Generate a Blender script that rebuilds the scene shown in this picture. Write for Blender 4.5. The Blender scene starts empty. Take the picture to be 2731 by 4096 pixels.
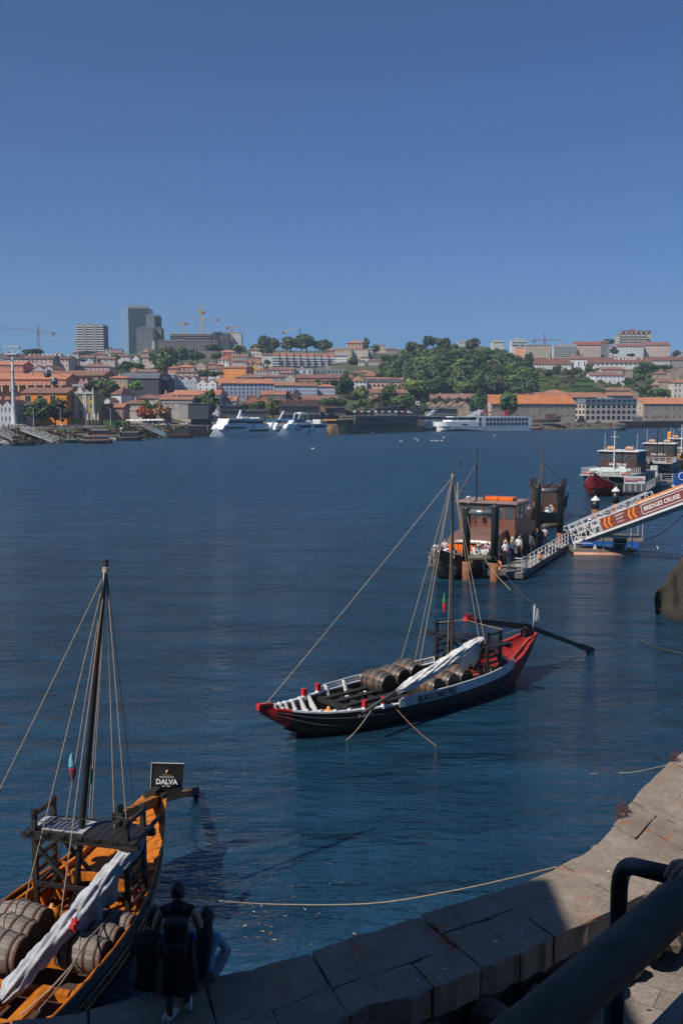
import bpy, math, random
from mathutils import Vector, Matrix, noise
SC = bpy.context.scene
COL = SC.collection
R = math.radians
PI = math.pi
# ---------------------------------------------------------------- camera geometry
F = 35 / 36 * 4096; H = 12.4; PITCH = math.atan(408 / F)
CP, SP = math.cos(PITCH), math.sin(PITCH)
def ray(u, v):
    x = (u - 1365.5) / F; y = -(v - 2048) / F
    return x, CP + y * SP, y * CP - SP
def gp(u, v, z=0.0):
    r = ray(u, v); t = (z - H) / r[2]
    return Vector((r[0] * t, r[1] * t, z))
def at(u, v, Y):
    r = ray(u, v); t = Y / r[1]
    return Vector((r[0] * t, Y, H + r[2] * t))
def lerp(a, b, t): return a + (b - a) * t
def interp(tab, x):
    if x <= tab[0][0]: return tab[0][1]
    for (a, va), (b, vb) in zip(tab, tab[1:]):
        if x <= b: return lerp(va, vb, (x - a) / (b - a))
    return tab[-1][1]
# ---------------------------------------------------------------- mesh builder
class MB:
    def __init__(s): s.v = []; s.f = []; s.mi = []; s.T = None
    def add(s, vs, fs, m=0):
        n = len(s.v)
        for p in vs:
            p = Vector(p)
            if s.T: p = s.T @ p
            s.v.append(p)
        for f in fs: s.f.append([n + i for i in f]); s.mi.append(m)
    def box(s, x0, x1, y0, y1, z0, z1, m=0):
        s.add([(x0, y0, z0), (x1, y0, z0), (x1, y1, z0), (x0, y1, z0), (x0, y0, z1), (x1, y0, z1), (x1, y1, z1), (x0, y1, z1)],
              [(0, 3, 2, 1), (4, 5, 6, 7), (0, 1, 5, 4), (1, 2, 6, 5), (2, 3, 7, 6), (3, 0, 4, 7)], m)
    def bar(s, p, q, w, h=None, m=0, w2=None):
        h = w if h is None else h
        p = Vector(p); q = Vector(q); d = (q - p)
        if d.length < 1e-6: return
        d.normalize(); up = Vector((0, 0, 1)) if abs(d.z) < .95 else Vector((1, 0, 0))
        a = d.cross(up).normalized(); b = a.cross(d).normalized()
        k = 1 if w2 is None else w2 / w
        vs = [p + a * (i * w / 2) + b * (j * h / 2) for i, j in ((-1, -1), (1, -1), (1, 1), (-1, 1))]
        vs += [q + a * (i * w * k / 2) + b * (j * h * k / 2) for i, j in ((-1, -1), (1, -1), (1, 1), (-1, 1))]
        s.add(vs, [(3, 2, 1, 0), (4, 5, 6, 7), (0, 1, 5, 4), (1, 2, 6, 5), (2, 3, 7, 6), (3, 0, 4, 7)], m)
    def tube(s, pts, r, n=8, m=0, caps=True):
        pts = [Vector(p) for p in pts]; rings = []
        rr = r if isinstance(r, (list, tuple)) else [r] * len(pts)
        prev = None
        for i, p in enumerate(pts):
            d = (pts[min(i + 1, len(pts) - 1)] - pts[max(i - 1, 0)]).normalized()
            if prev is None:
                up = Vector((0, 0, 1)) if abs(d.z) < .95 else Vector((1, 0, 0))
                a = d.cross(up).normalized()
            else:
                a = (prev - d * prev.dot(d)).normalized()
            prev = a; b = a.cross(d)
            rings.append([p + (a * math.cos(2 * PI * k / n) + b * math.sin(2 * PI * k / n)) * rr[i] for k in range(n)])
        s.loft(rings, True, caps, m)
    def loft(s, rings, closed=True, caps=True, m=0):
        n = len(rings[0]); vs = [p for r in rings for p in r]; fs = []
        for i in range(len(rings) - 1):
            for k in range(n if closed else n - 1):
                k2 = (k + 1) % n
                fs.append((i * n + k, i * n + k2, (i + 1) * n + k2, (i + 1) * n + k))
        if caps and closed:
            fs.append(tuple(range(n - 1, -1, -1))); fs.append(tuple((len(rings) - 1) * n + k for k in range(n)))
        s.add(vs, fs, m)
    def lathe(s, prof, n=16, c=(0, 0, 0), m=0, axis='z'):
        rings = []
        for r, z in prof:
            ring = []
            for k in range(n):
                a = 2 * PI * k / n; x, y = r * math.cos(a), r * math.sin(a)
                p = (x, y, z) if axis == 'z' else ((z, x, y) if axis == 'x' else (y, z, x))
                ring.append((p[0] + c[0], p[1] + c[1], p[2] + c[2]))
            rings.append(ring)
        s.loft(rings, True, True, m)
    def prism(s, pts, vec, m=0):
        n = len(pts); vec = Vector(vec); pts = [Vector(p) for p in pts]
        s.add(pts + [p + vec for p in pts], [tuple(range(n - 1, -1, -1)), tuple(range(n, 2 * n))] + [(i, (i + 1) % n, n + (i + 1) % n, n + i) for i in range(n)], m)
    def mesh(s, name, mats, smooth=False):
        me = bpy.data.meshes.new(name)
        me.from_pydata([tuple(p) for p in s.v], [], s.f)
        for m in (mats if isinstance(mats, (list, tuple)) else [mats]): me.materials.append(m)
        if len(me.materials) > 1: me.polygons.foreach_set('material_index', s.mi)
        if smooth: me.polygons.foreach_set('use_smooth', [True] * len(me.polygons))
        me.update(); return me
    def build(s, name, mats, parent=None, smooth=False):
        return link(name, s.mesh(name, mats, smooth), parent)
def link(name, data, parent=None):
    o = bpy.data.objects.new(name, data); COL.objects.link(o)
    if parent is not None: o.parent = parent
    return o
def tag(o, label=None, cat=None, group=None, kind=None):
    if label: o['label'] = label
    if cat: o['category'] = cat
    if group: o['group'] = group
    if kind: o['kind'] = kind
    return o
def thing(name, label, cat, loc=(0, 0, 0), rz=0.0, group=None):
    o = link(name, None); o.location = loc; o.rotation_euler = (0, 0, rz); o.empty_display_size = .2
    return tag(o, label, cat, group)
def dup(root, loc=None, rz=None, label=None, group=None, sc=None):
    def cp(o, par):
        c = o.copy(); COL.objects.link(c); c.parent = par
        for ch in KIDS.get(o.name, None) or list(o.children): cp(ch, c)
        return c
    r = cp(root, None)
    if loc is not None: r.location = loc
    if rz is not None: r.rotation_euler = (0, 0, rz)
    if label: r['label'] = label
    if group: r['group'] = group
    if sc is not None: r.scale = sc if isinstance(sc, (tuple, list)) else (sc, sc, sc)
    return r
KIDS = {}
def text_mesh(body, width=None, height=None, font=None, ext=.01, bold=0.0, shear=0):
    cu = bpy.data.curves.new('t', 'FONT'); cu.body = body; cu.size = 1; cu.extrude = 0; cu.offset = bold; cu.resolution_u = 2; cu.shear = shear
    cu.align_x = 'LEFT'
    o = bpy.data.objects.new('t', cu); COL.objects.link(o)
    dg = bpy.context.evaluated_depsgraph_get(); dg.update()
    me = bpy.data.meshes.new_from_object(o.evaluated_get(dg))
    COL.objects.unlink(o); bpy.data.objects.remove(o); bpy.data.curves.remove(cu)
    xs = [v.co.x for v in me.vertices]; ys = [v.co.y for v in me.vertices]
    x0, x1, y0, y1 = min(xs), max(xs), min(ys), max(ys)
    sx = width / (x1 - x0) if width else None; sy = height / (y1 - y0) if height else None
    sx = sx or sy; sy = sy or sx
    for v in me.vertices: v.co.x = (v.co.x - (x0 + x1) / 2) * sx; v.co.y = (v.co.y - (y0 + y1) / 2) * sy; v.co.z = 0
    # turn into a standing sheet facing -y, with thickness
    vs = [v.co.copy() for v in me.vertices]; fs = [list(p.vertices) for p in me.polygons]
    edges = {}
    for f in fs:
        for i in range(len(f)):
            a, b = f[i], f[(i + 1) % len(f)]; k = (min(a, b), max(a, b)); edges.setdefault(k, []).append((a, b))
    n = len(vs); mb = MB()
    allv = [(v.x, -ext, v.y) for v in vs] + [(v.x, 0.0, v.y) for v in vs]
    F2 = fs + [(e[0][1], e[0][0], e[0][0] + n, e[0][1] + n) for e in edges.values() if len(e) == 1]
    mb.add(allv, F2); bpy.data.meshes.remove(me)
    return mb
def put_text(name, body, mat, parent, loc, rot=(0, 0, 0), width=None, height=None, ext=.01, bold=0.0, shear=0):
    o = text_mesh(body, width, height, None, ext, bold, shear).build(name, mat, parent); o.location = loc; o.rotation_euler = rot
    return o
# ---------------------------------------------------------------- materials
MATS = {}
def nodes(name):
    m = bpy.data.materials.new(name); m.use_nodes = True
    nt = m.node_tree; b = nt.nodes['Principled BSDF']; return m, nt, b
def N(nt, t, **kw):
    n = nt.nodes.new(t)
    for k, v in kw.items(): setattr(n, k, v)
    return n
def mix(nt, fac, a, b, mode='MIX'):
    n = N(nt, 'ShaderNodeMix', data_type='RGBA', blend_type=mode)
    for sock, val in ((n.inputs[0], fac), (n.inputs[6], a), (n.inputs[7], b)):
        if isinstance(val, bpy.types.NodeSocket): nt.links.new(val, sock)
        elif isinstance(val, (int, float)): sock.default_value = val
        else: sock.default_value = (*val[:3], 1)
    return n.outputs[2]
def ramp(nt, fac, stops):
    n = N(nt, 'ShaderNodeValToRGB'); nt.links.new(fac, n.inputs[0]); e = n.color_ramp.elements
    while len(e) > 1: e.remove(e[-1])
    e[0].position = stops[0][0]; c = stops[0][1]; e[0].color = (c, c, c, 1) if isinstance(c, (int, float)) else (*c, 1)
    for p, c in stops[1:]:
        k = e.new(p); k.color = (c, c, c, 1) if isinstance(c, (int, float)) else (*c, 1)
    return n.outputs[0]
def noise_tex(nt, scale, detail=4, rough=.6, coord='Object', sc=(1, 1, 1), dist=0):
    tc = N(nt, 'ShaderNodeTexCoord'); mp = N(nt, 'ShaderNodeMapping'); mp.inputs['Scale'].default_value = sc
    if coord == 'World':
        g = N(nt, 'ShaderNodeNewGeometry'); nt.links.new(g.outputs['Position'], mp.inputs[0])
    else: nt.links.new(tc.outputs[coord], mp.inputs[0])
    n = N(nt, 'ShaderNodeTexNoise'); n.inputs['Scale'].default_value = scale; n.inputs['Detail'].default_value = detail
    n.inputs['Roughness'].default_value = rough; n.inputs['Distortion'].default_value = dist
    nt.links.new(mp.outputs[0], n.inputs[0]); return n.outputs[0]
def bump(nt, b, h, strength=.3, dist=.02):
    n = N(nt, 'ShaderNodeBump'); n.inputs['Strength'].default_value = strength; n.inputs['Distance'].default_value = dist
    nt.links.new(h, n.inputs['Height']); nt.links.new(n.outputs[0], b.inputs['Normal'])
def mat(col, rough=.7, var=.25, scale=1.5, metal=0.0, bmp=0.0, streak=False, spec=.5, key=None, name='paint', coat=0):
    k = key or (tuple(round(c, 4) for c in col), rough, var, scale, metal, bmp, streak, spec, coat)
    if k in MATS: return MATS[k]
    m, nt, b = nodes(name)
    n = noise_tex(nt, scale, 5, .65, 'Object', (1, 1, .25) if streak else (1, 1, 1))
    lo = tuple(c * (1 - var) for c in col); hi = tuple(min(1, c * (1 + var * .6)) for c in col)
    c = ramp(nt, n, [(.3, lo), (.5, col), (.72, hi)])
    nt.links.new(c, b.inputs['Base Color'])
    b.inputs['Roughness'].default_value = rough; b.inputs['Metallic'].default_value = metal; b.inputs['Specular IOR Level'].default_value = spec
    b.inputs['Coat Weight'].default_value = coat
    if bmp:
        n2 = noise_tex(nt, scale * 6, 4, .6, 'Object'); bump(nt, b, n2, bmp, .02)
    MATS[k] = m; return m
def roof_mat(col):
    k = ('roof', col)
    if k in MATS: return MATS[k]
    m, nt, b = nodes('roof_tiles')
    n = noise_tex(nt, .18, 6, .7); n3 = noise_tex(nt, 2.2, 3, .6)
    lo = tuple(c * .62 for c in col); hi = tuple(min(1, c * 1.2) for c in col)
    c = ramp(nt, n, [(.32, lo), (.5, col), (.7, hi)]); c = mix(nt, .35, c, ramp(nt, n3, [(.35, tuple(c_ * .6 for c_ in col)), (.65, hi)]))
    tc = N(nt, 'ShaderNodeTexCoord'); w = N(nt, 'ShaderNodeTexWave', wave_type='BANDS', bands_direction='X'); w.inputs['Scale'].default_value = 1.2
    nt.links.new(tc.outputs['Object'], w.inputs[0])
    c = mix(nt, .18, c, ramp(nt, w.outputs[0], [(0, .25), (1, 1.0)]), 'MULTIPLY')
    nt.links.new(c, b.inputs['Base Color']); b.inputs['Roughness'].default_value = .85; bump(nt, b, w.outputs[0], .3, .08)
    MATS[k] = m; return m
def wood_mat(col, sc=(1, 8, 8), rough=.6, key=None, dark=.45, bmp=.25):
    k = ('wood', col, sc, rough)
    if k in MATS: return MATS[k]
    m, nt, b = nodes('wood')
    n = noise_tex(nt, 1.6, 6, .65, 'Object', sc)
    n2 = noise_tex(nt, .8, 3)
    c = ramp(nt, n, [(.3, tuple(x * dark for x in col)), (.5, col), (.75, tuple(min(1, x * 1.25) for x in col))])
    c = mix(nt, ramp(nt, n2, [(.4, 0.0), (.7, .35)]), c, tuple(x * .55 for x in col))
    nt.links.new(c, b.inputs['Base Color']); b.inputs['Roughness'].default_value = rough; bump(nt, b, n, bmp, .01)
    MATS[k] = m; return m
def stone_mat(key, base, dark, light, rust=.25, scale=3.0, bmp=.6, drops=True, brick=None):
    k = ('stone', key)
    if k in MATS: return MATS[k]
    m, nt, b = nodes('stone')
    n = noise_tex(nt, scale, 8, .7); fine = noise_tex(nt, scale * 14, 4, .75); big = noise_tex(nt, scale * .28, 3, .55)
    c = ramp(nt, n, [(.28, dark), (.5, base), (.74, light)])
    c = mix(nt, .5, c, ramp(nt, fine, [(.3, tuple(x * .35 for x in base)), (.52, base), (.75, tuple(min(1, x * 1.7) for x in light))]))
    c = mix(nt, ramp(nt, big, [(.5, 0.0), (.68, .55)]), c, tuple(x * .5 for x in base))
    if rust: c = mix(nt, ramp(nt, noise_tex(nt, scale * .8, 5, .75, dist=.6), [(.56, 0.0), (.68, rust)]), c, (.30, .11, .045))
    if drops:
        vo = N(nt, 'ShaderNodeTexVoronoi'); vo.inputs['Scale'].default_value = 2.2; tc = N(nt, 'ShaderNodeTexCoord'); nt.links.new(tc.outputs['Object'], vo.inputs[0])
        c = mix(nt, ramp(nt, vo.outputs['Distance'], [(.03, .9), (.06, 0.0)]), c, (.75, .75, .72))
    if brick:
        br = N(nt, 'ShaderNodeTexBrick'); tc = N(nt, 'ShaderNodeTexCoord'); mp = N(nt, 'ShaderNodeMapping'); mp.inputs['Rotation'].default_value = brick[2]
        nt.links.new(tc.outputs['Object'], mp.inputs[0]); nt.links.new(mp.outputs[0], br.inputs[0])
        br.inputs['Scale'].default_value = 1; br.inputs['Brick Width'].default_value = brick[0]; br.inputs['Row Height'].default_value = brick[1]; br.inputs['Mortar Size'].default_value = .015 if len(brick) < 4 else brick[3]
        br.inputs['Color1'].default_value = (1, 1, 1, 1); br.inputs['Color2'].default_value = (.75, .75, .75, 1); br.inputs['Mortar'].default_value = (.3, .3, .3, 1)
        c = mix(nt, 1.0, c, br.outputs[0], 'MULTIPLY')
    nt.links.new(c, b.inputs['Base Color']); b.inputs['Roughness'].default_value = .85
    ad = N(nt, 'ShaderNodeMath', operation='ADD'); nt.links.new(n, ad.inputs[0]); nt.links.new(fine, ad.inputs[1])
    bump(nt, b, ad.outputs[0], bmp, .03); MATS[k] = m; return m
def leaf_mat(col, key=None):
    k = ('leaf', col)
    if k in MATS: return MATS[k]
    m, nt, b = nodes('leaves')
    n = noise_tex(nt, .9, 4, .6, 'World')
    oi = N(nt, 'ShaderNodeObjectInfo')
    c = ramp(nt, n, [(.3, tuple(x * .6 for x in col)), (.5, col), (.72, (min(1, col[0] * 1.8), min(1, col[1] * 1.45), col[2] * 1.1))])
    hs = N(nt, 'ShaderNodeHueSaturation'); nt.links.new(c, hs.inputs['Color'])
    mr = N(nt, 'ShaderNodeMapRange'); nt.links.new(oi.outputs['Random'], mr.inputs[0]); mr.inputs[3].default_value = .6; mr.inputs[4].default_value = 1.5
    m2 = N(nt, 'ShaderNodeMath', operation='MULTIPLY_ADD'); wn = N(nt, 'ShaderNodeMath', operation='FRACT'); w7 = N(nt, 'ShaderNodeMath', operation='MULTIPLY'); w7.inputs[1].default_value = 7.3; nt.links.new(oi.outputs['Random'], w7.inputs[0]); nt.links.new(w7.outputs[0], wn.inputs[0]); nt.links.new(wn.outputs[0], m2.inputs[0]); m2.inputs[1].default_value = .07; m2.inputs[2].default_value = .455; nt.links.new(m2.outputs[0], hs.inputs['Hue'])
    nt.links.new(mr.outputs[0], hs.inputs['Value'])
    nt.links.new(hs.outputs[0], b.inputs['Base Color']); b.inputs['Roughness'].default_value = .7
    b.inputs['Subsurface Weight'].default_value = 0
    MATS[k] = m; return m
GLASS = mat((.018, .024, .03), .12, .3, .8, name='glass')
GLASS2 = mat((.05, .10, .12), .1, .4, .3, name='tinted_glass')
FRAME = mat((.62, .62, .6), .5, .1, 2)
BLACKWOOD = wood_mat((.022, .019, .017), (1, 6, 6), .45)
ROPE = mat((.42, .33, .24), .9, .3, 20)
WHITE = mat((.68, .68, .66), .45, .12, 3, name='white_paint')
def curve_rope(a, b, sag, n=10):
    a = Vector(a); b = Vector(b)
    return [a.lerp(b, i / n) - Vector((0, 0, sag * 4 * (i / n) * (1 - i / n))) for i in range(n + 1)]
# ---------------------------------------------------------------- camera, sun, sky
cam_d = bpy.data.cameras.new('camera'); cam = link('camera', cam_d)
cam.location = (0, 0, H); cam.rotation_euler = (PI / 2 - PITCH, 0, 0)
cam_d.sensor_fit = 'VERTICAL'; cam_d.sensor_height = 36; cam_d.sensor_width = 24; cam_d.lens = 35; cam_d.clip_end = 30000; cam_d.clip_start = .1
SC.camera = cam
SUN_EL = R(47); SX, SY = -0.80, -0.60
sun_d = bpy.data.lights.new('sun', 'SUN'); sun = link('sun', sun_d)
sun_d.energy = 4.6; sun_d.angle = R(.5); sun_d.color = (1, .94, .85)
sd = Vector((SX * math.cos(SUN_EL), SY * math.cos(SUN_EL), math.sin(SUN_EL)))
sun.rotation_euler = sd.to_track_quat('Z', 'Y').to_euler(); sun.location = (-60, -60, 120)
w = bpy.data.worlds.new('World'); SC.world = w; w.use_nodes = True
nt = w.node_tree; bg = nt.nodes['Background']
sky = N(nt, 'ShaderNodeTexSky', sky_type='NISHITA'); sky.sun_disc = False; sky.sun_elevation = SUN_EL; sky.sun_rotation = math.atan2(SX, SY)
sky.altitude = 3000; sky.air_density = 1.0; sky.dust_density = 5; sky.ozone_density = 4.0
hs = mix(nt, 1.0, sky.outputs[0], (.44, .84, 1.22), 'MULTIPLY')
nt.links.new(hs, bg.inputs[0]); bg.inputs[1].default_value = .062
SC.view_settings.view_transform = 'Standard'; SC.view_settings.look = 'None'; SC.view_settings.exposure = .2; SC.view_settings.gamma = 1
SC.cycles.max_bounces = 6; SC.cycles.diffuse_bounces = 2; SC.cycles.glossy_bounces = 3; SC.cycles.transmission_bounces = 3; SC.cycles.volume_bounces = 0
SC.cycles.caustics_reflective = False; SC.cycles.caustics_refractive = False
# ---------------------------------------------------------------- water
def water_mat():
    m, nt, b = nodes('river_water')
    b.inputs['Base Color'].default_value = (.012, .016, .012, 1); b.inputs['Roughness'].default_value = .05; b.inputs['IOR'].default_value = 2.0; b.inputs['Specular Tint'].default_value = (.52, .86, 1, 1)
    big = noise_tex(nt, .05, 3, .5, 'Object', (1, 1.4, 1)); mid = noise_tex(nt, .8, 4, .6, 'Object', (.6, 1.5, 1), .3); fine = noise_tex(nt, 3.2, 3, .6, 'Object', (.7, 1.5, 1), .4)
    sw = noise_tex(nt, .25, 3, .55, 'Object', (.5, 1.4, 1), .5)
    a1 = N(nt, 'ShaderNodeMath', operation='MULTIPLY_ADD'); nt.links.new(fine, a1.inputs[0]); a1.inputs[1].default_value = .24; nt.links.new(mid, a1.inputs[2])
    a2 = N(nt, 'ShaderNodeMath', operation='MULTIPLY_ADD'); nt.links.new(sw, a2.inputs[0]); a2.inputs[1].default_value = 1.7; nt.links.new(a1.outputs[0], a2.inputs[2])
    bn = N(nt, 'ShaderNodeBump'); bn.inputs['Distance'].default_value = 2.3
    st = ramp(nt, big, [(.35, .36), (.65, .56)]); g0 = N(nt, 'ShaderNodeNewGeometry'); s0 = N(nt, 'ShaderNodeSeparateXYZ'); nt.links.new(g0.outputs['Position'], s0.inputs[0])
    m0 = N(nt, 'ShaderNodeMapRange'); nt.links.new(s0.outputs[1], m0.inputs[0])        # calmer water in the lee of the quay
    for i_, v_ in ((1, 14), (2, 70), (3, .36), (4, 1)): m0.inputs[i_].default_value = v_
    ms = N(nt, 'ShaderNodeMath', operation='MULTIPLY'); nt.links.new(st, ms.inputs[0]); nt.links.new(m0.outputs[0], ms.inputs[1]); nt.links.new(ms.outputs[0], bn.inputs['Strength'])
    nt.links.new(a2.outputs[0], bn.inputs['Height']); nt.links.new(bn.outputs[0], b.inputs['Normal'])
    g_ = N(nt, 'ShaderNodeNewGeometry'); sx_ = N(nt, 'ShaderNodeSeparateXYZ'); nt.links.new(g_.outputs['Position'], sx_.inputs[0])
    mr = N(nt, 'ShaderNodeMapRange'); nt.links.new(sx_.outputs[1], mr.inputs[0])   # finer chop out in the stream
    for i_, v_ in ((1, 34), (2, 170), (3, .08), (4, .38)): mr.inputs[i_].default_value = v_
    nt.links.new(mr.outputs[0], b.inputs['Roughness'])
    body = mix(nt, ramp(nt, sw, [(.35, 0.0), (.7, 1.0)]), (.006, .024, .042), (.012, .048, .084)); nt.links.new(body, b.inputs['Base Color'])
    return m
mb = MB(); mb.add([(-3000, -40, 0), (3000, -40, 0), (3000, 4000, 0), (-3000, 4000, 0)], [(0, 1, 2, 3)])
tag(mb.build('water', water_mat()), 'dark blue rippled river water', None, None, 'structure')
# ---------------------------------------------------------------- far terrain (polar height field)
SHORE = [(-900, 300), (-300, 330), (0, 352), (300, 385), (560, 425), (800, 474), (1300, 525), (1700, 612), (2100, 628), (2300, 650), (2731, 712), (3100, 770), (3700, 850)]
TU = [0, 300, 600, 900, 1200, 1500, 1700, 1900, 2100, 2300, 2731]
TV = {130: [1600, 1600, 1610, 1600, 1600, 1610, 1590, 1590, 1600, 1600, 1590], 200: [1570, 1570, 1580, 1580, 1570, 1560, 1500, 1490, 1540, 1530, 1540],
      300: [1530, 1530, 1530, 1540, 1520, 1490, 1440, 1430, 1480, 1480, 1480], 420: [1490, 1490, 1480, 1490, 1470, 1440, 1400, 1390, 1450, 1455, 1440],
      600: [1450, 1450, 1440, 1440, 1420, 1410, 1395, 1385, 1420, 1430, 1420], 800: [1430, 1420, 1410, 1400, 1400, 1400, 1395, 1395, 1410, 1420, 1420]}
def zt(u, o):
    Y = interp(SHORE, u) + o
    bank = interp([(0, 5.2), (700, 5.0), (1900, 4.5), (2150, 3.4), (2500, 3.4), (2731, 4.5)], u)
    if o <= 0: return lerp(-3, -.2, max(0, (o + 15) / 15))
    if o <= 9: return lerp(-.2, bank, o / 9)
    if o <= 60: return lerp(bank, bank + 1.2, (o - 9) / 51)
    ks = [60, 130, 200, 300, 420, 600, 800, 2500]
    def zk(k):
        if k == 60: return bank + 1.2
        kk = min(k, 800); v = interp(list(zip(TU, TV[kk])), u); Yk = interp(SHORE, u) + kk
        z = max(bank + 1.3, at(u, v, Yk).z)
        return z - (10 if k > 800 else 0)
    for a, b in zip(ks, ks[1:]):
        if o <= b: return lerp(zk(a), zk(b), (o - a) / (b - a))
    return zk(2500)
def uo(x, y):
    u = 1365.5 + F * x / (y * CP)   # close enough for far ground
    return u, y - interp(SHORE, u)
def tz(x, y):
    u, o = uo(x, y); return zt(u, o)
us = [-900 + 60 * i for i in range(78)]; os_ = [-15, -6, 0, 2, 4.5, 7, 9, 14, 30, 60, 95, 130, 165, 200, 240, 300, 360, 420, 500, 600, 700, 800, 1200, 2500]
vs = []; fs = []
for o in os_:
    for u in us:
        Y = interp(SHORE, u) + o; x = (u - 1365.5) / F * Y * CP
        jz = noise.noise(Vector((x * .03, Y * .03, 0))) * (3 if o > 130 else (.5 if 0 < o < 9 else 0)); vs.append((x, Y, zt(u, o) + jz))
W = len(us)
for j in range(len(os_) - 1):
    for i in range(W - 1): fs.append((j * W + i, j * W + i + 1, (j + 1) * W + i + 1, (j + 1) * W + i))
def terr_mat():
    m, nt, b = nodes('hill_ground')
    n = noise_tex(nt, .03, 6, .65); n2 = noise_tex(nt, .5, 4, .7)
    c = ramp(nt, n, [(.35, (.045, .065, .02)), (.5, (.07, .085, .03)), (.62, (.14, .11, .06))])
    c = mix(nt, .5, c, ramp(nt, n2, [(.3, (.03, .04, .015)), (.7, (.13, .12, .06))]))
    nt.links.new(c, b.inputs['Base Color']); b.inputs['Roughness'].default_value = .95; bump(nt, b, n2, 1, .6); return m
mb = MB(); mb.add(vs, fs); tag(mb.build('hillside_terrain', terr_mat(), None, True), 'green and earthy far hillside', None, None, 'structure')
# street on the far bank
mb = MB()
for a, b in zip(us, us[1:]):
    q = []
    for u, o in ((a, 12), (b, 12), (b, 58), (a, 58)):
        Y = interp(SHORE, u) + o; q.append(((u - 1365.5) / F * Y * CP, Y, zt(u, o) + .12))
    mb.add(q, [(0, 1, 2, 3)])
tag(mb.build('riverside_street', mat((.16, .15, .14), .9, .3, .2)), 'paved street along the far bank', None, None, 'structure')
# ---------------------------------------------------------------- crops of the photograph -> source pixels
def px(c, x, y):
    if c == 'a': return x / 2.24, 1180 + y / 2.24
    if c == 'b': return 650 + x / 2.24, 1180 + y / 2.24
    if c == 'c': return 1300 + x / 2.24, 1280 + y / 2.24
    if c == 'd': return 1900 + x / 1.8869, 1280 + y / 1.8869
    return x, y
def SY_(u): return interp(SHORE, u)
WINM = {}
def win_mesh(w, h, style='plain'):
    w = round(w, 1); h = round(h, 1); k = (w, h, style)
    if k in WINM: return WINM[k]
    mb = MB(); t = max(.08, .09 * w)
    if style == 'dark':
        mb.box(-w / 2, w / 2, -.03, .05, -h / 2, h / 2, 0)
    else:
        mb.box(-w / 2, w / 2, -.03, .05, -h / 2, h / 2, 0)
        for a, b, c, d in ((-w / 2 - t, -w / 2, -h / 2 - t, h / 2 + t), (w / 2, w / 2 + t, -h / 2 - t, h / 2 + t), (-w / 2, w / 2, h / 2, h / 2 + t), (-w / 2, w / 2, -h / 2 - t, -h / 2), (-t / 3, t / 3, -h / 2, h / 2)):
            mb.box(a, b, -.09, .04, c, d, 1)
    fm = {'plain': FRAME, 'brown': mat((.12, .06, .04), .6), 'stone': mat((.4, .36, .3), .8), 'green': mat((.03, .09, .06), .5)}.get(style, FRAME)
    WINM[k] = mb.mesh('window', [GLASS, fm]); return WINM[k]
BLD = {}
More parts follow.
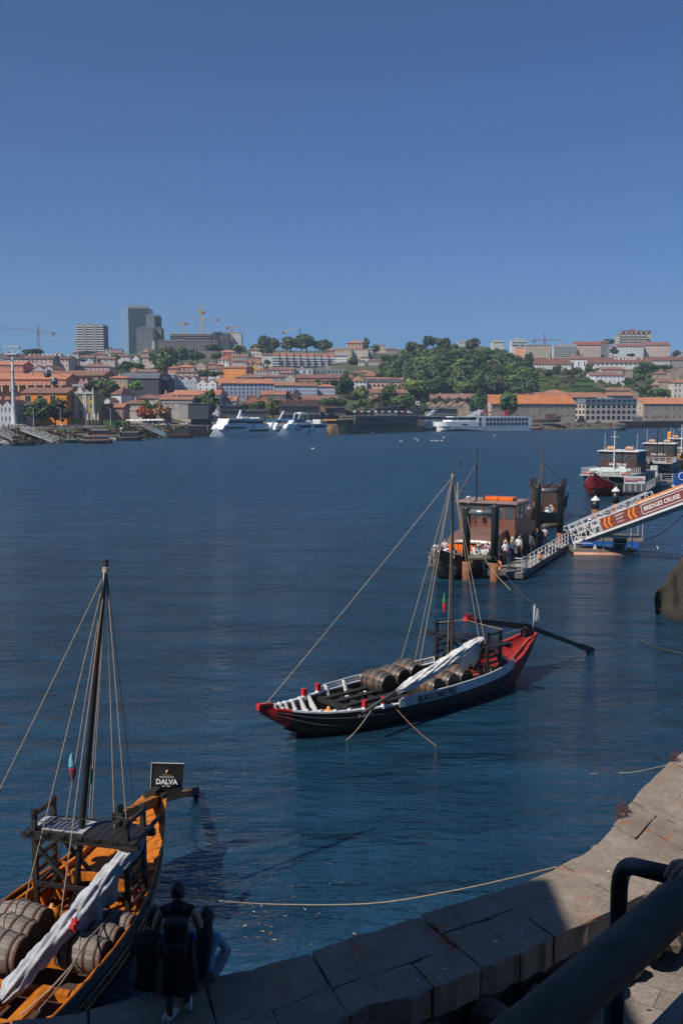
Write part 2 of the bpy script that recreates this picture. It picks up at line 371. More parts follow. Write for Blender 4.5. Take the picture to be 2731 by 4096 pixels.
def bld(label, c, x0, x1, ye, yb, o, dep, wall, roof=('gx', None, (.42, .17, .10)), wins=None, turn=0, cat='building', group=None, name='building', swin=True, over=.5, chim=0, wstyle='plain', wfill=(.38, .52), bands=None, key=None, mtl=None):
    u0, ve = px(c, x0, ye); u1, _ = px(c, x1, ye); _, vb = px(c, x0, yb)
    Y0 = SY_(u0) + o; P = at(u0, ve, Y0); t = R(turn); cs, sn = math.cos(t), math.sin(t)
    k1 = (u1 - 1365.5) / F * CP
    L = (k1 * Y0 - P.x) / (cs - k1 * sn)
    zb = at(u0, vb, Y0).z; h = P.z - zb
    corners = [(P.x + cs * a - sn * b, Y0 + sn * a + cs * b) for a in (0, L) for b in (0, dep)]
    zd = min(tz(*q) for q in corners) - 2 - zb
    zd = min(zd, -.5)
    g = thing(name, label, cat, (P.x, Y0, zb), t, group)
    wm = mtl or mat(wall, .85, .16, .25, streak=True, name='wall'); mb = MB(); mb.box(0, L, 0, dep, zd, h)
    typ, yr, rc = roof[0], roof[1], roof[2]
    um = (u0 + u1) / 2
    rb = MB(); rm = roof_mat(rc) if typ != 'flat' else mat(rc, .8, .2, .3)
    def hr(Yd): return max(.6, at(*px(c, (x0 + x1) / 2, yr), Yd).z - P.z) if yr is not None else 2.5
    ov = over
    if typ == 'gx':
        r = hr(Y0 + dep / 2 + sn * L / 2)
        mb.add([(0, 0, h), (0, dep, h), (0, dep / 2, h + r), (L, 0, h), (L, dep, h), (L, dep / 2, h + r)], [(0, 1, 2), (3, 5, 4)])
        e = ov * r / (dep / 2)
        for s in (0, 1):
            y1 = -ov if s == 0 else dep + ov
            q = [(-ov, y1, h - e + .15), (L + ov, y1, h - e + .15), (L + ov, dep / 2, h + r + .15), (-ov, dep / 2, h + r + .15)]
            rb.prism(q, (0, 0, .22))
    elif typ == 'hip':
        r = hr(Y0 + dep / 2 + sn * L / 2); i = min(dep / 2, L / 2 - .05)
        a = [(-ov, -ov, h + .05), (L + ov, -ov, h + .05), (L + ov, dep + ov, h + .05), (-ov, dep + ov, h + .05), (i, dep / 2, h + r), (L - i, dep / 2, h + r)]
        rb.add(a, [(0, 1, 5, 4), (1, 2, 5), (2, 3, 4, 5), (3, 0, 4), (3, 2, 1, 0)]); rb.box(-ov, L + ov, -ov, dep + ov, h - .2, h + .04)
    elif typ[:2] == 'gy':
        n = int(typ[2:] or 1); r = hr(Y0); wv = L / n
        for i in range(n):
            a = i * wv
            mb.add([(a, 0, h), (a + wv, 0, h), (a + wv / 2, 0, h + r), (a, dep, h), (a + wv, dep, h), (a + wv / 2, dep, h + r)], [(0, 1, 2), (3, 5, 4)])
            oo = ov if n == 1 else 0; e = oo * r / (wv / 2)
            rb.prism([(a - oo, -ov * .5, h - e + .12), (a + wv / 2, -ov * .5, h + r + .12), (a + wv / 2, dep + ov, h + r + .12), (a - oo, dep + ov, h - e + .12)], (0, 0, .2))
            rb.prism([(a + wv / 2, -ov * .5, h + r + .12), (a + wv + oo, -ov * .5, h - e + .12), (a + wv + oo, dep + ov, h - e + .12), (a + wv / 2, dep + ov, h + r + .12)], (0, 0, .2))
    elif typ == 'flat':
        rb.box(-.3, L + .3, -.3, dep + .3, h, h + .35); rb.box(-.1, L + .1, -.1, .2, h + .35, h + .9); rb.box(L * .3, L * .45, dep * .3, dep * .6, h + .35, h + 2.6)
    elif typ == 'shed':
        r = hr(Y0 + dep)
        rb.prism([(-ov, -ov, h + .1), (L + ov, -ov, h + .1), (L + ov, dep + ov, h + r), (-ov, dep + ov, h + r)], (0, 0, .25))
        mb.add([(0, 0, h), (0, dep, h), (0, dep, h + r), (L, 0, h), (L, dep, h), (L, dep, h + r)], [(0, 1, 2), (3, 5, 4), (1, 4, 5, 2)])
    mb.build('wall', wm, g); rb.build('roof', rm, g)
    if wins:
        rows, cols = wins[0], wins[1]; cnt = 0
        wv = L / cols; st = h / rows
        w_, h_ = wv * wfill[0], st * wfill[1]
        if w_ > 2.2 and wfill[0] < .5: w_ = 1.7
        me = win_mesh(w_, h_, wstyle)
        for r_ in range(rows):
            for c_ in range(cols):
                if cnt >= 95: break
                wo = link('window', me, g); wo.location = ((c_ + .5) * wv, -.02, (r_ + .52) * st); cnt += 1
        if swin and dep > 6 and cnt < 80:
            sc_ = max(1, int(dep / max(wv, 4))); side = L + .02 if um < 1365 else -.02
            for r_ in range(rows):
                for c_ in range(sc_):
                    if cnt >= 95: break
                    wo = link('window', me, g); wo.location = (side, (c_ + .5) * dep / sc_, (r_ + .52) * st); wo.rotation_euler = (0, 0, PI / 2 if um < 1365 else -PI / 2); cnt += 1
    if bands:                                   # balconies, one slab per storey
        bm_ = mat(bands[1], .6, .1, .5, name='balcony_paint'); nb = bands[0]
        b_ = MB(); b_.box(-.4, L + .4, -1.3, 0, -.12, .12); b_.box(-.4, L + .4, -1.3, -1.2, .12, bands[2] if len(bands) > 2 else .9)
        me = b_.mesh('balcony', bm_)
        for i in range(1, nb + 1): bo = link('balcony', me, g); bo.location = (0, 0, h * i / nb - h / nb * .5 - .4)
    if not chim and typ in ('gx', 'hip') and wins and L < 60: chim = 1 + int(x0) % 2
    for i in range(chim):
        cb = MB(); xx = L * (i + .6) / (chim + .3); cb.box(xx, xx + .8, dep * .35, dep * .35 + .8, h, h + (hr(Y0 + dep / 2) if yr else 2) + 1.0); cb.box(xx - .1, xx + .9, dep * .35 - .1, dep * .35 + .9, h + 2.6, h + 2.75); cb.build('chimney', mat((.5, .42, .36), .9), g)
    g['L'] = 0; del g['L']
    inf = dict(g=g, L=L, h=h, dep=dep, Y0=Y0, P=P, zb=zb, t=t)
    if key: BLD[key] = inf
    return inf
TER = (.38, .16, .095); TERB = (.50, .20, .11); BRN = (.26, .13, .09); DRK = (.20, .09, .065)
WHT = (.70, .69, .66); PNK = (.62, .45, .42); TAN = (.48, .38, .27); STN = (.40, .33, .25); GRY = (.30, .30, .31)
# ---- crop a, left bank
bld('long pinkish white lodge with dark roof carrying tall white letters', 'a', 38, 485, 572, 615, 335, 22, PNK, ('gx', 546, DRK), (1, 11), key='cock', wfill=(.2, .6))
bld('pale pink block joined to the lettered lodge at its right end', 'a', 420, 628, 575, 650, 325, 26, PNK, ('gx', 556, DRK), (2, 6), swin=True, wfill=(.3, .4))
bld('salmon red house with small square windows at the left edge', 'a', -60, 222, 628, 705, 235, 20, (.66, .24, .16), ('gx', 600, TERB), (2, 8), wfill=(.22, .35))
inf = bld('long orange red warehouse with an arcade along its lower floor', 'a', -80, 600, 757, 848, 140, 24, (.64, .25, .14), ('gx', 710, TERB), (1, 17), wfill=(.25, .4))
pb = MB(); pb.box(0, inf['L'], -3, 0, inf['h'] * .42, inf['h'] * .47)
pb.build('balcony', mat((.6, .34, .22), .8), inf['g'])
for i in range(9):
    q = MB(); xx = inf['L'] * (i + .45) / 9; q.box(xx, xx + .7, -3, -2.4, -1, inf['h'] * .42); q.build('pillar', mat((.68, .42, .28), .8), inf['g'])
bld('grey warehouse with two pointed gables behind the orange warehouse', 'a', 300, 488, 665, 720, 225, 26, (.42, .43, .45), ('gy2', 632, TER), (1, 4), swin=False, wfill=(.15, .3))
bld('pinkish white hall with hipped red roof left of the dark green trees', 'a', 690, 988, 642, 682, 330, 26, PNK, ('hip', 608, BRN), (1, 8), wfill=(.2, .55), chim=2)
bld('wide low shed with brown tiled roof behind the palace', 'a', 235, 930, 725, 765, 205, 34, (.4, .2, .15), ('gx', 682, BRN), None)
bld('row of three salmon sheds with pointed gables', 'a', 655, 800, 775, 815, 168, 26, (.55, .3, .24), ('gy3', 738, TER), (1, 3), swin=False, wfill=(.15, .45))
OR = bld('bright orange riverside building with three framed windows', 'a', 195, 600, 882, 1110, 62, 22, (.83, .27, .03), ('gx', 836, BRN), None)
for i, fx in enumerate((.14, .42, .70)):
    wo = link('window', win_mesh(2.2, 2.6, 'stone'), OR['g']); wo.location = (OR['L'] * fx, -.02, OR['h'] - 2.2)
pal = bld('ochre palace with white pilasters and a small central pediment', 'a', 602, 838, 884, 1105, 50, 20, (.42, .31, .12), ('flat', None, (.35, .33, .3)), (3, 6), wstyle='stone', wfill=(.3, .42), key='palace')
L, h = pal['L'], pal['h']; SM = mat((.6, .58, .54), .8)
for fx in (0, .3, .38, .64, .72, 1):
    q = MB(); q.box(L * fx - .35, L * fx + .35, -.25, 0, 0, h); q.build('pilaster', SM, pal['g'])
q = MB(); q.box(-.4, L + .4, -.45, 0, h - .1, h + .5); q.build('cornice', SM, pal['g'])
q = MB(); q.prism([(L * .37, -.5, h + .5), (L * .65, -.5, h + .5), (L * .51, -.5, h + 3.4)], (0, .8, 0)); q.build('pediment', SM, pal['g'])
for fx in (0, 1): q = MB(); q.lathe([(.3, 0), (.3, .7), (.5, .9), (.15, 1.3), (.3, 1.7), (0, 2.2)], 8, (L * fx, 0, h + .5)); q.build('finial', SM, pal['g'])
q = MB(); q.box(L * .46, L * .56, -.15, 0, 0, h * .3, 1); q.box(L * .44, L * .46, -.3, 0, 0, h * .36); q.box(L * .56, L * .58, -.3, 0, 0, h * .36); q.prism([(L * .43, -.35, h * .36), (L * .59, -.35, h * .36), (L * .51, -.35, h * .46)], (0, .35, 0)); q.build('door', [SM, mat((.03, .03, .04), .5)], pal['g'])
bld('grey white house with two pointed gables at the left riverside', 'a', -70, 106, 990, 1150, 40, 22, (.5, .5, .5), ('gy2', 944, BRN), (2, 5), swin=False, wstyle='dark', wfill=(.25, .5))
bld('small white house behind the tall cable car pylon', 'a', 118, 240, 992, 1150, 48, 16, (.56, .56, .55), ('hip', 950, BRN), (2, 4), wstyle='dark', wfill=(.3, .35), swin=False)
bld('brown roofed shed above the pylon base', 'a', 60, 265, 960, 1010, 92, 18, (.4, .3, .24), ('hip', 892, BRN), None)
bld('tan stone house with hipped orange roof beside the dark grey hall', 'a', 976, 1150, 742, 810, 168, 13, (.45, .33, .24), ('hip', 716, TERB), (1, 4), wfill=(.2, .4))
dk = bld('dark grey modern hall with a pitched metal roof', 'a', 1090, 1425, 748, 878, 190, 20, (.075, .08, .095), ('gx', 702, (.13, .14, .17)), None, turn=4)
dk2 = bld('navy gabled hall end with two pale rings painted near its peak', 'a', 1422, 1514, 752, 878, 180, 24, (.022, .026, .045), ('gy', 700, (.06, .065, .08)), None)
for dx in (-.7, .7): q = MB(); q.tube([(dk2['L'] / 2 + dx + .6 * math.cos(a * PI / 6), -.1, dk2['h'] + .2 + .6 * math.sin(a * PI / 6)) for a in range(13)], .1, 4); q.build('ring_sign', WHITE, dk2['g'])
for (a0, a1, b0, b1, cc) in ((.1, .62, .60, .76, (.16, .05, .04)), (.3, .7, .25, .36, (.12, .13, .15))):
    q = MB(); q.box(dk2['L'] * a0, dk2['L'] * a1, -.1, 0, dk2['h'] * b0, dk2['h'] * b1); q.build('window', mat(cc, .4), dk2['g'])
bld('plain white slab wall of a box shaped hall', 'a', 1488, 1560, 718, 832, 196, 14, (.62, .62, .62), ('flat', None, (.5, .5, .5)), None)
bld('pale blue grey house with three pointed gables', 'b', 103, 312, 762, 858, 200, 24, (.44, .48, .56), ('gy3', 724, TERB), (2, 6), swin=False, wfill=(.2, .35))
bld('white chapel like house with a hipped roof and round window', 'a', 1000, 1090, 888, 952, 108, 24, WHT, ('hip', 822, BRN), None, turn=-6)
bld('tiny white chapel with one pointed gable', 'a', 922, 996, 952, 982, 80, 18, WHT, ('gy', 922, BRN), None)
bld('long dusty red riverside range with a tiled roof', 'a', 842, 1105, 1010, 1105, 52, 14, (.45, .19, .14), ('gx', 978, TER), (1, 9), wfill=(.25, .5))
bld('pale house with a wide eaved brown roof behind the autumn trees', 'a', 1110, 1275, 972, 1060, 66, 16, (.5, .42, .34), ('hip', 930, BRN), (2, 7), wfill=(.4, .4))
bld('low white cottage under a broad brown roof behind the red trees', 'a', 1205, 1420, 925, 960, 112, 22, (.55, .5, .46), ('hip', 888, BRN), None)
bld('low white row with flat terracotta roof left of the dark station box', 'a', 1405, 1620, 905, 940, 118, 20, (.6, .58, .58), ('hip', 872, TER), (1, 8))
bld('wide dusty pink low shed by the street', 'a', 1160, 1500, 1035, 1108, 70, 12, (.42, .2, .16), ('gx', 1015, BRN), (1, 10), wfill=(.3, .5))
# ---- crop b, centre
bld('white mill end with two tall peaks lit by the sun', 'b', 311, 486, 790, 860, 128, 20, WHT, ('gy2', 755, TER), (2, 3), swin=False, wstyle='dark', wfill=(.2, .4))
bld('long white mill with shade in its blue grey wall colour and rows of tall windows', 'b', 486, 1000, 792, 925, 132, 18, (.40, .42, .52), ('gx', 756, TERB), (4, 14), turn=14, wstyle='dark', wfill=(.28, .6), swin=False)  # shade on the white mill front is put into this wall colour
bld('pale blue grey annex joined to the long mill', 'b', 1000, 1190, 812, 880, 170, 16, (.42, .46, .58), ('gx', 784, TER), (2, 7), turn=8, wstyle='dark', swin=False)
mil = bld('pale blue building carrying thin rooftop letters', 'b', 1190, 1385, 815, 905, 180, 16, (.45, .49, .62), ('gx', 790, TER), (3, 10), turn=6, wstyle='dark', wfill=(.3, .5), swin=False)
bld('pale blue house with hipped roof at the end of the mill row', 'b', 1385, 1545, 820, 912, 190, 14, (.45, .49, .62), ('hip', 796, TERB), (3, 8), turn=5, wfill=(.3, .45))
bld('low white hall with orange roof in front of the white mill', 'b', 90, 510, 898, 925, 92, 24, (.55, .55, .58), ('gx', 858, TERB), (1, 12), wfill=(.2, .4))
bld('bright red roofed shed behind the dark station box', 'b', 462, 658, 950, 985, 78, 14, (.5, .52, .58), ('gx', 914, TERB), (1, 5))
bld('low terracotta roofed row near the autumn trees', 'b', -30, 265, 940, 985, 82, 18, (.5, .42, .36), ('gx', 915, TER), (1, 8), wfill=(.2, .4))
bld('red roofed market hall with green glazing', 'b', 880, 1100, 895, 945, 98, 16, (.12, .2, .16), ('gx', 864, TER), (1, 7), wfill=(.8, .5), wstyle='plain')
bld('dark timber market hall with two pointed gables', 'b', 1098, 1222, 898, 945, 96, 18, (.06, .05, .05), ('gy2', 864, TER), None)
bld('terracotta roofed shed with two peaks behind the riverside trees', 'b', 748, 950, 935, 980, 88, 20, (.35, .15, .1), ('gy2', 900, TER), None)
bld('zigzag roofed market with six small peaks', 'b', 1030, 1395, 962, 990, 82, 22, (.10, .05, .045), ('gy6', 932, TERB), None, over=.2)
bld('long brown roofed cellar below the riverside trees', 'b', 1215, 1560, 940, 985, 105, 20, (.3, .14, .1), ('gx', 905, BRN), None)
bld('deep orange block of stained plaster on the slope', 'b', 545, 752, 655, 760, 270, 20, (.70, .25, .05), ('gx', 640, TER), (3, 6), turn=-12, wfill=(.15, .25))
bld('brown roofed hall with bright orange window surrounds', 'b', 655, 890, 738, 770, 232, 24, (.6, .3, .12), ('hip', 700, BRN), (1, 6), wfill=(.3, .5))
yel = bld('white and grey modern house with yellow panels', 'b', 750, 905, 618, 676, 300, 16, (.5, .48, .44), ('flat', None, (.2, .12, .1)), (2, 4), wstyle='dark')
q = MB(); q.box(yel['L'] * .46, yel['L'] * .64, -.2, 0, yel['h'] * .3, yel['h']); q.box(yel['L'] * .05, yel['L'] * .9, -.22, -.02, 0, yel['h'] * .3); q.build('panel', mat((.75, .38, .02), .6), yel['g'])
# apartment terrace
cols_ = [(.55, .52, .47), (.62, .53, .42), (.50, .52, .50), (.64, .58, .50), (.60, .58, .60), (.63, .55, .44), (.52, .55, .62), (.62, .62, .62), (.56, .60, .68)]
tone = ['cream', 'beige', 'grey', 'peach', 'mauve', 'sandy', 'bluish', 'white', 'pale blue']
for i in range(9):
    a = 985 + i * 62
    bld('%s fronted unit of the balconied hillside terrace, %s from its left end' % (tone[i], ['first', 'second', 'third', 'fourth', 'fifth', 'sixth', 'seventh', 'eighth', 'ninth'][i]), 'b', a, a + 61, 546 + i * 1.2, 642, 420, 14, cols_[i], ('gx', 520 + i * 1.5, TER if i % 3 else BRN), (4, 3), wstyle='dark', wfill=(.55, .4), bands=(4, (.66, .65, .62), .7), swin=False, group='units of the balconied hillside terrace', over=.2, name='terrace_house', cat='terraced house')
bld('white low range under the balconied terrace', 'b', 950, 1180, 672, 712, 350, 14, (.5, .49, .47), ('gx', 650, BRN), (1, 6))
bld('plain white block with flat roof under the balconied terrace', 'b', 1190, 1348, 668, 716, 345, 14, (.56, .56, .56), ('flat', None, (.4, .4, .4)), (1, 3))
bld('very long dusty red cellar roof across the slope', 'b', 1190, 1700, 745, 790, 285, 40, (.36, .18, .13), ('gx', 714, (.24, .11, .09)), None)
bld('grey flat topped concrete block beside the long cellar roof', 'b', 1380, 1640, 670, 715, 330, 16, GRY, ('flat', None, (.3, .3, .3)), (1, 8), wstyle='dark', wfill=(.6, .4))
bld('cream villa with a hipped roof on the crest under tall trees', 'b', 772, 902, 492, 542, 520, 12, (.62, .55, .44), ('hip', 472, BRN), (2, 4))
bld('white house with two windows on the upper slope', 'b', 503, 602, 578, 622, 400, 10, WHT, ('hip', 552, TER), (1, 3))
bld('deep red gabled house on the upper slope', 'b', 532, 630, 545, 590, 440, 12, (.45, .09, .07), ('gy', 512, (.4, .12, .1)), None)
bld('white and red roofed house right of the deep red house', 'b', 625, 765, 555, 590, 430, 10, WHT, ('gx', 535, BRN), (1, 5))
bld('long terracotta roofed villa over the deep red house', 'b', 510, 660, 512, 545, 500, 10, (.55, .45, .38), ('hip', 494, TERB), (1, 5))
bld('beige two window house low on the green slope', 'b', 115, 322, 692, 728, 255, 12, (.5, .42, .32), ('hip', 668, BRN), (1, 4), wfill=(.2, .5))
bld('pinkish grey gabled house on the slope', 'b', 285, 395, 632, 685, 300, 12, (.46, .32, .28), ('gy', 598, BRN), (2, 3), wfill=(.15, .3))
bld('small orange walled cottage on the slope', 'b', 50, 148, 655, 685, 290, 9, (.7, .3, .18), ('hip', 634, TER), (1, 3))
bld('flat terracotta roofed cottage right of the orange cottage', 'b', 140, 290, 645, 682, 310, 9, (.58, .4, .34), ('hip', 622, TERB), (1, 4))
bld('brown roofed two storey house left of the orange block', 'b', 392, 482, 620, 660, 330, 10, (.42, .33, .27), ('hip', 598, BRN), (2, 4))
bld('small salmon house beside the orange block', 'b', 478, 545, 625, 655, 320, 9, (.65, .3, .18), ('hip', 605, TERB), (1, 3))
bld('white low house tucked under the orange block', 'b', 408, 520, 662, 700, 285, 9, (.58, .6, .64), ('gx', 645, BRN), (1, 3))
bld('small orange box house above the yellow panelled house', 'b', 775, 880, 565, 600, 370, 9, (.66, .34, .15), ('flat', None, (.3, .14, .1)), (1, 4))
bld('row of tiny white houses left of the balconied terrace', 'b', 893, 985, 540, 580, 440, 9, (.6, .57, .56), ('gx', 528, DRK), (2, 6), wfill=(.3, .35))
bld('dull white houses under the row of tiny houses', 'b', 630, 850, 598, 630, 380, 9, (.5, .47, .46), ('gx', 582, DRK), (1, 9), wfill=(.2, .4))
bld('small stone gabled house above the annex roof', 'b', 1095, 1190, 745, 790, 215, 12, (.42, .4, .36), ('gy', 706, BRN), None)
bld('low terracotta roofed house under the white block', 'b', 1045, 1180, 698, 735, 260, 12, (.5, .42, .36), ('hip', 682, TER), (1, 4))
bld('flat brown house right of the orange block roofs', 'b', 890, 1085, 735, 770, 240, 12, (.34, .3, .3), ('gx', 722, BRN), (1, 5))
bld('two cream houses squeezed above the brown hall', 'b', 840, 946, 680, 728, 262, 9, (.5, .42, .34), ('flat', None, (.35, .2, .14)), (2, 4))
# crop a upper slope houses
def small(lab, c, a, b, ye, yb, o, col, rt='hip', dr=18, rc=BRN, w=(1, 3), tn=0):
    bld(lab, c, a, b, ye, yb, o, 9, col, (rt, ye - dr, rc), w, cat='house', name='house', turn=tn)
small('white gabled house in the middle of the upper left slope', 'a', 1184, 1258, 575, 602, 430, WHT, 'gy', 34, w=(1, 2))
small('cream house right of the white gabled house', 'a', 1258, 1392, 562, 605, 440, (.55, .47, .4), w=(2, 4))
small('terracotta roofed tower house on the left ridge', 'a', 1270, 1345, 512, 545, 560, (.45, .3, .25), 'hip', 26, TER)
small('white block under the dark glass tower', 'a', 1348, 1425, 508, 545, 600, (.58, .57, .55), 'flat', 0)
small('low white houses on the ridge under the glass tower', 'a', 1062, 1180, 546, 575, 480, (.6, .56, .54))
small('pinkish long house on the ridge below the banded tower', 'a', 830, 960, 530, 560, 520, (.52, .38, .33), w=(1, 5))
small('grey modern villa with a flat roof on the ridge', 'a', 920, 1105, 490, 525, 620, (.42, .42, .42), 'flat', 0, w=(1, 5))
small('white wall house with dark side below the long pinkish house', 'a', 722, 850, 560, 595, 420, (.5, .5, .5), 'gx', 14)
small('low roofed houses behind the pinkish ridge house', 'a', 985, 1120, 520, 550, 560, (.5, .36, .3))
small('house with a brown roof near the ridge trees', 'a', 870, 1040, 572, 600, 420, (.5, .44, .4), 'gx', 14)
small('terracotta hut amid the bushes below the ridge', 'a', 1170, 1232, 668, 700, 300, (.6, .3, .16), 'gy', 16, TERB)
small('flat brown roofed shed beside the terracotta hut', 'a', 1240, 1410, 690, 712, 270, (.45, .25, .18), 'gx', 20)
small('small pink house right of the dark green trees', 'a', 1510, 1600, 655, 690, 300, (.62, .3, .22), 'hip', 22, TERB)
small('long grey shed on the left horizon', 'a', -20, 240, 535, 575, 560, (.2, .2, .2), 'flat', 0)
small('cream corner house left of the lettered roof end', 'a', 480, 560, 530, 560, 520, (.55, .5, .42), 'hip', 14)
small('tiny grey house on the ridge by the banded tower', 'a', 655, 720, 515, 545, 560, (.45, .42, .4), 'hip', 12)
# ---- crop c
bld('long peach hotel stepping back under a dark glazed top floor', 'c', 345, 838, 563, 668, 210, 16, (.66, .40, .29), ('gx', 530, (.06, .065, .08)), (2, 13), wstyle='dark', wfill=(.55, .42), over=.2)
bld('long flat terracotta slab roof crowning the peach hotel', 'c', 372, 900, 530, 562, 218, 20, (.10, .11, .14), ('gx', 516, TER), (1, 14), wstyle='dark', wfill=(.8, .6))
bld('white cottage at the left end of the peach hotel', 'c', 232, 372, 548, 610, 215, 12, WHT, ('hip', 524, BRN), (2, 4))
bld('orange gabled cottage above the white cottage', 'c', 236, 345, 530, 560, 245, 12, (.66, .33, .18), ('gy', 500, TER), None)
bld('old grey mansion with hipped brown roof above the peach hotel', 'c', 345, 515, 498, 530, 270, 14, (.44, .36, .3), ('hip', 468, TER), (1, 4), wfill=(.5, .5))
bld('large terracotta roof over the slope left of the peach hotel', 'c', 215, 480, 480, 520, 310, 26, (.4, .25, .2), ('hip', 445, TER), None)
bld('ruined tan gabled house beside the wooded hill', 'c', 478, 600, 490, 530, 290, 14, (.42, .32, .22), ('gy', 450, BRN), (1, 3), wfill=(.15, .3))
bld('cream tower block stack at the top of the hill town', 'c', 240, 385, 265, 400, 470, 18, (.56, .50, .42), ('flat', None, (.5, .25, .15)), (5, 5), wfill=(.2, .3), chim=0)
bld('salmon rooftop block crowned with antennas', 'c', 196, 356, 205, 270, 560, 16, (.62, .34, .22), ('hip', 184, TERB), (2, 5))
bld('tan flat block left of the cream tower block', 'c', 92, 238, 262, 360, 480, 14, (.5, .4, .28), ('flat', None, (.45, .3, .2)), (3, 5), wfill=(.3, .3))
bld('white three storey block beneath the tan flat block', 'c', 82, 200, 320, 388, 440, 12, WHT, ('gx', 302, GRY), (3, 5), wstyle='dark', wfill=(.4, .4))
bld('white narrow house under the cream tower block', 'c', 322, 392, 332, 382, 440, 10, WHT, ('hip', 320, TER), (2, 3))
bld('grey apartment corner right of the cream tower block', 'c', 385, 428, 262, 380, 470, 14, (.36, .35, .35), ('flat', None, (.4, .4, .4)), (5, 3), wstyle='dark', wfill=(.6, .3))
bld('small white house with lit gable below the hill town', 'c', 298, 352, 370, 430, 380, 10, (.6, .56, .5), ('gx', 362, BRN), (2, 2))
bld('pale stone house edge beside the green slope', 'c', 392, 485, 366, 430, 380, 10, (.46, .43, .38), ('gx', 355, BRN), (2, 4))
bld('cream block behind trees on the hill crest', 'c', 470, 535, 225, 270, 600, 12, (.52, .44, .36), ('flat', None, (.3, .25, .22)), (2, 3))
bld('brown roofed houses right of the hill crest', 'c', 540, 640, 262, 300, 560, 12, (.4, .28, .22), ('hip', 245, BRN), (1, 4))
bld('little red hut at the end of the terrace', 'c', 22, 92, 270, 300, 500, 10, (.42, .2, .16), ('hip', 250, TER), (1, 3))
bld('grey apartment peeking over the wooded hill', 'c', 1190, 1260, 188, 260, 600, 12, (.5, .5, .5), ('flat', None, (.4, .4, .4)), (2, 4))
SW = stone_mat('ware', (.36, .28, .20), (.22, .17, .12), (.50, .42, .32), .1, .5, .4, False)
bld('long ruined stone warehouse under the cliff', 'c', 915, 1362, 706, 740, 120, 16, STN, ('gx', 664, (.28, .15, .12)), (1, 5), turn=2, wfill=(.08, .5), mtl=SW)
bld('brown stone warehouses with four pointed gables', 'c', 905, 1300, 775, 835, 60, 26, STN, ('gy4', 735, (.30, .17, .12)), (1, 8), swin=False, wfill=(.12, .35), mtl=SW)
bld('low red roofed cottages among the riverside trees', 'c', 398, 735, 655, 705, 150, 12, (.42, .26, .2), ('gx', 622, BRN), (1, 6))
bld('tiny white kiosk among the riverside trees', 'c', 788, 845, 738, 760, 80, 8, WHT, ('flat', None, (.5, .5, .5)), (1, 2))
# ---- crop d
SW2 = stone_mat('ware2', (.45, .37, .29), (.31, .25, .19), (.56, .48, .39), .08, .6, .4, False)
bld('stone warehouse with a sunlit gable and bright orange roof', 'd', 118, 757, 632, 757, 28, 17, STN, ('gx', 569, (.60, .21, .07)), (2, 15), turn=22, wfill=(.15, .2), mtl=SW2, wstyle='dark')
bld('small stone lean-to left of the orange roofed warehouse', 'd', 60, 118, 640, 745, 34, 12, STN, ('shed', 600, (.66, .23, .06)), None, mtl=SW2)
bld('terracotta roofed shed behind the stone warehouse', 'd', 460, 970, 572, 610, 108, 24, (.35, .22, .18), ('gx', 550, TER), None)
bld('hipped dome like terracotta roof behind the stone warehouse', 'd', 520, 705, 552, 580, 120, 20, (.35, .22, .18), ('hip', 524, TERB), None)
bld('low brown gabled sheds behind the stone warehouse', 'd', 275, 465, 572, 600, 90, 14, (.3, .18, .14), ('gy2', 552, BRN), None)
ho = bld('grey and cream hotel block with a grid of large square windows', 'd', 830, 1215, 632, 760, 30, 18, (.56, .47, .40), ('flat', None, (.15, .19, .23)), (3, 10), wstyle='dark', wfill=(.62, .62), over=.2, turn=18)
q = MB(); q.box(-.2, ho['L'] + .2, -.2, 10, ho['h'] + .4, ho['h'] + 3.6); q.build('top_floor', mat((.16, .20, .25), .5), ho['g'])
for i in range(10): wo = link('window', win_mesh(2.6, 1.6, 'dark'), ho['g']); wo.location = ((i + .5) * ho['L'] / 10, -.22, ho['h'] + 2)
put_text('sign_letters', 'THE REBELLO', mat((.8, .82, .85), .4), ho['g'], (ho['L'] * .36, -.3, ho['h'] + 3.9), width=13, ext=.1, bold=.02)
bld('dark glazed grey hotel wing behind the orange roof', 'd', 735, 990, 585, 700, 82, 20, (.17, .18, .20), ('gx', 560, TER), (4, 8), wstyle='dark', wfill=(.5, .4))
bld('grey glazed pavilion on top behind the cream hotel', 'd', 992, 1185, 572, 615, 84, 14, (.15, .2, .24), ('gx', 552, TER), (1, 9), wstyle='dark', wfill=(.7, .6))
bld('cream stone warehouse with roof windows at the right edge', 'd', 1268, 1720, 634, 765, 26, 20, STN, ('gx', 588, (.55, .22, .11)), (2, 9), turn=18, mtl=SW2, wfill=(.15, .2), wstyle='dark')
bld('low stone annex between the hotel and the right warehouse', 'd', 1190, 1262, 738, 768, 14, 8, (.12, .13, .14), ('flat', None, (.2, .2, .2)), None)
bld('long white lodge left wing with a dark red roof', 'd', 428, 716, 334, 366, 330, 20, WHT, ('gx', 290, DRK), (1, 12), wfill=(.2, .5))
gc = bld('white central lodge house with three balconied windows', 'd', 715, 835, 296, 366, 318, 24, (.78, .77, .74), ('hip', 260, BRN), (1, 3), wfill=(.2, .45), swin=False, key='gcent')
gr = bld('long white lodge right wing carrying large white letters', 'd', 835, 1320, 326, 350, 332, 22, WHT, ('gx', 284, DRK), (1, 14), wfill=(.4, .5), key='graham')
bld('white lodge annex at the far right of the lettered roof', 'd', 1320, 1456, 308, 335, 330, 30, (.55, .55, .55), ('gx', 280, DRK), None)
bld('white villa with dormers and balconies below the lodge', 'd', 903, 1118, 418, 480, 205, 16, (.74, .74, .74), ('hip', 392, BRN), (2, 7), chim=5, wfill=(.2, .45), turn=4)
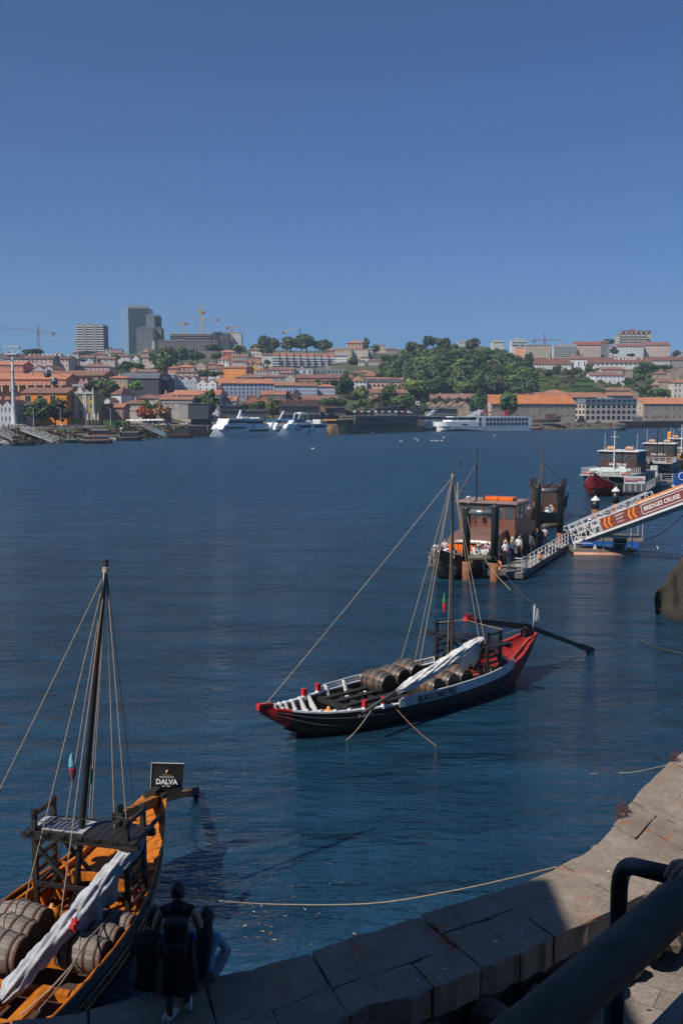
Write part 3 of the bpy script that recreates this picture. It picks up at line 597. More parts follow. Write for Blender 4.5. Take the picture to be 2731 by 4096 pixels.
bld('small white house left of the white villa', 'd', 858, 906, 415, 448, 222, 10, (.7, .7, .7), ('gx', 398, BRN), (1, 2))
bld('grey stone tower house right of the white villa', 'd', 1098, 1180, 378, 455, 230, 12, (.34, .28, .22), ('flat', None, (.4, .3, .2)), (2, 3), mtl=SW, wfill=(.15, .3))
bld('low tiled roof behind the white villa', 'd', 955, 1105, 375, 400, 240, 14, (.45, .35, .28), ('gx', 358, BRN), None)
bld('white apartment block with side balconies left of the red crane', 'd', 132, 206, 168, 250, 500, 16, (.56, .53, .47), ('gx', 153, GRY), (5, 4), wfill=(.25, .35))
bld('small pale apartment block with rooftop huts', 'd', 275, 378, 152, 192, 560, 16, (.62, .62, .60), ('flat', None, (.5, .5, .5)), (2, 5), bands=(2, (.66, .66, .64)))
bld('long cream and brown apartment block under the red crane', 'd', 378, 552, 192, 292, 470, 14, (.55, .48, .36), ('flat', None, (.3, .3, .3)), (5, 9), wfill=(.4, .35), wstyle='brown')
bld('plain salmon wall end left of the cream and brown block', 'd', 305, 380, 208, 290, 480, 8, (.68, .34, .22), ('flat', None, (.4, .4, .4)), None)
bld('white apartment slab left half with balconies', 'd', 590, 752, 192, 290, 450, 14, (.58, .56, .52), ('flat', None, (.4, .4, .4)), (6, 8), wfill=(.45, .38), bands=(6, (.6, .58, .55), .5))
bld('peach apartment slab right half with red rooftop', 'd', 752, 935, 188, 288, 450, 14, (.60, .46, .38), ('gx', 165, (.28, .08, .07)), (6, 9), wfill=(.4, .38), wstyle='dark')
bld('end of the peach apartment slab with shade in its grey colour', 'd', 935, 990, 170, 282, 456, 12, (.2, .2, .22), ('gx', 160, (.3, .1, .09)), None)  # separate end block, its side shade painted as dark grey
bld('white narrow block between the apartment slabs', 'd', 995, 1072, 200, 278, 480, 12, (.6, .6, .6), ('flat', None, (.3, .3, .3)), (4, 3), wfill=(.5, .35))
bld('tall cream tower with stepped dark balconies', 'd', 1084, 1280, 110, 205, 560, 18, (.58, .50, .40), ('flat', None, (.25, .12, .1)), (5, 6), wstyle='dark', wfill=(.6, .45), bands=(5, (.68, .64, .56), .6))
bld('recessed penthouse on the tall cream tower', 'd', 1098, 1310, 84, 112, 566, 12, (.45, .38, .32), ('flat', None, (.3, .12, .1)), (1, 6), wstyle='dark', wfill=(.6, .5))
bld('white apartment block with maroon roof right of centre', 'd', 1070, 1255, 200, 278, 455, 14, (.66, .66, .66), ('gx', 180, (.26, .1, .1)), (5, 9), wfill=(.3, .35))
bld('peach apartment block with maroon roof at the right', 'd', 1255, 1452, 190, 280, 450, 14, (.64, .50, .40), ('gx', 168, (.26, .1, .1)), (5, 10), wfill=(.3, .35))
bld('stone gabled ruin near the right edge', 'd', 1462, 1620, 392, 450, 200, 12, (.4, .3, .22), ('gy', 352, BRN), (2, 3), mtl=SW, wfill=(.12, .3))
bld('low stone ruin left of the gabled ruin', 'd', 1360, 1462, 405, 460, 215, 12, (.4, .3, .22), ('hip', 378, BRN), (1, 3), mtl=SW, wfill=(.12, .3))
bld('stone row with chimneys on the right slope', 'd', 1378, 1498, 465, 512, 165, 10, (.42, .33, .24), ('gx', 442, BRN), (2, 5), chim=3, wfill=(.15, .3))
bld('small stone cottage on the right slope', 'd', 1318, 1380, 495, 530, 150, 8, (.4, .28, .2), ('hip', 480, BRN), (1, 2))
bld('pale riverside house with tall windows at the right edge', 'd', 1497, 1640, 472, 592, 95, 14, (.6, .54, .48), ('hip', 448, TER), (3, 5), wfill=(.25, .45), wstyle='stone')
bld('grey building with a dark roof behind the right ruins', 'd', 1462, 1620, 304, 360, 330, 14, (.3, .28, .28), ('gx', 278, DRK), None)
bld('low brown sheds on the terraced garden', 'd', 985, 1165, 532, 552, 120, 10, (.32, .22, .17), ('gx', 514, BRN), (1, 5))
bld('small brown gabled shed right of the terraced garden', 'd', 1168, 1225, 552, 575, 95, 8, (.36, .25, .2), ('gy', 532, BRN), None)
bld('grey box house at the right end of the ridge', 'd', 1535, 1600, 245, 285, 480, 10, (.4, .42, .45), ('flat', None, (.4, .4, .4)), (2, 3))
# ---- towers on the left ridge
T1 = bld('white banded apartment tower with eleven storeys', 'a', 685, 945, 268, 508, 760, 24, (.10, .10, .11), ('flat', None, (.3, .3, .28)), (11, 8), wstyle='dark', wfill=(.7, .5), bands=(11, (.62, .62, .60), 1.0), cat='tower block', name='tower_block')
for fx in (.26, .64): q = MB(); q.box(T1['L'] * fx, T1['L'] * (fx + .13), -1.5, 0, 0, T1['h']); q.build('facade_panel', mat((.28, .24, .22), .8), T1['g'])
TG = bld('tall dark glass tower wrapped by a thin lattice at its left', 'a', 1150, 1356, 122, 510, 820, 26, (.035, .045, .05), ('flat', None, (.1, .12, .13)), None, cat='tower block', name='tower_block', mtl=mat((.03, .072, .088), .25, .3, .12, streak=True))
L, h = TG['L'], TG['h']
q = MB()
for i in range(30): q.box(0, L, -.12, 0, h * i / 30, h * i / 30 + .35)
for i in range(12): q.box(L * i / 12, L * i / 12 + .3, -.14, 0, 0, h)
q.build('glazing_bars', mat((.03, .035, .04), .5), TG['g'])
q = MB()
for i in range(27):
    z = h * 1.03 * i / 26; q.bar((-9, 0, z), (-.3, 0, z), .35)
for x in (-9, -6, -3, -.5): q.bar((x, 0, 0), (x, 0, h * 1.03), .35)
for i in range(26): q.bar((-9 + 3 * (i % 3), 0, h * 1.03 * i / 26), (-6 + 3 * (i % 3), 0, h * 1.03 * (i + 1) / 26), .22)
q.box(L * .0, L, 0, .3, h + .5, h + 4, 1); q.build('lattice', [mat((.40, .46, .45), .6), mat((.2, .24, .25), .6)], TG['g'])
bld('lower blue green glass block in front of the dark glass tower', 'a', 1310, 1400, 184, 300, 800, 20, (.1, .2, .2), ('flat', None, (.2, .3, .3)), (8, 6), wstyle='plain', wfill=(.7, .6), cat='tower block', name='tower_block', mtl=mat((.10, .20, .20), .2, .2, .1))
bld('dark glass side block right of the blue green block', 'a', 1400, 1438, 190, 300, 802, 20, (.03, .04, .05), ('flat', None, (.1, .1, .1)), None, cat='tower block', name='tower_block')
bld('unfinished concrete frame block at the foot of the glass tower', 'a', 1224, 1386, 300, 510, 780, 20, (.22, .22, .23), ('flat', None, (.2, .2, .2)), (11, 8), wstyle='dark', wfill=(.55, .62), cat='tower block', name='tower_block')
bld('brown clad block right of the unfinished frame', 'a', 1386, 1458, 298, 415, 785, 20, (.17, .12, .10), ('flat', None, (.15, .15, .15)), None, cat='tower block', name='tower_block')
bld('long unfinished concrete building with open dark bays', 'b', -42, 502, 412, 500, 700, 24, (.19, .155, .15), ('flat', None, (.2, .18, .18)), (5, 19), wstyle='dark', wfill=(.6, .5))
bld('dark right end of the long unfinished building', 'b', 502, 608, 405, 500, 705, 24, (.05, .055, .07), ('flat', None, (.08, .08, .08)), None)
bld('upper unfinished terrace floors with pale slabs', 'b', 68, 440, 352, 412, 740, 22, (.16, .14, .13), ('flat', None, (.35, .33, .3)), (3, 14), wstyle='dark', wfill=(.8, .5), bands=(3, (.38, .35, .32), .3))
bld('second unfinished terrace block right of the pale slabs', 'b', 440, 600, 338, 412, 745, 22, (.2, .18, .18), ('flat', None, (.35, .33, .3)), (4, 6), wstyle='dark', wfill=(.6, .5), bands=(4, (.45, .43, .42), .3))
bld('white finished apartment block beside the unfinished blocks', 'b', 602, 712, 338, 440, 760, 18, (.66, .66, .64), ('flat', None, (.4, .4, .4)), (6, 5), wfill=(.5, .4), wstyle='dark')
bld('pale grey concrete core left of the unfinished building', 'a', 1362, 1398, 420, 505, 715, 12, (.42, .42, .40), ('flat', None, (.4, .4, .4)), None)
bld('small grey concrete frame on the ridge', 'b', 70, 120, 345, 412, 760, 10, (.32, .32, .32), ('flat', None, (.3, .3, .3)), (3, 3), wstyle='dark', wfill=(.6, .5))
# rooftop lettering
def roof_sign(inf, body, xa, xb, c, yt, yb_, matr, dy=.5):
    u0, vt = px(c, xa, yt); u1, vb_ = px(c, xb, yb_); Y = inf['Y0'] + inf['dep'] * dy
    a = at(u0, vb_, Y); b = at(u1, vt, Y)
    ma = inf['g']; loc = Vector(((a.x + b.x) / 2, Y, (a.z + b.z) / 2)) - Vector((inf['P'].x, inf['Y0'], inf['zb']))
    n = len(body); wch = (b.x - a.x) / n
    for i, ch in enumerate(body):
        if ch == ' ': continue
        kw = dict(height=(b.z - a.z)) if ch != "'" else dict(height=(b.z - a.z) * .3)
        o = put_text('sign_letter', ch, matr, ma, (a.x - inf['P'].x + wch * (i + .5), Y - inf['Y0'], loc.z + ((b.z - a.z) * .35 if ch == "'" else 0)), ext=.3, bold=.03, **kw)
    q = MB(); q.box(a.x - inf['P'].x, b.x - inf['P'].x, Y - inf['Y0'] + .1, Y - inf['Y0'] + .25, a.z - inf['zb'] - .2, a.z - inf['zb'])
    for i in range(n + 1): q.bar((a.x - inf['P'].x + wch * i, Y - inf['Y0'] + .2, inf['h']), (a.x - inf['P'].x + wch * i, Y - inf['Y0'] + .2, a.z - inf['zb']), .12)
    q.build('sign_frame', mat((.2, .18, .16), .6), ma)
SL = mat((.82, .82, .78), .4, .05, name='sign_paint')
roof_sign(BLD['cock'], "COCKBURN'S", 255, 632, 'a', 526, 551, SL)
roof_sign(BLD['graham'], "GRAHAM'S", 1042, 1268, 'd', 283, 311, SL, .3)
roof_sign(mil, "FERREIRA", 1225, 1380, 'b', 788, 808, mat((.3, .12, .1), .5), .2)
roof_sign(pal, "PORTO CRUZ", 655, 742, 'a', 798, 818, mat((.7, .7, .72), .4), .8)
# ---------------------------------------------------------------- trees
rnd = random.Random(7)
def crown_mesh(seed, nl=11, nleaf=90, ls=.13, flat=.85, spread=.62):
    r = random.Random(seed); mb = MB(); lobes = []
    for i in range(nl):
        while 1:
            p = Vector((r.uniform(-1, 1), r.uniform(-1, 1), r.uniform(-1, 1)))
            if p.length < 1: break
        p *= spread; p.z *= flat; lobes.append((p, r.uniform(.26, .46)))
    for p, rad in lobes:
        for k in range(nleaf):
            d = Vector((r.gauss(0, 1), r.gauss(0, 1), r.gauss(0, 1) + .35)).normalized()
            c = p + d * rad * r.uniform(.7, 1.12)
            n = (d + Vector((r.gauss(0, .5), r.gauss(0, .5), r.gauss(0, .5)))).normalized()
            a = n.orthogonal().normalized(); a.rotate(Matrix.Rotation(r.uniform(0, 6.28), 3, n)); b = n.cross(a)
            s = ls * r.uniform(.5, 1.2)
            mb.add([c - a * s - b * s * .6, c + a * s - b * s * .5, c + a * s * .7 + b * s * .7, c - a * s * .8 + b * s * .6], [(0, 1, 2, 3)])
    return mb
CR = {}
LC = {'dark': (.040, .075, .022), 'mid': (.065, .115, .028), 'light': (.105, .16, .036), 'gold': (.17, .12, .02), 'rust': (.36, .10, .02), 'copper': (.27, .12, .05)}
def crown(kind, var, shape='round'):
    k = (kind, var, shape)
    if k not in CR:
        sd = {'round': dict(nl=12, flat=.8), 'tall': dict(nl=14, flat=1.0, spread=.58), 'wide': dict(nl=14, flat=.6, spread=.7), 'bush': dict(nl=8, nleaf=45, flat=.6)}[shape]
        CR[k] = crown_mesh(100 + var * 7 + len(shape), **sd).mesh('crown', leaf_mat(LC[kind]))
    return CR[k]
TRK = {}
def trunk_mesh(var):
    if var not in TRK:
        r = random.Random(var); mb = MB(); h = 1.0
        pts = [(0, 0, -.3), (r.uniform(-.02, .02), 0, .3), (r.uniform(-.05, .05), r.uniform(-.05, .05), .75)]
        mb.tube(pts, [.055, .045, .03], 6)
        for k in range(5):
            a = k * 1.26 + r.random(); z0 = .4 + .07 * k
            mb.tube([(0, 0, z0), (.14 * math.cos(a), .14 * math.sin(a), z0 + .15), (.34 * math.cos(a), .34 * math.sin(a), z0 + .3)], [.028, .02, .01], 5)
        TRK[var] = mb.mesh('trunk', mat((.12, .085, .06), .9, .3, 2, name='bark'))
    return TRK[var]
def tree_at(p, hgt, wid, kind, shape, label, group=None, gz=None):
    t = thing('tree', label, 'tree', p, rnd.uniform(0, 6.28), group)
    v = rnd.randrange(3)
    tr = link('trunk', trunk_mesh(v), t); tr.scale = (hgt * .8, hgt * .8, hgt * .6)
    c = link('crown', crown(kind, v, shape), t); ch = hgt * .88
    c.location = (0, 0, hgt - ch / 2 * .95); c.scale = (wid / 2 * 1.3, wid / 2 * 1.3, ch / 2 * 1.3)
    return t
def tree(label, c, xc, yt, yb, wpx, o, kind='mid', shape='round', group=None):
    u, vt = px(c, xc, yt); _, vb = px(c, xc, yb); Y = SY_(u) + o
    s = 2.24 if c != 'd' else 1.8869
    w = wpx / s / F * Y * CP; a = at(u, vb, Y); b = at(u, vt, Y)
    return tree_at(a, b.z - a.z, w, kind, shape, label, group)
T_ = [('big dark green tree by the pylon, left of its twin', 'a', 330, 940, 1180, 215, 32, 'dark', 'round'), ('big dark green tree in front of the orange building', 'a', 500, 952, 1180, 230, 33, 'dark', 'round'),
 ('rust orange tree by the market umbrellas', 'a', 1295, 975, 1140, 150, 40, 'rust', 'round'), ('green tree rising behind the rust orange tree', 'a', 1330, 910, 1130, 130, 48, 'light', 'round'), ('copper tree beside the dark station box', 'a', 1440, 945, 1140, 170, 40, 'copper', 'round'),
 ('broad dark tree on the ridge left of the copper crane mast', 'a', 300, 480, 560, 150, 480, 'dark', 'wide'), ('leafy tree above the navy hall', 'a', 1215, 775, 880, 120, 140, 'light', 'round'), ('dark tree beside the tan stone house', 'a', 935, 728, 900, 190, 135, 'mid', 'round'),
 ('grey green tree left of the tan stone house', 'a', 815, 775, 890, 120, 120, 'dark', 'round'), ('green tree below the tan stone house', 'a', 1010, 800, 905, 130, 120, 'mid', 'round'), ('low tree at the foot of the tan stone house', 'a', 900, 850, 930, 140, 105, 'light', 'wide'),
 ('round tree on the slope right of the pinkish hall', 'a', 1140, 580, 690, 140, 330, 'dark', 'round'), ('tall tree on the slope by the small white houses', 'a', 1420, 500, 650, 150, 400, 'dark', 'tall'), ('broad tree at the edge of the upper slope', 'a', 1500, 478, 690, 190, 380, 'dark', 'tall'),
 ('palm like tree on the green slope', 'a', 1475, 560, 690, 80, 350, 'mid', 'tall'), ('low bushy tree above the white gabled house', 'a', 1030, 535, 600, 80, 470, 'dark', 'round'), ('bushy tree below the banded tower', 'a', 765, 498, 545, 110, 640, 'mid', 'wide'),
 ('small green tree beside the low white house on the ridge', 'a', 740, 560, 610, 60, 400, 'mid', 'round'), ('slope tree over the orange cottages', 'a', 1440, 620, 690, 110, 310, 'mid', 'wide'), ('hillside tree right of the round one', 'a', 1240, 600, 680, 100, 340, 'mid', 'wide'),
 ('tall green tree right of the dark station box', 'b', 440, 865, 1090, 150, 45, 'mid', 'tall'), ('green tree behind the dark station box', 'b', 350, 870, 1000, 140, 60, 'mid', 'round'), ('green tree by the glass pavilion, tallest there', 'b', 990, 940, 1090, 140, 45, 'light', 'round'),
 ('green tree between the two glass pavilions', 'b', 870, 935, 1060, 150, 62, 'mid', 'round'), ('olive tree left of the pavilion roof end', 'b', 770, 960, 1050, 120, 60, 'light', 'round'), ('dark tree among the ridge construction', 'b', 460, 440, 520, 150, 560, 'mid', 'wide'),
 ('left dark tree under the unfinished building', 'b', 60, 485, 640, 150, 430, 'dark', 'tall'), ('second dark tree under the unfinished building', 'b', 175, 470, 600, 130, 440, 'dark', 'tall'), ('third dark tree under the unfinished building', 'b', 310, 500, 610, 150, 420, 'dark', 'round'),
 ('leafy tree right of the unfinished building', 'b', 490, 505, 590, 110, 430, 'mid', 'round'), ('light green tree on the crest by the orange crane', 'b', 690, 440, 530, 110, 520, 'light', 'round'), ('slim cypress like tree on the crest', 'b', 885, 372, 510, 60, 560, 'dark', 'tall'),
 ('tall dark tree beside the slim crest tree', 'b', 940, 370, 510, 90, 555, 'dark', 'tall'), ('broad tree on the crest left of the great oak', 'b', 1010, 375, 520, 110, 550, 'dark', 'round'), ('great light green oak on the crest', 'b', 1150, 362, 520, 190, 540, 'mid', 'round'),
 ('highest broad tree of the crest', 'b', 1290, 335, 520, 230, 550, 'mid', 'round'), ('broad tree at the right end of the crest', 'b', 1440, 402, 510, 160, 545, 'mid', 'wide'), ('low crest tree behind the cream villa', 'b', 840, 440, 500, 110, 560, 'mid', 'wide'),
 ('low bush like tree right of the cream villa', 'b', 930, 480, 540, 110, 500, 'mid', 'wide'), ('small tree beside the terrace', 'b', 945, 575, 640, 60, 400, 'dark', 'round'), ('garden tree among the slope cottages', 'b', 380, 670, 750, 110, 260, 'mid', 'wide'), ('garden tree left of the orange block', 'b', 470, 680, 745, 120, 245, 'mid', 'wide'),
 ('dark tree at the end of the mill row', 'b', 1490, 755, 850, 160, 225, 'dark', 'round'), ('small tree left of the tree by the mill row', 'b', 1388, 752, 790, 60, 240, 'mid', 'round'), ('greyish riverside tree above the brown cellar', 'b', 1460, 925, 1010, 150, 62, 'dark', 'wide'), ('small riverside tree by the glass hall', 'b', 1540, 930, 1020, 110, 62, 'mid', 'round'),
 ('dark conifer left of the white cottage', 'c', 190, 460, 570, 50, 235, 'dark', 'tall'), ('dense dark tree below the conifer', 'c', 165, 510, 700, 150, 150, 'dark', 'tall'), ('dense dark tree left under the cellar roof', 'c', 50, 530, 600, 120, 210, 'dark', 'round'), ('tree beside the old grey mansion', 'c', 245, 465, 520, 90, 290, 'dark', 'round'),
 ('grey green plane tree with a forked trunk', 'c', 330, 600, 740, 150, 95, 'light', 'tall'), ('leafy tree left of the plane tree', 'c', 250, 655, 740, 110, 92, 'dark', 'round'), ('riverside tree above the left glass hall', 'c', 150, 695, 800, 130, 62, 'mid', 'round'), ('riverside tree at far left of the glass hall', 'c', 40, 700, 790, 130, 62, 'dark', 'round'),
 ('riverside tree over the pergola', 'c', 370, 700, 815, 140, 58, 'mid', 'round'), ('leafy riverside tree left of the dark pavilion', 'c', 280, 720, 815, 110, 58, 'light', 'round'), ('tall plane tree in front of the peach hotel', 'c', 590, 578, 740, 120, 98, 'mid', 'tall'), ('greyish tree left of the tall plane tree', 'c', 520, 630, 740, 100, 92, 'dark', 'tall'),
 ('riverside tree behind the dark pavilion roof', 'c', 650, 665, 790, 130, 62, 'light', 'round'), ('riverside tree right of the pavilion roof', 'c', 735, 665, 800, 120, 62, 'mid', 'tall'), ('bushy tree beside the red tower of trees', 'c', 860, 745, 850, 120, 50, 'mid', 'round'), ('tree between the pavilion and the bushy tree', 'c', 800, 760, 850, 80, 50, 'dark', 'tall'),
 ('yellow tinted tree near the peach hotel end', 'c', 450, 695, 760, 80, 90, 'gold', 'round'), ('brown green tree by the ruined warehouse', 'c', 870, 640, 730, 90, 140, 'dark', 'wide'), ('conifer left of the stone gable', 'c', 1325, 690, 850, 80, 36, 'dark', 'tall'), ('tall conifer in front of the stone gable', 'c', 1390, 625, 850, 110, 34, 'dark', 'tall'),
 ('dark tree on the hill town crest', 'c', 365, 168, 280, 60, 520, 'dark', 'tall'), ('bright tree on the hill town crest', 'c', 440, 208, 310, 110, 520, 'mid', 'round'), ('dark tree beneath the cream tower block', 'c', 262, 340, 425, 120, 400, 'dark', 'round'), ('tree at the left horizon of the hill town', 'c', 15, 180, 290, 90, 540, 'mid', 'round'),
 ('umbrella pine standing above the wooded hill', 'c', 905, 140, 260, 70, 330, 'dark', 'wide'), ('second umbrella pine above the wooded hill', 'c', 965, 145, 250, 60, 335, 'dark', 'wide'), ('round crowned tree atop the wooded hill', 'c', 1070, 162, 260, 130, 325, 'dark', 'wide'), ('tall round tree at the right top of the wooded hill', 'c', 1305, 155, 290, 130, 320, 'dark', 'round'),
 ('big tree on the left shoulder of the wooded hill', 'c', 800, 185, 330, 140, 300, 'mid', 'round'), ('dark tree on the green meadow edge', 'c', 570, 300, 400, 150, 270, 'dark', 'round'),
 ('tall tree with orange leaves before the orange roof', 'd', 248, 548, 740, 130, 20, 'mid', 'tall'), ('dark tree by the lodge left wing', 'd', 398, 250, 370, 70, 290, 'dark', 'tall'), ('bushy tree left of the lodge', 'd', 345, 330, 400, 90, 280, 'mid', 'round'), ('dark round tree in front of the apartment slabs', 'd', 1040, 205, 275, 62, 350, 'dark', 'round'),
 ('broad tree behind the apartment slabs', 'd', 1005, 142, 190, 90, 560, 'dark', 'wide'), ('small round tree below the maroon roof', 'd', 1172, 252, 282, 50, 345, 'dark', 'wide'), ('tree left of the villa below the central lodge', 'd', 848, 335, 400, 60, 280, 'dark', 'tall'), ('tree cluster right of the stone tower house', 'd', 1250, 330, 440, 120, 260, 'dark', 'round'),
 ('tree right of the lodge cluster', 'd', 1325, 325, 400, 110, 280, 'mid', 'round'), ('tree near the right edge below the lodge', 'd', 1420, 335, 380, 100, 285, 'mid', 'wide'), ('garden tree under the stone tower house', 'd', 1225, 400, 480, 110, 220, 'mid', 'round'), ('garden tree right of the white villa wall', 'd', 1150, 440, 500, 90, 190, 'mid', 'wide'),
 ('tree on the lower garden by the brown sheds', 'd', 1280, 475, 560, 90, 140, 'mid', 'round'), ('bushy tree on the lower right slope', 'd', 1380, 515, 590, 110, 110, 'mid', 'wide'), ('bushy tree next to the pale riverside house', 'd', 1460, 520, 592, 90, 108, 'light', 'wide'), ('tree on the right ridge beside the grey box house', 'd', 1512, 220, 290, 50, 460, 'dark', 'round'),
 ('ridge tree below the dark lodge roofs', 'd', 1330, 390, 450, 90, 235, 'light', 'wide'), ('garden tree in front of the lodge terrace', 'd', 615, 340, 400, 60, 270, 'mid', 'round'), ('terrace tree left of the central lodge', 'd', 560, 375, 425, 80, 240, 'dark', 'wide'), ('small terrace tree under the lodge', 'd', 740, 372, 420, 100, 235, 'mid', 'wide')]
for r_ in T_: tree(*r_)
# the wooded hill: separate trees over the steep slope
top = [(1500, 1500), (1560, 1440), (1600, 1400), (1660, 1372), (1740, 1372), (1900, 1385), (2000, 1392), (2060, 1400), (2110, 1420), (2130, 1470)]
n = 0
while n < 150:
    u = rnd.uniform(1530, 2125); o = rnd.uniform(125, 330); z = zt(u, o); Y = SY_(u) + o
    v = 1640 - (z - H) * F / Y
    if u < 1700 and o < 160 + (1700 - u) * .45 and rnd.random() < .8: continue
    hh = rnd.uniform(9, 15)
    if v - hh * F / Y < interp(top, u): continue
    k = rnd.choice(['dark', 'dark', 'dark', 'dark', 'mid', 'mid', 'light'])
    tree_at(((u - 1365.5) / F * Y * CP, Y, z - 1), hh, hh * rnd.uniform(.8, 1.15), k, rnd.choice(['round', 'round', 'tall', 'wide']), 'leafy tree packed among others in the wood on the steep hill', 'trees of the wooded hill'); n += 1
# bushes filling slopes (ground cover)
def bush_cover(name, label, reg, cnt, smin, smax, col):
    mb = MB(); base = crown_mesh(5, 5, 12, .3, .6, .5)
    for i in range(cnt):
        ua, ub, oa, ob = reg[rnd.randrange(len(reg))]
        u = rnd.uniform(ua, ub); o = rnd.uniform(oa, ob); Y = SY_(u) + o; s = rnd.uniform(smin, smax)
        T = Matrix.Translation(((u - 1365.5) / F * Y * CP, Y, zt(u, o) + s * .3)) @ Matrix.Rotation(rnd.uniform(0, 6.28), 4, 'Z') @ Matrix.Scale(s, 4)
        mb.T = T; mb.add(base.v, base.f)
    mb.T = None
    tag(mb.build(name, leaf_mat(col)), label, 'bushes', None, 'stuff')
bush_cover('hill_undergrowth', 'dense green undergrowth covering the wooded hill', [(1520, 2130, 90, 340)], 700, 2.2, 4.5, (.035, .06, .018))
bush_cover('garden_shrubs', 'green and yellowish terraced garden shrubs below the lodge', [(2090, 2480, 110, 300), (2480, 2731, 90, 260)], 520, 1.5, 3.4, (.075, .10, .025))
bush_cover('meadow_shrubs', 'light green scrub on the open meadow of the hill', [(1540, 1680, 150, 240), (1700, 1950, 85, 120)], 160, 1.2, 2.6, (.10, .13, .03))
bush_cover('slope_shrubs', 'scattered garden shrubs between the slope houses', [(450, 1300, 230, 520), (0, 500, 380, 700)], 560, 1.6, 3.6, (.045, .075, .022))
bush_cover('bank_weeds', 'orange and green weeds on the stony left bank', [(0, 640, 3, 9), (330, 760, 3, 8), (2200, 2560, 3, 9)], 300, .4, 1.1, (.22, .12, .03))
# hedges in the terraced garden (each row one hedge)
for i, (a, b, y, o) in enumerate([(480, 640, 430, 215), (620, 780, 438, 210), (470, 560, 455, 190), (760, 900, 452, 188), (500, 720, 505, 150), (730, 900, 500, 148), (880, 985, 530, 125)]):
    u0, v = px('d', a, y); u1, _ = px('d', b, y); Y = SY_(u0) + o; p = at(u0, v, Y); q = at(u1, v, Y); z = min(tz(p.x, Y), p.z)
    mb = MB(); L = q.x - p.x; base = crown_mesh(9 + i, 5, 12, .3, .6, .5)
    for k in range(int(L / 1.2)):
        mb.T = Matrix.Translation((k * 1.2, 0, p.z - z - .3)) @ Matrix.Scale(1.5, 4); mb.add(base.v, base.f)
    mb.T = None; mb.box(0, L, -.6, .8, -2, p.z - z - .3)
    o_ = mb.build('hedge', leaf_mat((.07, .11, .025))); o_.location = (p.x, Y, z)
    tag(o_, ['long clipped hedge on the upper garden terrace, left part', 'clipped hedge on the upper garden terrace under the central lodge', 'short hedge at the wood edge', 'clipped hedge left of the white villa', 'long hedge across the lower garden', 'lower garden hedge under the villa', 'short hedge above the brown sheds'][i], 'hedge', 'hedges of the terraced garden')
for i, (a, b) in enumerate(((925, 1038), (1036, 1146))):
    u0, v = px('a', a, 1175); u1, vt = px('a', b, 1118); Y = SY_(u0) + 16; p = at(u0, v, Y); q = at(u1, vt, Y); mb = MB()
    mb.box(0, q.x - p.x, 0, 3, -.5, q.z - p.z - .3); base = crown_mesh(31 + i, 5, 30, .2, .6, .5)
    for k in range(26):
        mb.T = Matrix.Translation((rnd.uniform(0.3, q.x - p.x - .3), rnd.uniform(-.1, 2), rnd.uniform(.5, q.z - p.z - .5))) @ Matrix.Scale(.9, 4); mb.add(base.v, base.f)
    mb.T = None; o_ = mb.build('hedge', leaf_mat((.04, .075, .02))); o_.location = p
    tag(o_, ['tall clipped box hedge on the left bank, left one of two', 'tall clipped box hedge on the left bank, right one of two'][i], 'hedge', 'box hedges on the left bank')
# rocks of the bank
mb = MB()
for i in range(900):
    u = rnd.choice([rnd.uniform(-100, 700), rnd.uniform(2120, 2560)]); o = rnd.uniform(-1, 8); Y = SY_(u) + o; s = rnd.uniform(.35, 1.1)
    x = (u - 1365.5) / F * Y * CP; z = zt(u, o)
    mb.T = Matrix.Translation((x, Y, z)) @ Matrix.Rotation(rnd.uniform(0, 6), 4, (rnd.random(), rnd.random(), 1)) @ Matrix.Scale(s, 4)
    mb.add([(1, 0, 0), (-.8, .3, 0), (0, 1, .1), (.1, -.9, 0), (0, 0, .8), (0, .1, -.8)], [(0, 2, 4), (2, 1, 4), (1, 3, 4), (3, 0, 4), (2, 0, 5), (1, 2, 5), (3, 1, 5), (0, 3, 5)])
mb.T = None; tag(mb.build('bank_rocks', mat((.17, .14, .11), .95, .4, .3)), 'tumbled brown rocks along the waterline', 'rocks', None, 'stuff')
# quay wall on the far bank
def quay(label, ua, ub, col, top=5.1, n=48):
    mb = MB(); pts = []
    for i in range(n + 1):
        u = lerp(ua, ub, i / n); Y = SY_(u) - 1.2; pts.append(Vector(((u - 1365.5) / F * Y * CP, Y, 0)))
    o0 = pts[0].copy()
    for a, b in zip(pts, pts[1:]):
        a = a - o0; b = b - o0
        mb.add([(a.x, a.y, -2), (b.x, b.y, -2), (b.x, b.y, top), (a.x, a.y, top), (a.x, a.y + 16, top), (b.x, b.y + 16, top)], [(0, 1, 2, 3), (3, 2, 5, 4)])
        mb.box(a.x, a.x + .5, a.y - .3, a.y, -1, top - .3)
    o = mb.build('quay_wall', col); o.location = o0; tag(o, label, 'quay wall')
quay('dark stained concrete quay behind the white ferries', 742, 2110, stone_mat('fq', (.17, .15, .13), (.08, .07, .06), (.26, .23, .2), .1, .4, .4, False))
quay('black low quay under the right stone warehouse', 2485, 3100, mat((.03, .03, .032), .8), 4.6)
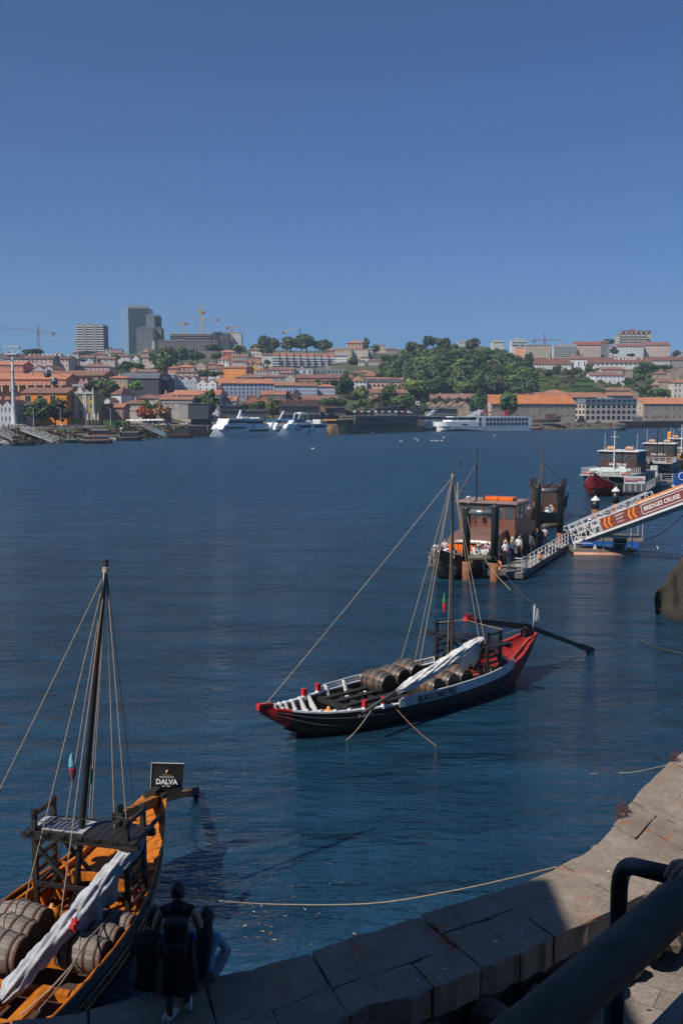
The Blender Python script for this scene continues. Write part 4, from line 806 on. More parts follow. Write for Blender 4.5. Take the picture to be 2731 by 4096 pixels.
# ---------------------------------------------------------------- cranes
def lattice(mb, p, q, w, n, t):
    p = Vector(p); q = Vector(q); d = (q - p).normalized(); up = Vector((0, 0, 1)) if abs(d.z) < .9 else Vector((0, 1, 0)); a = d.cross(up).normalized() * w / 2; b = a.cross(d).normalized() * w / 2
    cs = [a + b, a - b, -a - b, -a + b]
    for c in cs: mb.bar(p + c, q + c, t)
    for i in range(n):
        s = p.lerp(q, i / n); e = p.lerp(q, (i + 1) / n)
        for k in range(4): mb.bar(s + cs[k], e + cs[(k + 1) % 4], t * .7)
def crane(label, c, xm, ytop, ybase, xj0, yj0, xj1, yj1, o, col, jh=None):
    u, vt = px(c, xm, ytop); _, vb = px(c, xm, ybase); Y = SY_(u) + o; top = at(u, vt, Y); base = at(u, vb, Y)
    ja = at(*px(c, xj0, yj0), Y) - base; jb = at(*px(c, xj1, yj1), Y) - base
    g = thing('tower_crane', label, 'crane', base); m = mat(col, .6)
    zj = ja.z + (jb.z - ja.z) * (0 - ja.x) / (jb.x - ja.x) if ja.x < 0 < jb.x else max(ja.z, jb.z)
    mb = MB(); lattice(mb, (0, 0, -25), (0, 0, zj), 1.9, 26, .26); mb.build('mast', m, g)
    mb = MB(); lattice(mb, ja, jb, 1.3, 24, .20)
    mb.build('jib', m, g)
    mb = MB(); lattice(mb, (0, 0, zj), (0, 0, top.z - base.z), 1.0, 5, .25); mb.bar((0, 0, top.z - base.z), ja.lerp(jb, .1), .1); mb.bar((0, 0, top.z - base.z), ja.lerp(jb, .85), .1); mb.build('apex', m, g)
    s = ja if abs(ja.x) < abs(jb.x) else jb
    mb = MB(); mb.box(s.x - 2, s.x + 2, -1, 1, s.z - 3, s.z); mb.build('counterweight', mat((.25, .12, .1), .8), g)
    mb = MB(); mb.box(-1.3, .9, -2, -.6, zj - 3, zj - .6); mb.build('cab', m, g)
crane('grey red tower crane far left with a long jib', 'a', 350, 272, 520, -40, 287, 478, 336, 800, (.26, .2, .2))
crane('pale thin crane left of the banded tower', 'a', 680, 396, 505, 410, 398, 690, 404, 850, (.4, .44, .48))
crane('yellow crane over the upper unfinished floors', 'b', 190, 236, 420, 120, 250, 216, 246, 760, (.48, .4, .2))
crane('tallest yellow orange crane mast in the centre of the unfinished site', 'b', 350, 80, 420, 310, 142, 372, 146, 735, (.55, .38, .12))
crane('grey yellow crane behind the tallest crane', 'b', 381, 220, 420, 240, 215, 492, 214, 780, (.42, .38, .28))
crane('orange crane standing before the white finished block', 'b', 622, 284, 500, 582, 286, 700, 292, 715, (.55, .3, .12))
crane('pale yellow crane rising behind the crest trees', 'b', 1113, 320, 420, 1085, 328, 1214, 294, 800, (.5, .48, .38))
crane('red crane behind the right apartment blocks', 'd', 520, 100, 215, 443, 150, 640, 152, 700, (.32, .07, .07))
u, v = px('b', 1233, 292); Y = SY_(u) + 760; a = at(u, v, Y); b = at(*px('b', 1222, 400), Y); mb = MB(); mb.tube([b - b, a - b], .5, 8); mb.box(-1, 1, -1, 1, -2, 0); o_ = mb.build('chimney_mast', mat((.08, .1, .13), .6)); o_.location = b; tag(o_, 'dark leaning mast behind the crest trees', 'mast')
# brick chimney
u, v = px('b', 520, 912); Y = SY_(u) + 74; b = at(u, v, Y); t_ = at(*px('b', 520, 792), Y); mb = MB(); h = t_.z - b.z
mb.lathe([(1.15, -4), (.8, h - 1.4), (.95, h - 1.3), (.95, h - .3), (.8, h)], 14); o_ = mb.build('brick_chimney', mat((.50, .27, .18), .9), None, True); o_.location = b; tag(o_, 'tall round brick chimney before the white mill', 'chimney')
# ---------------------------------------------------------------- cable car
PYY = SY_(60) + 24; pb_ = at(*px('a', 132, 1168), PYY); pt = at(*px('a', 125, 530), PYY); h = pt.z - pb_.z; k = PYY / F / 2.24
g = thing('cable_car_pylon', 'tall tapering white cable car pylon on the left bank', 'pylon', pb_)
WP = mat((.56, .57, .56), .5, .12, .3, streak=True)
mb = MB(); mb.lathe([(27 * k, -1.5), (27 * k, .8), (25 * k, 1), (20 * k, h * .25), (15 * k, h * .5), (11 * k, h * .75), (6.5 * k, h)], 20, (0, 0, 0)); mb.build('shaft', WP, g, True)
mb = MB(); mb.lathe([(32 * k, -2), (32 * k, .2), (30 * k, .3)], 16); mb.build('base', mat((.4, .38, .36), .8), g)
mb = MB()
for z in (.25, .5, .75): rr = (25 - 18.5 * z) * k + .06; mb.lathe([(rr + .05, h * z - .12), (rr + .05, h * z + .12)], 20)
mb.build('joint_ring', mat((.4, .42, .42), .5), g)
mb = MB(); mb.box(-3.0, 3.0, -.5, .5, h + 2.6, h + 3.0); mb.bar((-3, 0, h + 2.6), (-1.5, 0, h - .4), .35); mb.bar((3, 0, h + 2.6), (1.5, 0, h - .4), .35); mb.box(-2, 2, -.8, .8, h - .2, h + .3); mb.bar((0, 0, h), (0, 0, h + 2.7), .4)
for s in (-1, 1): mb.bar((s * 1.5, -3.5, h - .3), (s * 1.5, 3.5, h - .9), .35, .6)
mb.bar((0, 0, h), (4.4, -1, h - 1.2), .5, .35, 1); mb.build('sheave_head', [WP, mat((.05, .05, .06), .6)], g)
c1 = at(*px('a', 427, 628), SY_(190) + 36); c2 = at(*px('a', 487, 700), SY_(215) + 40); st = at(*px('b', 120, 1000), SY_(690) + 30); top = pb_ + Vector((1.5, 0, h - .2)); lft = at(*px('a', -90, 445), PYY + 30)
for i, off in enumerate((0, 1)):
    q0 = top - Vector((3 * off, 0, 0)); mb = MB(); pts = [lft - Vector((0, 0, off)), q0] + ([c1 + Vector((0, 0, .1)), c1.lerp(st, .4) - Vector((0, 0, 2.0)), st] if off else [c2 + Vector((0, 0, .1)), c2.lerp(st, .4) - Vector((0, 0, 1.2)), st])
    o0 = q0.copy(); mb.tube([p - o0 for p in pts], .07, 5); o_ = mb.build('cable', mat((.06, .06, .065), .5)); o_.location = o0
    tag(o_, ['lower cable of the cable car holding the right cabin', 'upper cable of the cable car holding the left cabin'][i], 'cable', 'cable car cables')
def cabin(p, label):
    g = thing('cable_car_cabin', label, 'cable car', p, .2, 'cable car cabins'); s = 1.0
    mb = MB(); mb.lathe([(.9, -4.9), (1.45, -4.4), (1.5, -3.9), (1.45, -3.3)], 8); mb.build('cabin_floor', mat((.05, .05, .055), .4), g)
    mb = MB(); mb.lathe([(1.44, -3.3), (1.2, -2.3)], 8); mb.build('window', mat((.25, .3, .33), .15), g)
    mb = MB(); mb.lathe([(1.3, -2.3), (1.15, -2.05), (.4, -1.95)], 8)
    for a in range(8): mb.bar((1.46 * math.cos(a * PI / 4), 1.46 * math.sin(a * PI / 4), -3.3), (1.24 * math.cos(a * PI / 4), 1.24 * math.sin(a * PI / 4), -2.2), .12)
    mb.build('roof', mat((.04, .04, .045), .4), g)
    mb = MB(); mb.bar((0, 0, -2), (0, 0, -.1), .12); mb.bar((0, 0, -.05), (.5, 0, -.05), .25); mb.build('hanger', mat((.15, .15, .15), .5), g)
cabin(c1, 'dark cable car cabin hanging left and higher'); cabin(c2, 'dark cable car cabin hanging right and lower')
# dark station box
DG = mat((.045, .055, .065), .6, .15, .3)
u0, v0 = px('b', 228, 975); Y = SY_(u0) + 20; p = at(u0, v0, Y); q = at(*px('b', 412, 1112), Y); g = thing('cable_station', 'dark grey cable car station box raised above the quay', 'station', (p.x, Y, q.z))
Lb = q.x - p.x; hb = p.z - q.z; mb = MB(); mb.box(0, Lb, 0, 14, 0, hb); mb.build('wall', DG, g)
mb = MB()
for i in range(8): mb.box(-4 + i * .5, -3.8 + i * .5, 0, .3, 0, hb)
mb.build('louvre', mat((.3, .31, .32), .5), g)
mb = MB(); mb.box(-11, Lb + .3, -.4, 14.4, hb, hb + .35); mb.build('roof', mat((.1, .11, .12), .6), g)
mb = MB()
for x in (-10.5, -7.5, -4.2): mb.bar((x, 1, -4.5), (x, 1, hb), .3)
for z in (hb * .35, hb * .7): mb.bar((-10.5, 1, z), (-4.2, 1, z), .25)
mb.bar((-10.5, 1, 0), (-7.5, 1, hb * .7), .2); mb.box(1, Lb, 2, 12, -5.5, 0, 1); mb.build('frame', [mat((.35, .37, .38), .5), mat((.03, .03, .035), .8)], g)
# ---------------------------------------------------------------- riverside glass pavilions
def pavilion(label, c, x0, x1, yr, yb, o, dep, wing=0):
    u0, vr = px(c, x0, yr); u1, vb = px(c, x1, yb); Y = SY_(u0) + o; p = at(u0, vr, Y); q = at(u1, vb, Y); L = q.x - p.x; z0 = q.z; h = p.z - z0
    g = thing('glass_pavilion', label, 'pavilion', (p.x, Y, z0))
    M1 = mat((.10, .11, .12), .5)
    mb = MB(); mb.box(.4, L - .4, .5, dep, 0, h * .9); mb.build('glazing', mat((.06, .085, .10), .1, .4, .15), g)
    mb = MB()
    n = max(4, int(L / 3))
    for i in range(n + 1): x = L * i / n; mb.box(x - .12, x + .12, .2, .5, 0, h * .9)
    mb.box(0, L, .25, .55, h * .42, h * .5); mb.box(0, L, .22, .5, h * .7, h * .74); mb.build('frame', mat((.3, .29, .27), .6), g)
    mb = MB()
    if wing: r = [(-1.5, h * .92), (L * .35, h * .98), (L * .5, h * .9), (L + 3, h * 1.04)]
    else: r = [(-1.5, h * .96), (L * .6, h * .96), (L + 1.5, h * .94)]
    for a, b in zip(r, r[1:]): mb.prism([(a[0], -2.5, a[1]), (b[0], -2.5, b[1]), (b[0], -2.5, b[1] + .5), (a[0], -2.5, a[1] + .5)], (0, dep + 4, 0))
    mb.build('roof', mat((.07, .08, .10), .5), g)
    mb = MB(); mb.box(0, L, -3.5, .3, h * .4, h * .44)
    for i in range(n + 1): x = L * i / n; mb.box(x - .08, x + .08, -3.5, -3.35, 0, h * .56)
    mb.box(0, L, -3.5, -3.4, h * .53, h * .56); mb.build('balcony', mat((.22, .2, .18), .7), g)
    return g, L, h
pavilion('dark pavilion with a wing roof behind the left ferry', 'b', 505, 735, 985, 1125, 22, 12, 1)
pavilion('long two storey pavilion with white framed windows', 'b', 535, 940, 1028, 1128, 18, 12, 0)
pavilion('tall glass pavilion with a wide wing roof behind the blue ferry', 'b', 1062, 1412, 985, 1130, 20, 14, 1)
pavilion('blue glazed pavilion with a flat dark roof above the gold ship', 'c', 0, 180, 776, 905, 22, 12, 0)
pavilion('pergola pavilion with green top rail', 'c', 170, 435, 812, 905, 18, 10, 0)
pavilion('dark pavilion with a long wing roof in the middle', 'c', 455, 640, 775, 905, 22, 12, 1)
sg = pavilion('low dark restaurant with small white roof lettering', 'c', 640, 862, 808, 905, 20, 12, 0)
put_text('sign_letters', 'REAL COMPANHIA', WHITE, sg[0], (sg[1] * .4, -2.6, sg[2] * .78), width=sg[1] * .5, ext=.1, bold=.02)
pavilion('pavilion with red awnings and a wing roof by the white ships', 'c', 915, 1185, 782, 900, 22, 12, 1)
# street furniture: lamps, umbrellas, stalls
LM = MB(); LM.tube([(0, 0, 0), (0, 0, 9.6), (-.3, 0, 10)], [.14, .08, .07], 6); LM.bar((-.3, 0, 10), (-1.7, 0, 10.15), .25, .1)
lm = LM.mesh('street_lamp', mat((.55, .55, .53), .4))
lb = ['left edge of the bank', 'left dark green tree', 'right dark green tree', 'ochre palace front', 'left box hedge', 'market umbrellas', 'copper tree']
for i, (x, y0, y1) in enumerate(((22, 1010, 1215), (306, 1008, 1200), (548, 1008, 1195), (776, 1010, 1190), (996, 1012, 1185), (1213, 1012, 1178), (1422, 1012, 1170))):
    u, v = px('a', x, y1); Y = SY_(u) + 11; o_ = link('street_lamp', lm); o_.location = at(u, v, Y); hh = at(u, px('a', x, y0)[1], Y).z - o_.location.z; o_.scale = (1, 1, hh / 10.1)
    tag(o_, 'tall pale street lamp standing before the ' + lb[i], 'street lamp', 'street lamps on the left bank')
UM = MB(); UM.tube([(0, 0, 0), (0, 0, 3)], .05, 5, 0); UM.lathe([(2.1, 2.5), (0, 3.3)], 8, (0, 0, 0), 1)
um = {k: UM.mesh('market_umbrella', [mat((.3, .3, .3), .5), mat(c, .7, .1)]) for k, c in (('w', (.7, .7, .68)), ('p', (.68, .5, .36)))}
for i in range(9):
    u, v = px('a', 1155 + i * 36, 1150); Y = SY_(u) + 15 + (i % 2) * 3; p = at(u, v, Y); p.z = zt(u, Y - SY_(u)); o_ = link('market_umbrella', um['w']); o_.location = p
    tag(o_, 'white market umbrella in the row by the autumn trees', 'umbrella', 'white market umbrellas')
for i in range(8):
    u, v = px('b', 430 + i * 42, 1120); Y = SY_(u) + 12; p = at(u, v, Y); p.z = zt(u, 12); o_ = link('market_umbrella', um['p']); o_.location = p
    tag(o_, 'pale peach terrace umbrella behind the left ferry', 'umbrella', 'terrace umbrellas')
CU = MB(); CU.tube([(0, 0, 0), (0, 0, 4)], .06, 5); CU.lathe([(.15, 1.2), (.42, 1.6), (.3, 3), (.05, 4.1)], 8, (0, 0, 0), 0); cu = CU.mesh('closed_umbrella', mat((.55, .47, .38), .8))
for i, x in enumerate((793, 825, 855, 883)):
    u, v = px('a', x, 1165); Y = SY_(u) + 14; p = at(u, v, Y); o_ = link('closed_umbrella', cu); o_.location = p; o_.scale = (1.3, 1.3, 1.25)
    tag(o_, 'closed beige cafe umbrella below the ochre palace, %s from the left' % ['first', 'second', 'third', 'fourth'][i], 'umbrella', 'closed cafe umbrellas')
# ---------------------------------------------------------------- the two cargo sailing boats (local x: bow -> stern, near side is -y)
class Fr:
    def __init__(s, o, deg): s.o = Vector(o); s.a = R(deg); s.c, s.s = math.cos(s.a), math.sin(s.a)
    def w(s, x, y, z): return Vector((s.o.x + x * s.c - y * s.s, s.o.y + x * s.s + y * s.c, s.o.z + z))
    def l(s, p): d = Vector(p) - s.o; return Vector((d.x * s.c + d.y * s.s, -d.x * s.s + d.y * s.c, d.z))
ST = [0, .02, .05, .09, .14, .2, .28, .36, .44, .52, .6, .68, .75, .81, .86, .9, .935, .965, .985, 1]
HB = [(0, .07), (.02, .16), (.05, .38), (.09, .72), (.14, 1.05), (.2, 1.36), (.28, 1.63), (.36, 1.8), (.44, 1.88), (.52, 1.9), (.6, 1.86), (.68, 1.74), (.75, 1.55), (.81, 1.27), (.86, 1.06), (.9, .82), (.935, .6), (.965, .42), (.985, .3), (1, .2)]
HZ = [(0, 1.42), (.05, 1.27), (.09, 1.14), (.14, 1.02), (.2, .95), (.3, .88), (.5, .86), (.65, .9), (.75, .98), (.81, 1.1), (.86, 1.27), (.9, 1.45), (.935, 1.62), (.965, 1.78), (1, 1.98)]
HK = [(0, 1.22), (.02, 1.0), (.05, .68), (.09, .3), (.14, -.05), (.2, -.3), (.28, -.4), (.75, -.4), (.81, -.3), (.86, -.05), (.9, .32), (.935, .75), (.965, 1.2), (.985, 1.5), (1, 1.75)]
def wobble(mb, amp, sc, seed=0):
    for i, p in enumerate(mb.v):
        n = noise.noise_vector(Vector((p.x * sc + seed, p.y * sc, p.z * sc))); mb.v[i] = p + n * amp
    return mb
def rabelo(name, label, fr, L, C, bs=1.0):
    """C: dict of colours"""
    g = thing(name, label, 'boat', fr.o, fr.a)
    b = lambda t: interp(HB, t) * bs
    gz = lambda t: interp(HZ, t) * C.get('zs', 1)
    kz = lambda t: interp(HK, t) * (C.get('zs', 1) if interp(HK, t) > 0 else 1)
    hull = MB(); rings = []
    def ring(t, off=0.0, zo=0.0):
        bb = max(.02, b(t) - off); z1, z0 = gz(t) + zo, kz(t) + off
        return [(t * L, bb, z1), (t * L, bb * .985, lerp(z1, z0, .2)), (t * L, bb * .93, lerp(z1, z0, .45)), (t * L, bb * .82, lerp(z1, z0, .72)), (t * L, bb * .62, z0 + .03), (t * L, 0, z0),
                (t * L, -bb * .62, z0 + .03), (t * L, -bb * .82, lerp(z1, z0, .72)), (t * L, -bb * .93, lerp(z1, z0, .45)), (t * L, -bb * .985, lerp(z1, z0, .2)), (t * L, -bb, z1)]
    TT = [i / 60 for i in range(61)]
    def shell(ts, off=0, zo=0): 
        m_ = MB(); m_.loft([ring(t, off, zo) for t in ts], False, False); return m_
    a0, a1 = C['bowcap'], C['sterncap']
    mid = [t for t in TT if a0 <= t <= a1]
    shell(mid).build('hull', C['hull'], g, True)
    if a0 > 0: shell([t for t in TT if t <= a0 + .001]).build('bow_cap', C['cap'], g, True)
    if a1 < 1: shell([t for t in TT if t >= a1 - .001]).build('stern_cap', C['scap'], g, True)
    inn = shell([t for t in TT if .03 <= t <= .975], .07, -.02); inn.build('inner_planking', C['inner'], g, True)
    st_ = shell([t for t in TT if .76 <= t <= .985], .10, -.01); st_.build('stern_lining', C['scap'], g, True)
    # plank seams: thin rubbing strips
    mb = MB()
    for fz in (.2, .45):
        for s in (-1, 1):
            pts = []
            for t in TT:
                if .03 <= t <= .96:
                    r_ = ring(t); k = {.2: 9, .45: 8}[fz] if s < 0 else {.2: 1, .45: 2}[fz]; p = Vector(r_[k]); p.y += s * .02; pts.append(p)
            mb.tube(pts, .022, 4)
    mb.build('rubbing_strake', C['strip'], g)
    # gunwale cap
    for s in (-1, 1):
        for ta_, tb_, gm in ((.02, a0 if a0 > 0 else .02, C['cap']), (max(.02, a0), a1 - .001, C['gunwale']), (a1 - .017, .985, C['scap'])):
            ts = [t for t in TT if ta_ - .001 <= t <= tb_ + .001]; rr = []
            if len(ts) < 2: continue
            for t in ts:
                y0 = s * (b(t) + .03); y1 = s * max(.02, b(t) - .12); z = gz(t); x = t * L
                rr.append([(x, y0, z + .045), (x, y1, z + .045), (x, y1, z - .02), (x, y0, z - .02)])
            mb = MB(); mb.loft(rr, True, True); mb.build('gunwale', gm, g)
    # raised bulwark boards
    for s, (t0, t1) in ((-1, C['bul'][0]), (1, C['bul'][1])):
        mb = MB(); rr = []; n = 24
        for i in range(n + 1):
            t = lerp(t0, t1, i / n); y0 = s * (b(t) + .045); y1 = s * (b(t) + .005); zt_ = gz(t) + C['bulh'] * (1 if 0 < i else .75); zb_ = gz(t) - .12; x = t * L
            rr.append([(x, y0, zt_), (x, y1, zt_), (x, y1, zb_), (x, y0, zb_)])
        mb.loft(rr, True, True); mb.build('bulwark', C['bulc'], g)
        mb = MB()
        mb.tube([(lerp(t0, t1, i / n) * L, s * (b(lerp(t0, t1, i / n)) + .02), gz(lerp(t0, t1, i / n)) + C['bulh'] + .012) for i in range(1, n + 1)], .028, 5); mb.build('bulwark_rail', C['edge'], g)
        for i in range(C['nknee']):
            t = lerp(t0, t1, (i + .3) / C['nknee']); x = t * L; q = MB()
            q.prism([(x - .05, s * (b(t) - .02), gz(t) + C['bulh']), (x - .05, s * (b(t) - .14), gz(t) + C['bulh'] - .05), (x - .05, s * (b(t) * .86 - .2), gz(t) - .5), (x - .05, s * (b(t) * .88 - .08), gz(t) - .55)], (.1, 0, 0)); q.build('knee', C['knee'], g)
    # bow ribs
    for t in C['ribs']:
        for s in (-1, 1):
            x = t * L; q = MB(); bb = b(t)
            q.prism([(x, s * (bb - .03), gz(t) + .1), (x, s * (bb - .16), gz(t) + .08), (x, s * max(.02, bb * .6 - .2), gz(t) - .5), (x, s * max(.04, bb * .80 - .07), gz(t) - .52)], (.09, 0, 0)); q.build('rib', C['knee'], g)
    # decks
    def deck(nm, t0, t1, z, m, planks=9):
        mb = MB()
        for i in range(planks):
            f0, f1 = i / planks * 2 - 1, (i + 1) / planks * 2 - 1; n = 8; rr = []
            for k in range(n + 1):
                t = lerp(t0, t1, k / n); w_ = (b(t) - .1) * .93; x = t * L; rr.append([(x, w_ * (f0 + .012), z), (x, w_ * (f1 - .012), z), (x, w_ * (f1 - .012), z - .05), (x, w_ * (f0 + .012), z - .05)])
            mb.loft(rr, True, True)
        return mb.build(nm, m, g)
    deck('bow_deck', *C['bowdeck']); deck('stern_deck', *C['sterndeck'])
    mbf = MB(); rr = []
    for k in range(21):
        t = lerp(.08, .9, k / 20); w_ = b(t) * .62; rr.append([(t * L, w_, .12 if t > .15 else .3), (t * L, -w_, .12 if t > .15 else .3)])
    mbf.loft(rr, False, False); mbf.build('bottom_boards', C['dark'], g)
    for t in C['beams']:
        q = MB(); q.box(t * L - .09, t * L + .09, -b(t) + .06, b(t) - .06, gz(t) - .28, gz(t) - .1); q.build('crossbeam', C['beam'], g)
    t0, t1 = C['stringers']
    for y in (-.95, -.35, .35, 1.0):
        q = MB(); q.box(t0 * L, t1 * L, y - .13, y + .13, gz(.3) - .12, gz(.3) - .03); q.build('stringer', C['beam'], g)
    return g, b, gz
def barrel_meshes(staves, hoop, head):
    rs = random.Random(4); mb = MB(); prof = []; n = 10
    for i in range(n + 1): t = i / n * 2 - 1; prof.append((.37 + .105 * (1 - t * t), t * .62))
    rings = []
    tint = [rs.randrange(3) for _ in range(26)]
    for k in range(26):
        a0, a1 = (k + .03) * 2 * PI / 26, (k + .97) * 2 * PI / 26; dr = rs.uniform(-.004, .004)
        mb.loft([[(x, (r_ + dr) * math.cos(a), (r_ + dr) * math.sin(a)) for a in (a0, (a0 + a1) / 2, a1)] for r_, x in prof], False, False, tint[k])
    mb.lathe([(r_ - .012, x) for r_, x in prof], 26, axis='x', m=3)
    bd = mb.mesh('staves', staves)
    hm = MB()
    for x in (-.6, -.47, -.2, .2, .47, .6):
        t = x / .62; r_ = .37 + .105 * (1 - t * t) + .008; r2 = .37 + .105 * (1 - min(1, (abs(x) + .03) / .62) ** 2) + .008
        hm.loft([[(x + dx, rr * math.cos(k * 2 * PI / 32), rr * math.sin(k * 2 * PI / 32)) for k in range(32)] for dx, rr in ((-.035, r_ - .02), (-.033, r_), (.033, r_), (.035, r_ - .02))], True, False)
    hp = hm.mesh('hoops', hoop, True)
    hd = MB(); hd.lathe([(.34, -.56), (.34, -.545)], 28, axis='x'); hd.lathe([(.34, .545), (.34, .56)], 28, axis='x')
    return bd, hp, hd.mesh('head', head)
# ---- black and white boat in the middle
FB = Fr((-3.0, 35.88, 0), 41.4)
BK = mat((.010, .009, .008), .35, .5, 1.2, bmp=.15, name='black_hull_paint', streak=True); BKW = mat((.022, .02, .018), .6, .4, 3, bmp=.3)
RED = mat((.50, .018, .022), .45, .55, 3, bmp=.2, name='red_paint'); WB = mat((.60, .62, .65), .5, .32, 3.5, bmp=.15, streak=True, name='white_boat_paint'); RDK = wood_mat((.22, .055, .035), (1, 5, 5), .6)
REDS = mat((.40, .035, .03), .5, .6, 1.6, bmp=.25, name='faded_red_paint')
LB = 16.3
CB = dict(hull=BK, cap=RED, scap=REDS, inner=mat((.035, .03, .028), .7, .4, 3), strip=mat((.05, .045, .04), .5), gunwale=WB, bul=((.335, .80), (.255, .73)), bulh=.25, bulc=WB, edge=WHITE, nknee=7, knee=WHITE,
          ribs=(.05, .075, .10, .13, .165, .2), bowdeck=(.145, .235, .42, RDK), sterndeck=(.66, .82, .55, RDK), beams=(.24, .29, .35, .41, .47, .54, .6), beam=BKW, stringers=(.235, .42), dark=mat((.03, .025, .02), .9), bowcap=.0668, sterncap=.8001)
boat, bB, gB = rabelo('cargo_sailing_boat', 'black hulled wooden sailing barge with white side boards and red upswept stern', FB, LB, CB)
def beak(g, L, red, gz0):
    mb = MB(); mb.bar((-.12, 0, gz0 + .08), (.55, 0, gz0 - .02), .22, .24, 0); mb.build('bow_beak', red, g)
beak(boat, LB, RED, 1.42)
mb = MB(); mb.tube([(.05 + .05 * i, .17 * math.cos(i * 2.1), 1.48 + .17 * math.sin(i * 2.1)) for i in range(9)], .025, 5); mb.build('rope_lashing', ROPE, boat)
for (s_, sg_) in ((3.15, 1), (4.05, 1), (3.9, -1), (4.75, -1)):
    y = sg_ * (bB(s_ / LB) - .02); mb = MB(); mb.box(s_ - .08, s_ + .08, y - .08, y + .08, .85, 1.03, 0); mb.box(s_ - .085, s_ + .085, y - .085, y + .085, 1.03, 1.3, 1); mb.build('mooring_bitt', [WHITE, RED], boat)
o_ = put_text('hull_lettering', 'BURGOMESTRE', mat((.02, .02, .02), .5), boat, (0, 0, 0), width=2.15, height=.27, ext=.006, bold=.01)
xm = 7.5; tm = xm / LB; o_.location = (xm, -bB(tm) - .052, gB(tm) + .06); o_.rotation_euler = (0, 0, math.atan2(-(bB(tm + .05) - bB(tm - .05)), .1 * LB))
o_ = put_text('registration_mark', 'P-74-AL', WHITE, boat, (3.95, -bB(.24) - .035, .72), (0, 0, R(-8)), width=.75, height=.14, ext=.006)
def mast_sail(g, fr, base, top, r0, r1, m, collar=ROPE):
    mb = MB(); pts = [base.lerp(top, i / 10) for i in range(11)]; mb.tube([fr.l(p) for p in pts], [lerp(r0, r1, i / 10) for i in range(11)], 12); mb.build('mast', m, g, True)
    mb = MB(); d = (top - base).normalized()
    for k in range(4): c = fr.l(top - d * (.2 + .035 * k)); mb.lathe([(r1 + .005, -.02), (r1 + .02, 0), (r1 + .005, .02)], 10, tuple(c))
    mb.build('masthead_rope', collar, g)
MB_ = at(1805, 2740, 42.6); MB_.z = .2; MT_ = at(1810, 1880, 42.8)
MASTW = wood_mat((.055, .035, .022), (6, 6, .4), .5)
mast_sail(boat, FB, MB_, MT_, .072, .052, MASTW)
# furled sail on its yard
def furled(g, fr, A, B, rmax, seed, m, ymat, ta=.08, tb=.97, tail=1.0, sag=.35, hang=(.62, .95, .9), rope=ROPE, fade=.25):
    a, b_ = fr.l(A), fr.l(B)
    mb = MB(); mb.tube([a, a.lerp(b_, .5) + Vector((0, 0, .05)), b_], [.075, .085, .05], 10); mb.build('yard', ymat, g, True)
    d = (b_ - a).normalized(); up = Vector((0, 0, 1)); side = d.cross(up).normalized(); up2 = side.cross(d)
    n = 90; k = 44; rr = []; r = random.Random(seed)
    for i in range(n + 1):
        t = i / n; c = a.lerp(b_, lerp(ta, tb, t)); env = min(1, t / fade + .12) * min(1, (1 - t) / .10 + .35)
        hf = max(0, 1 - abs(t - (hang[0] + hang[1]) / 2) / ((hang[1] - hang[0]) / 2)); hf = hf ** .6 if hf > 0 else 0
        pinch = 1 - .14 * math.exp(-((t * 7) % 1 - .5) ** 2 / .006)
        rad = rmax * env * pinch; drop = hang[2] * hf
        ring = []
        for j in range(k):
            an = j / k * 2 * PI
            fold = .13 * math.sin(an * 5 + t * 9 + seed) + .10 * math.sin(an * 9 - t * 30 + 2) + .05 * math.sin(an * 17 + t * 46) + .10 * noise.noise(Vector((math.cos(an) * 1.5, math.sin(an) * 1.5, t * 7 + seed)))
            q = rad * (1 + fold * 1.2); dn = max(0, -math.sin(an))
            ly = math.cos(an) * q * (1 - .35 * dn * min(1, drop * 1.5)); lz = math.sin(an) * q - drop * dn ** 2.2 * (1 + .35 * math.sin(t * 40 + 2 * an) + .3 * noise.noise(Vector((t * 25, an, seed))))
            ring.append(c + side * (ly + .10 * drop * dn * math.sin(t * 55)) + up2 * (lz - .12 * rmax * env))
        rr.append(ring)
    mb = MB(); mb.loft(rr, True, True); mb.build('furled_sail', m, g, True)
    for i in range(7):
        mb = MB(); t = (i + .5) / 7; c = a.lerp(b_, lerp(ta, tb, t)) - up2 * (.12 * rmax * min(1, t / fade)); q = rmax * min(1, t / fade + .12) * .82
        mb.tube([c + side * math.cos(x) * q + up2 * (math.sin(x) * q) + d * .02 * x for x in [j * .6 for j in range(12)]], .012, 4); mb.build('sail_tie', rope, g)
def cloth_mat(col, key):
    m, nt, b = nodes('sail_cloth'); n = noise_tex(nt, 2.5, 6, .65); n2 = noise_tex(nt, 9, 4, .6)
    nt.links.new(ramp(nt, n, [(.3, tuple(c * .72 for c in col)), (.6, col)]), b.inputs['Base Color']); b.inputs['Roughness'].default_value = .85; bump(nt, b, n2, .5, .05); return m
SAILW = cloth_mat((.72, .71, .69), 'w'); SAILG = cloth_mat((.42, .43, .46), 'g')
YA = gp(1452, 2850, 1.15); YB = at(1962, 2535, 43.2)
furled(boat, FB, YA, YB, .20, 3, SAILW, BKW, .16, .93, hang=(.70, 1.0, .8))
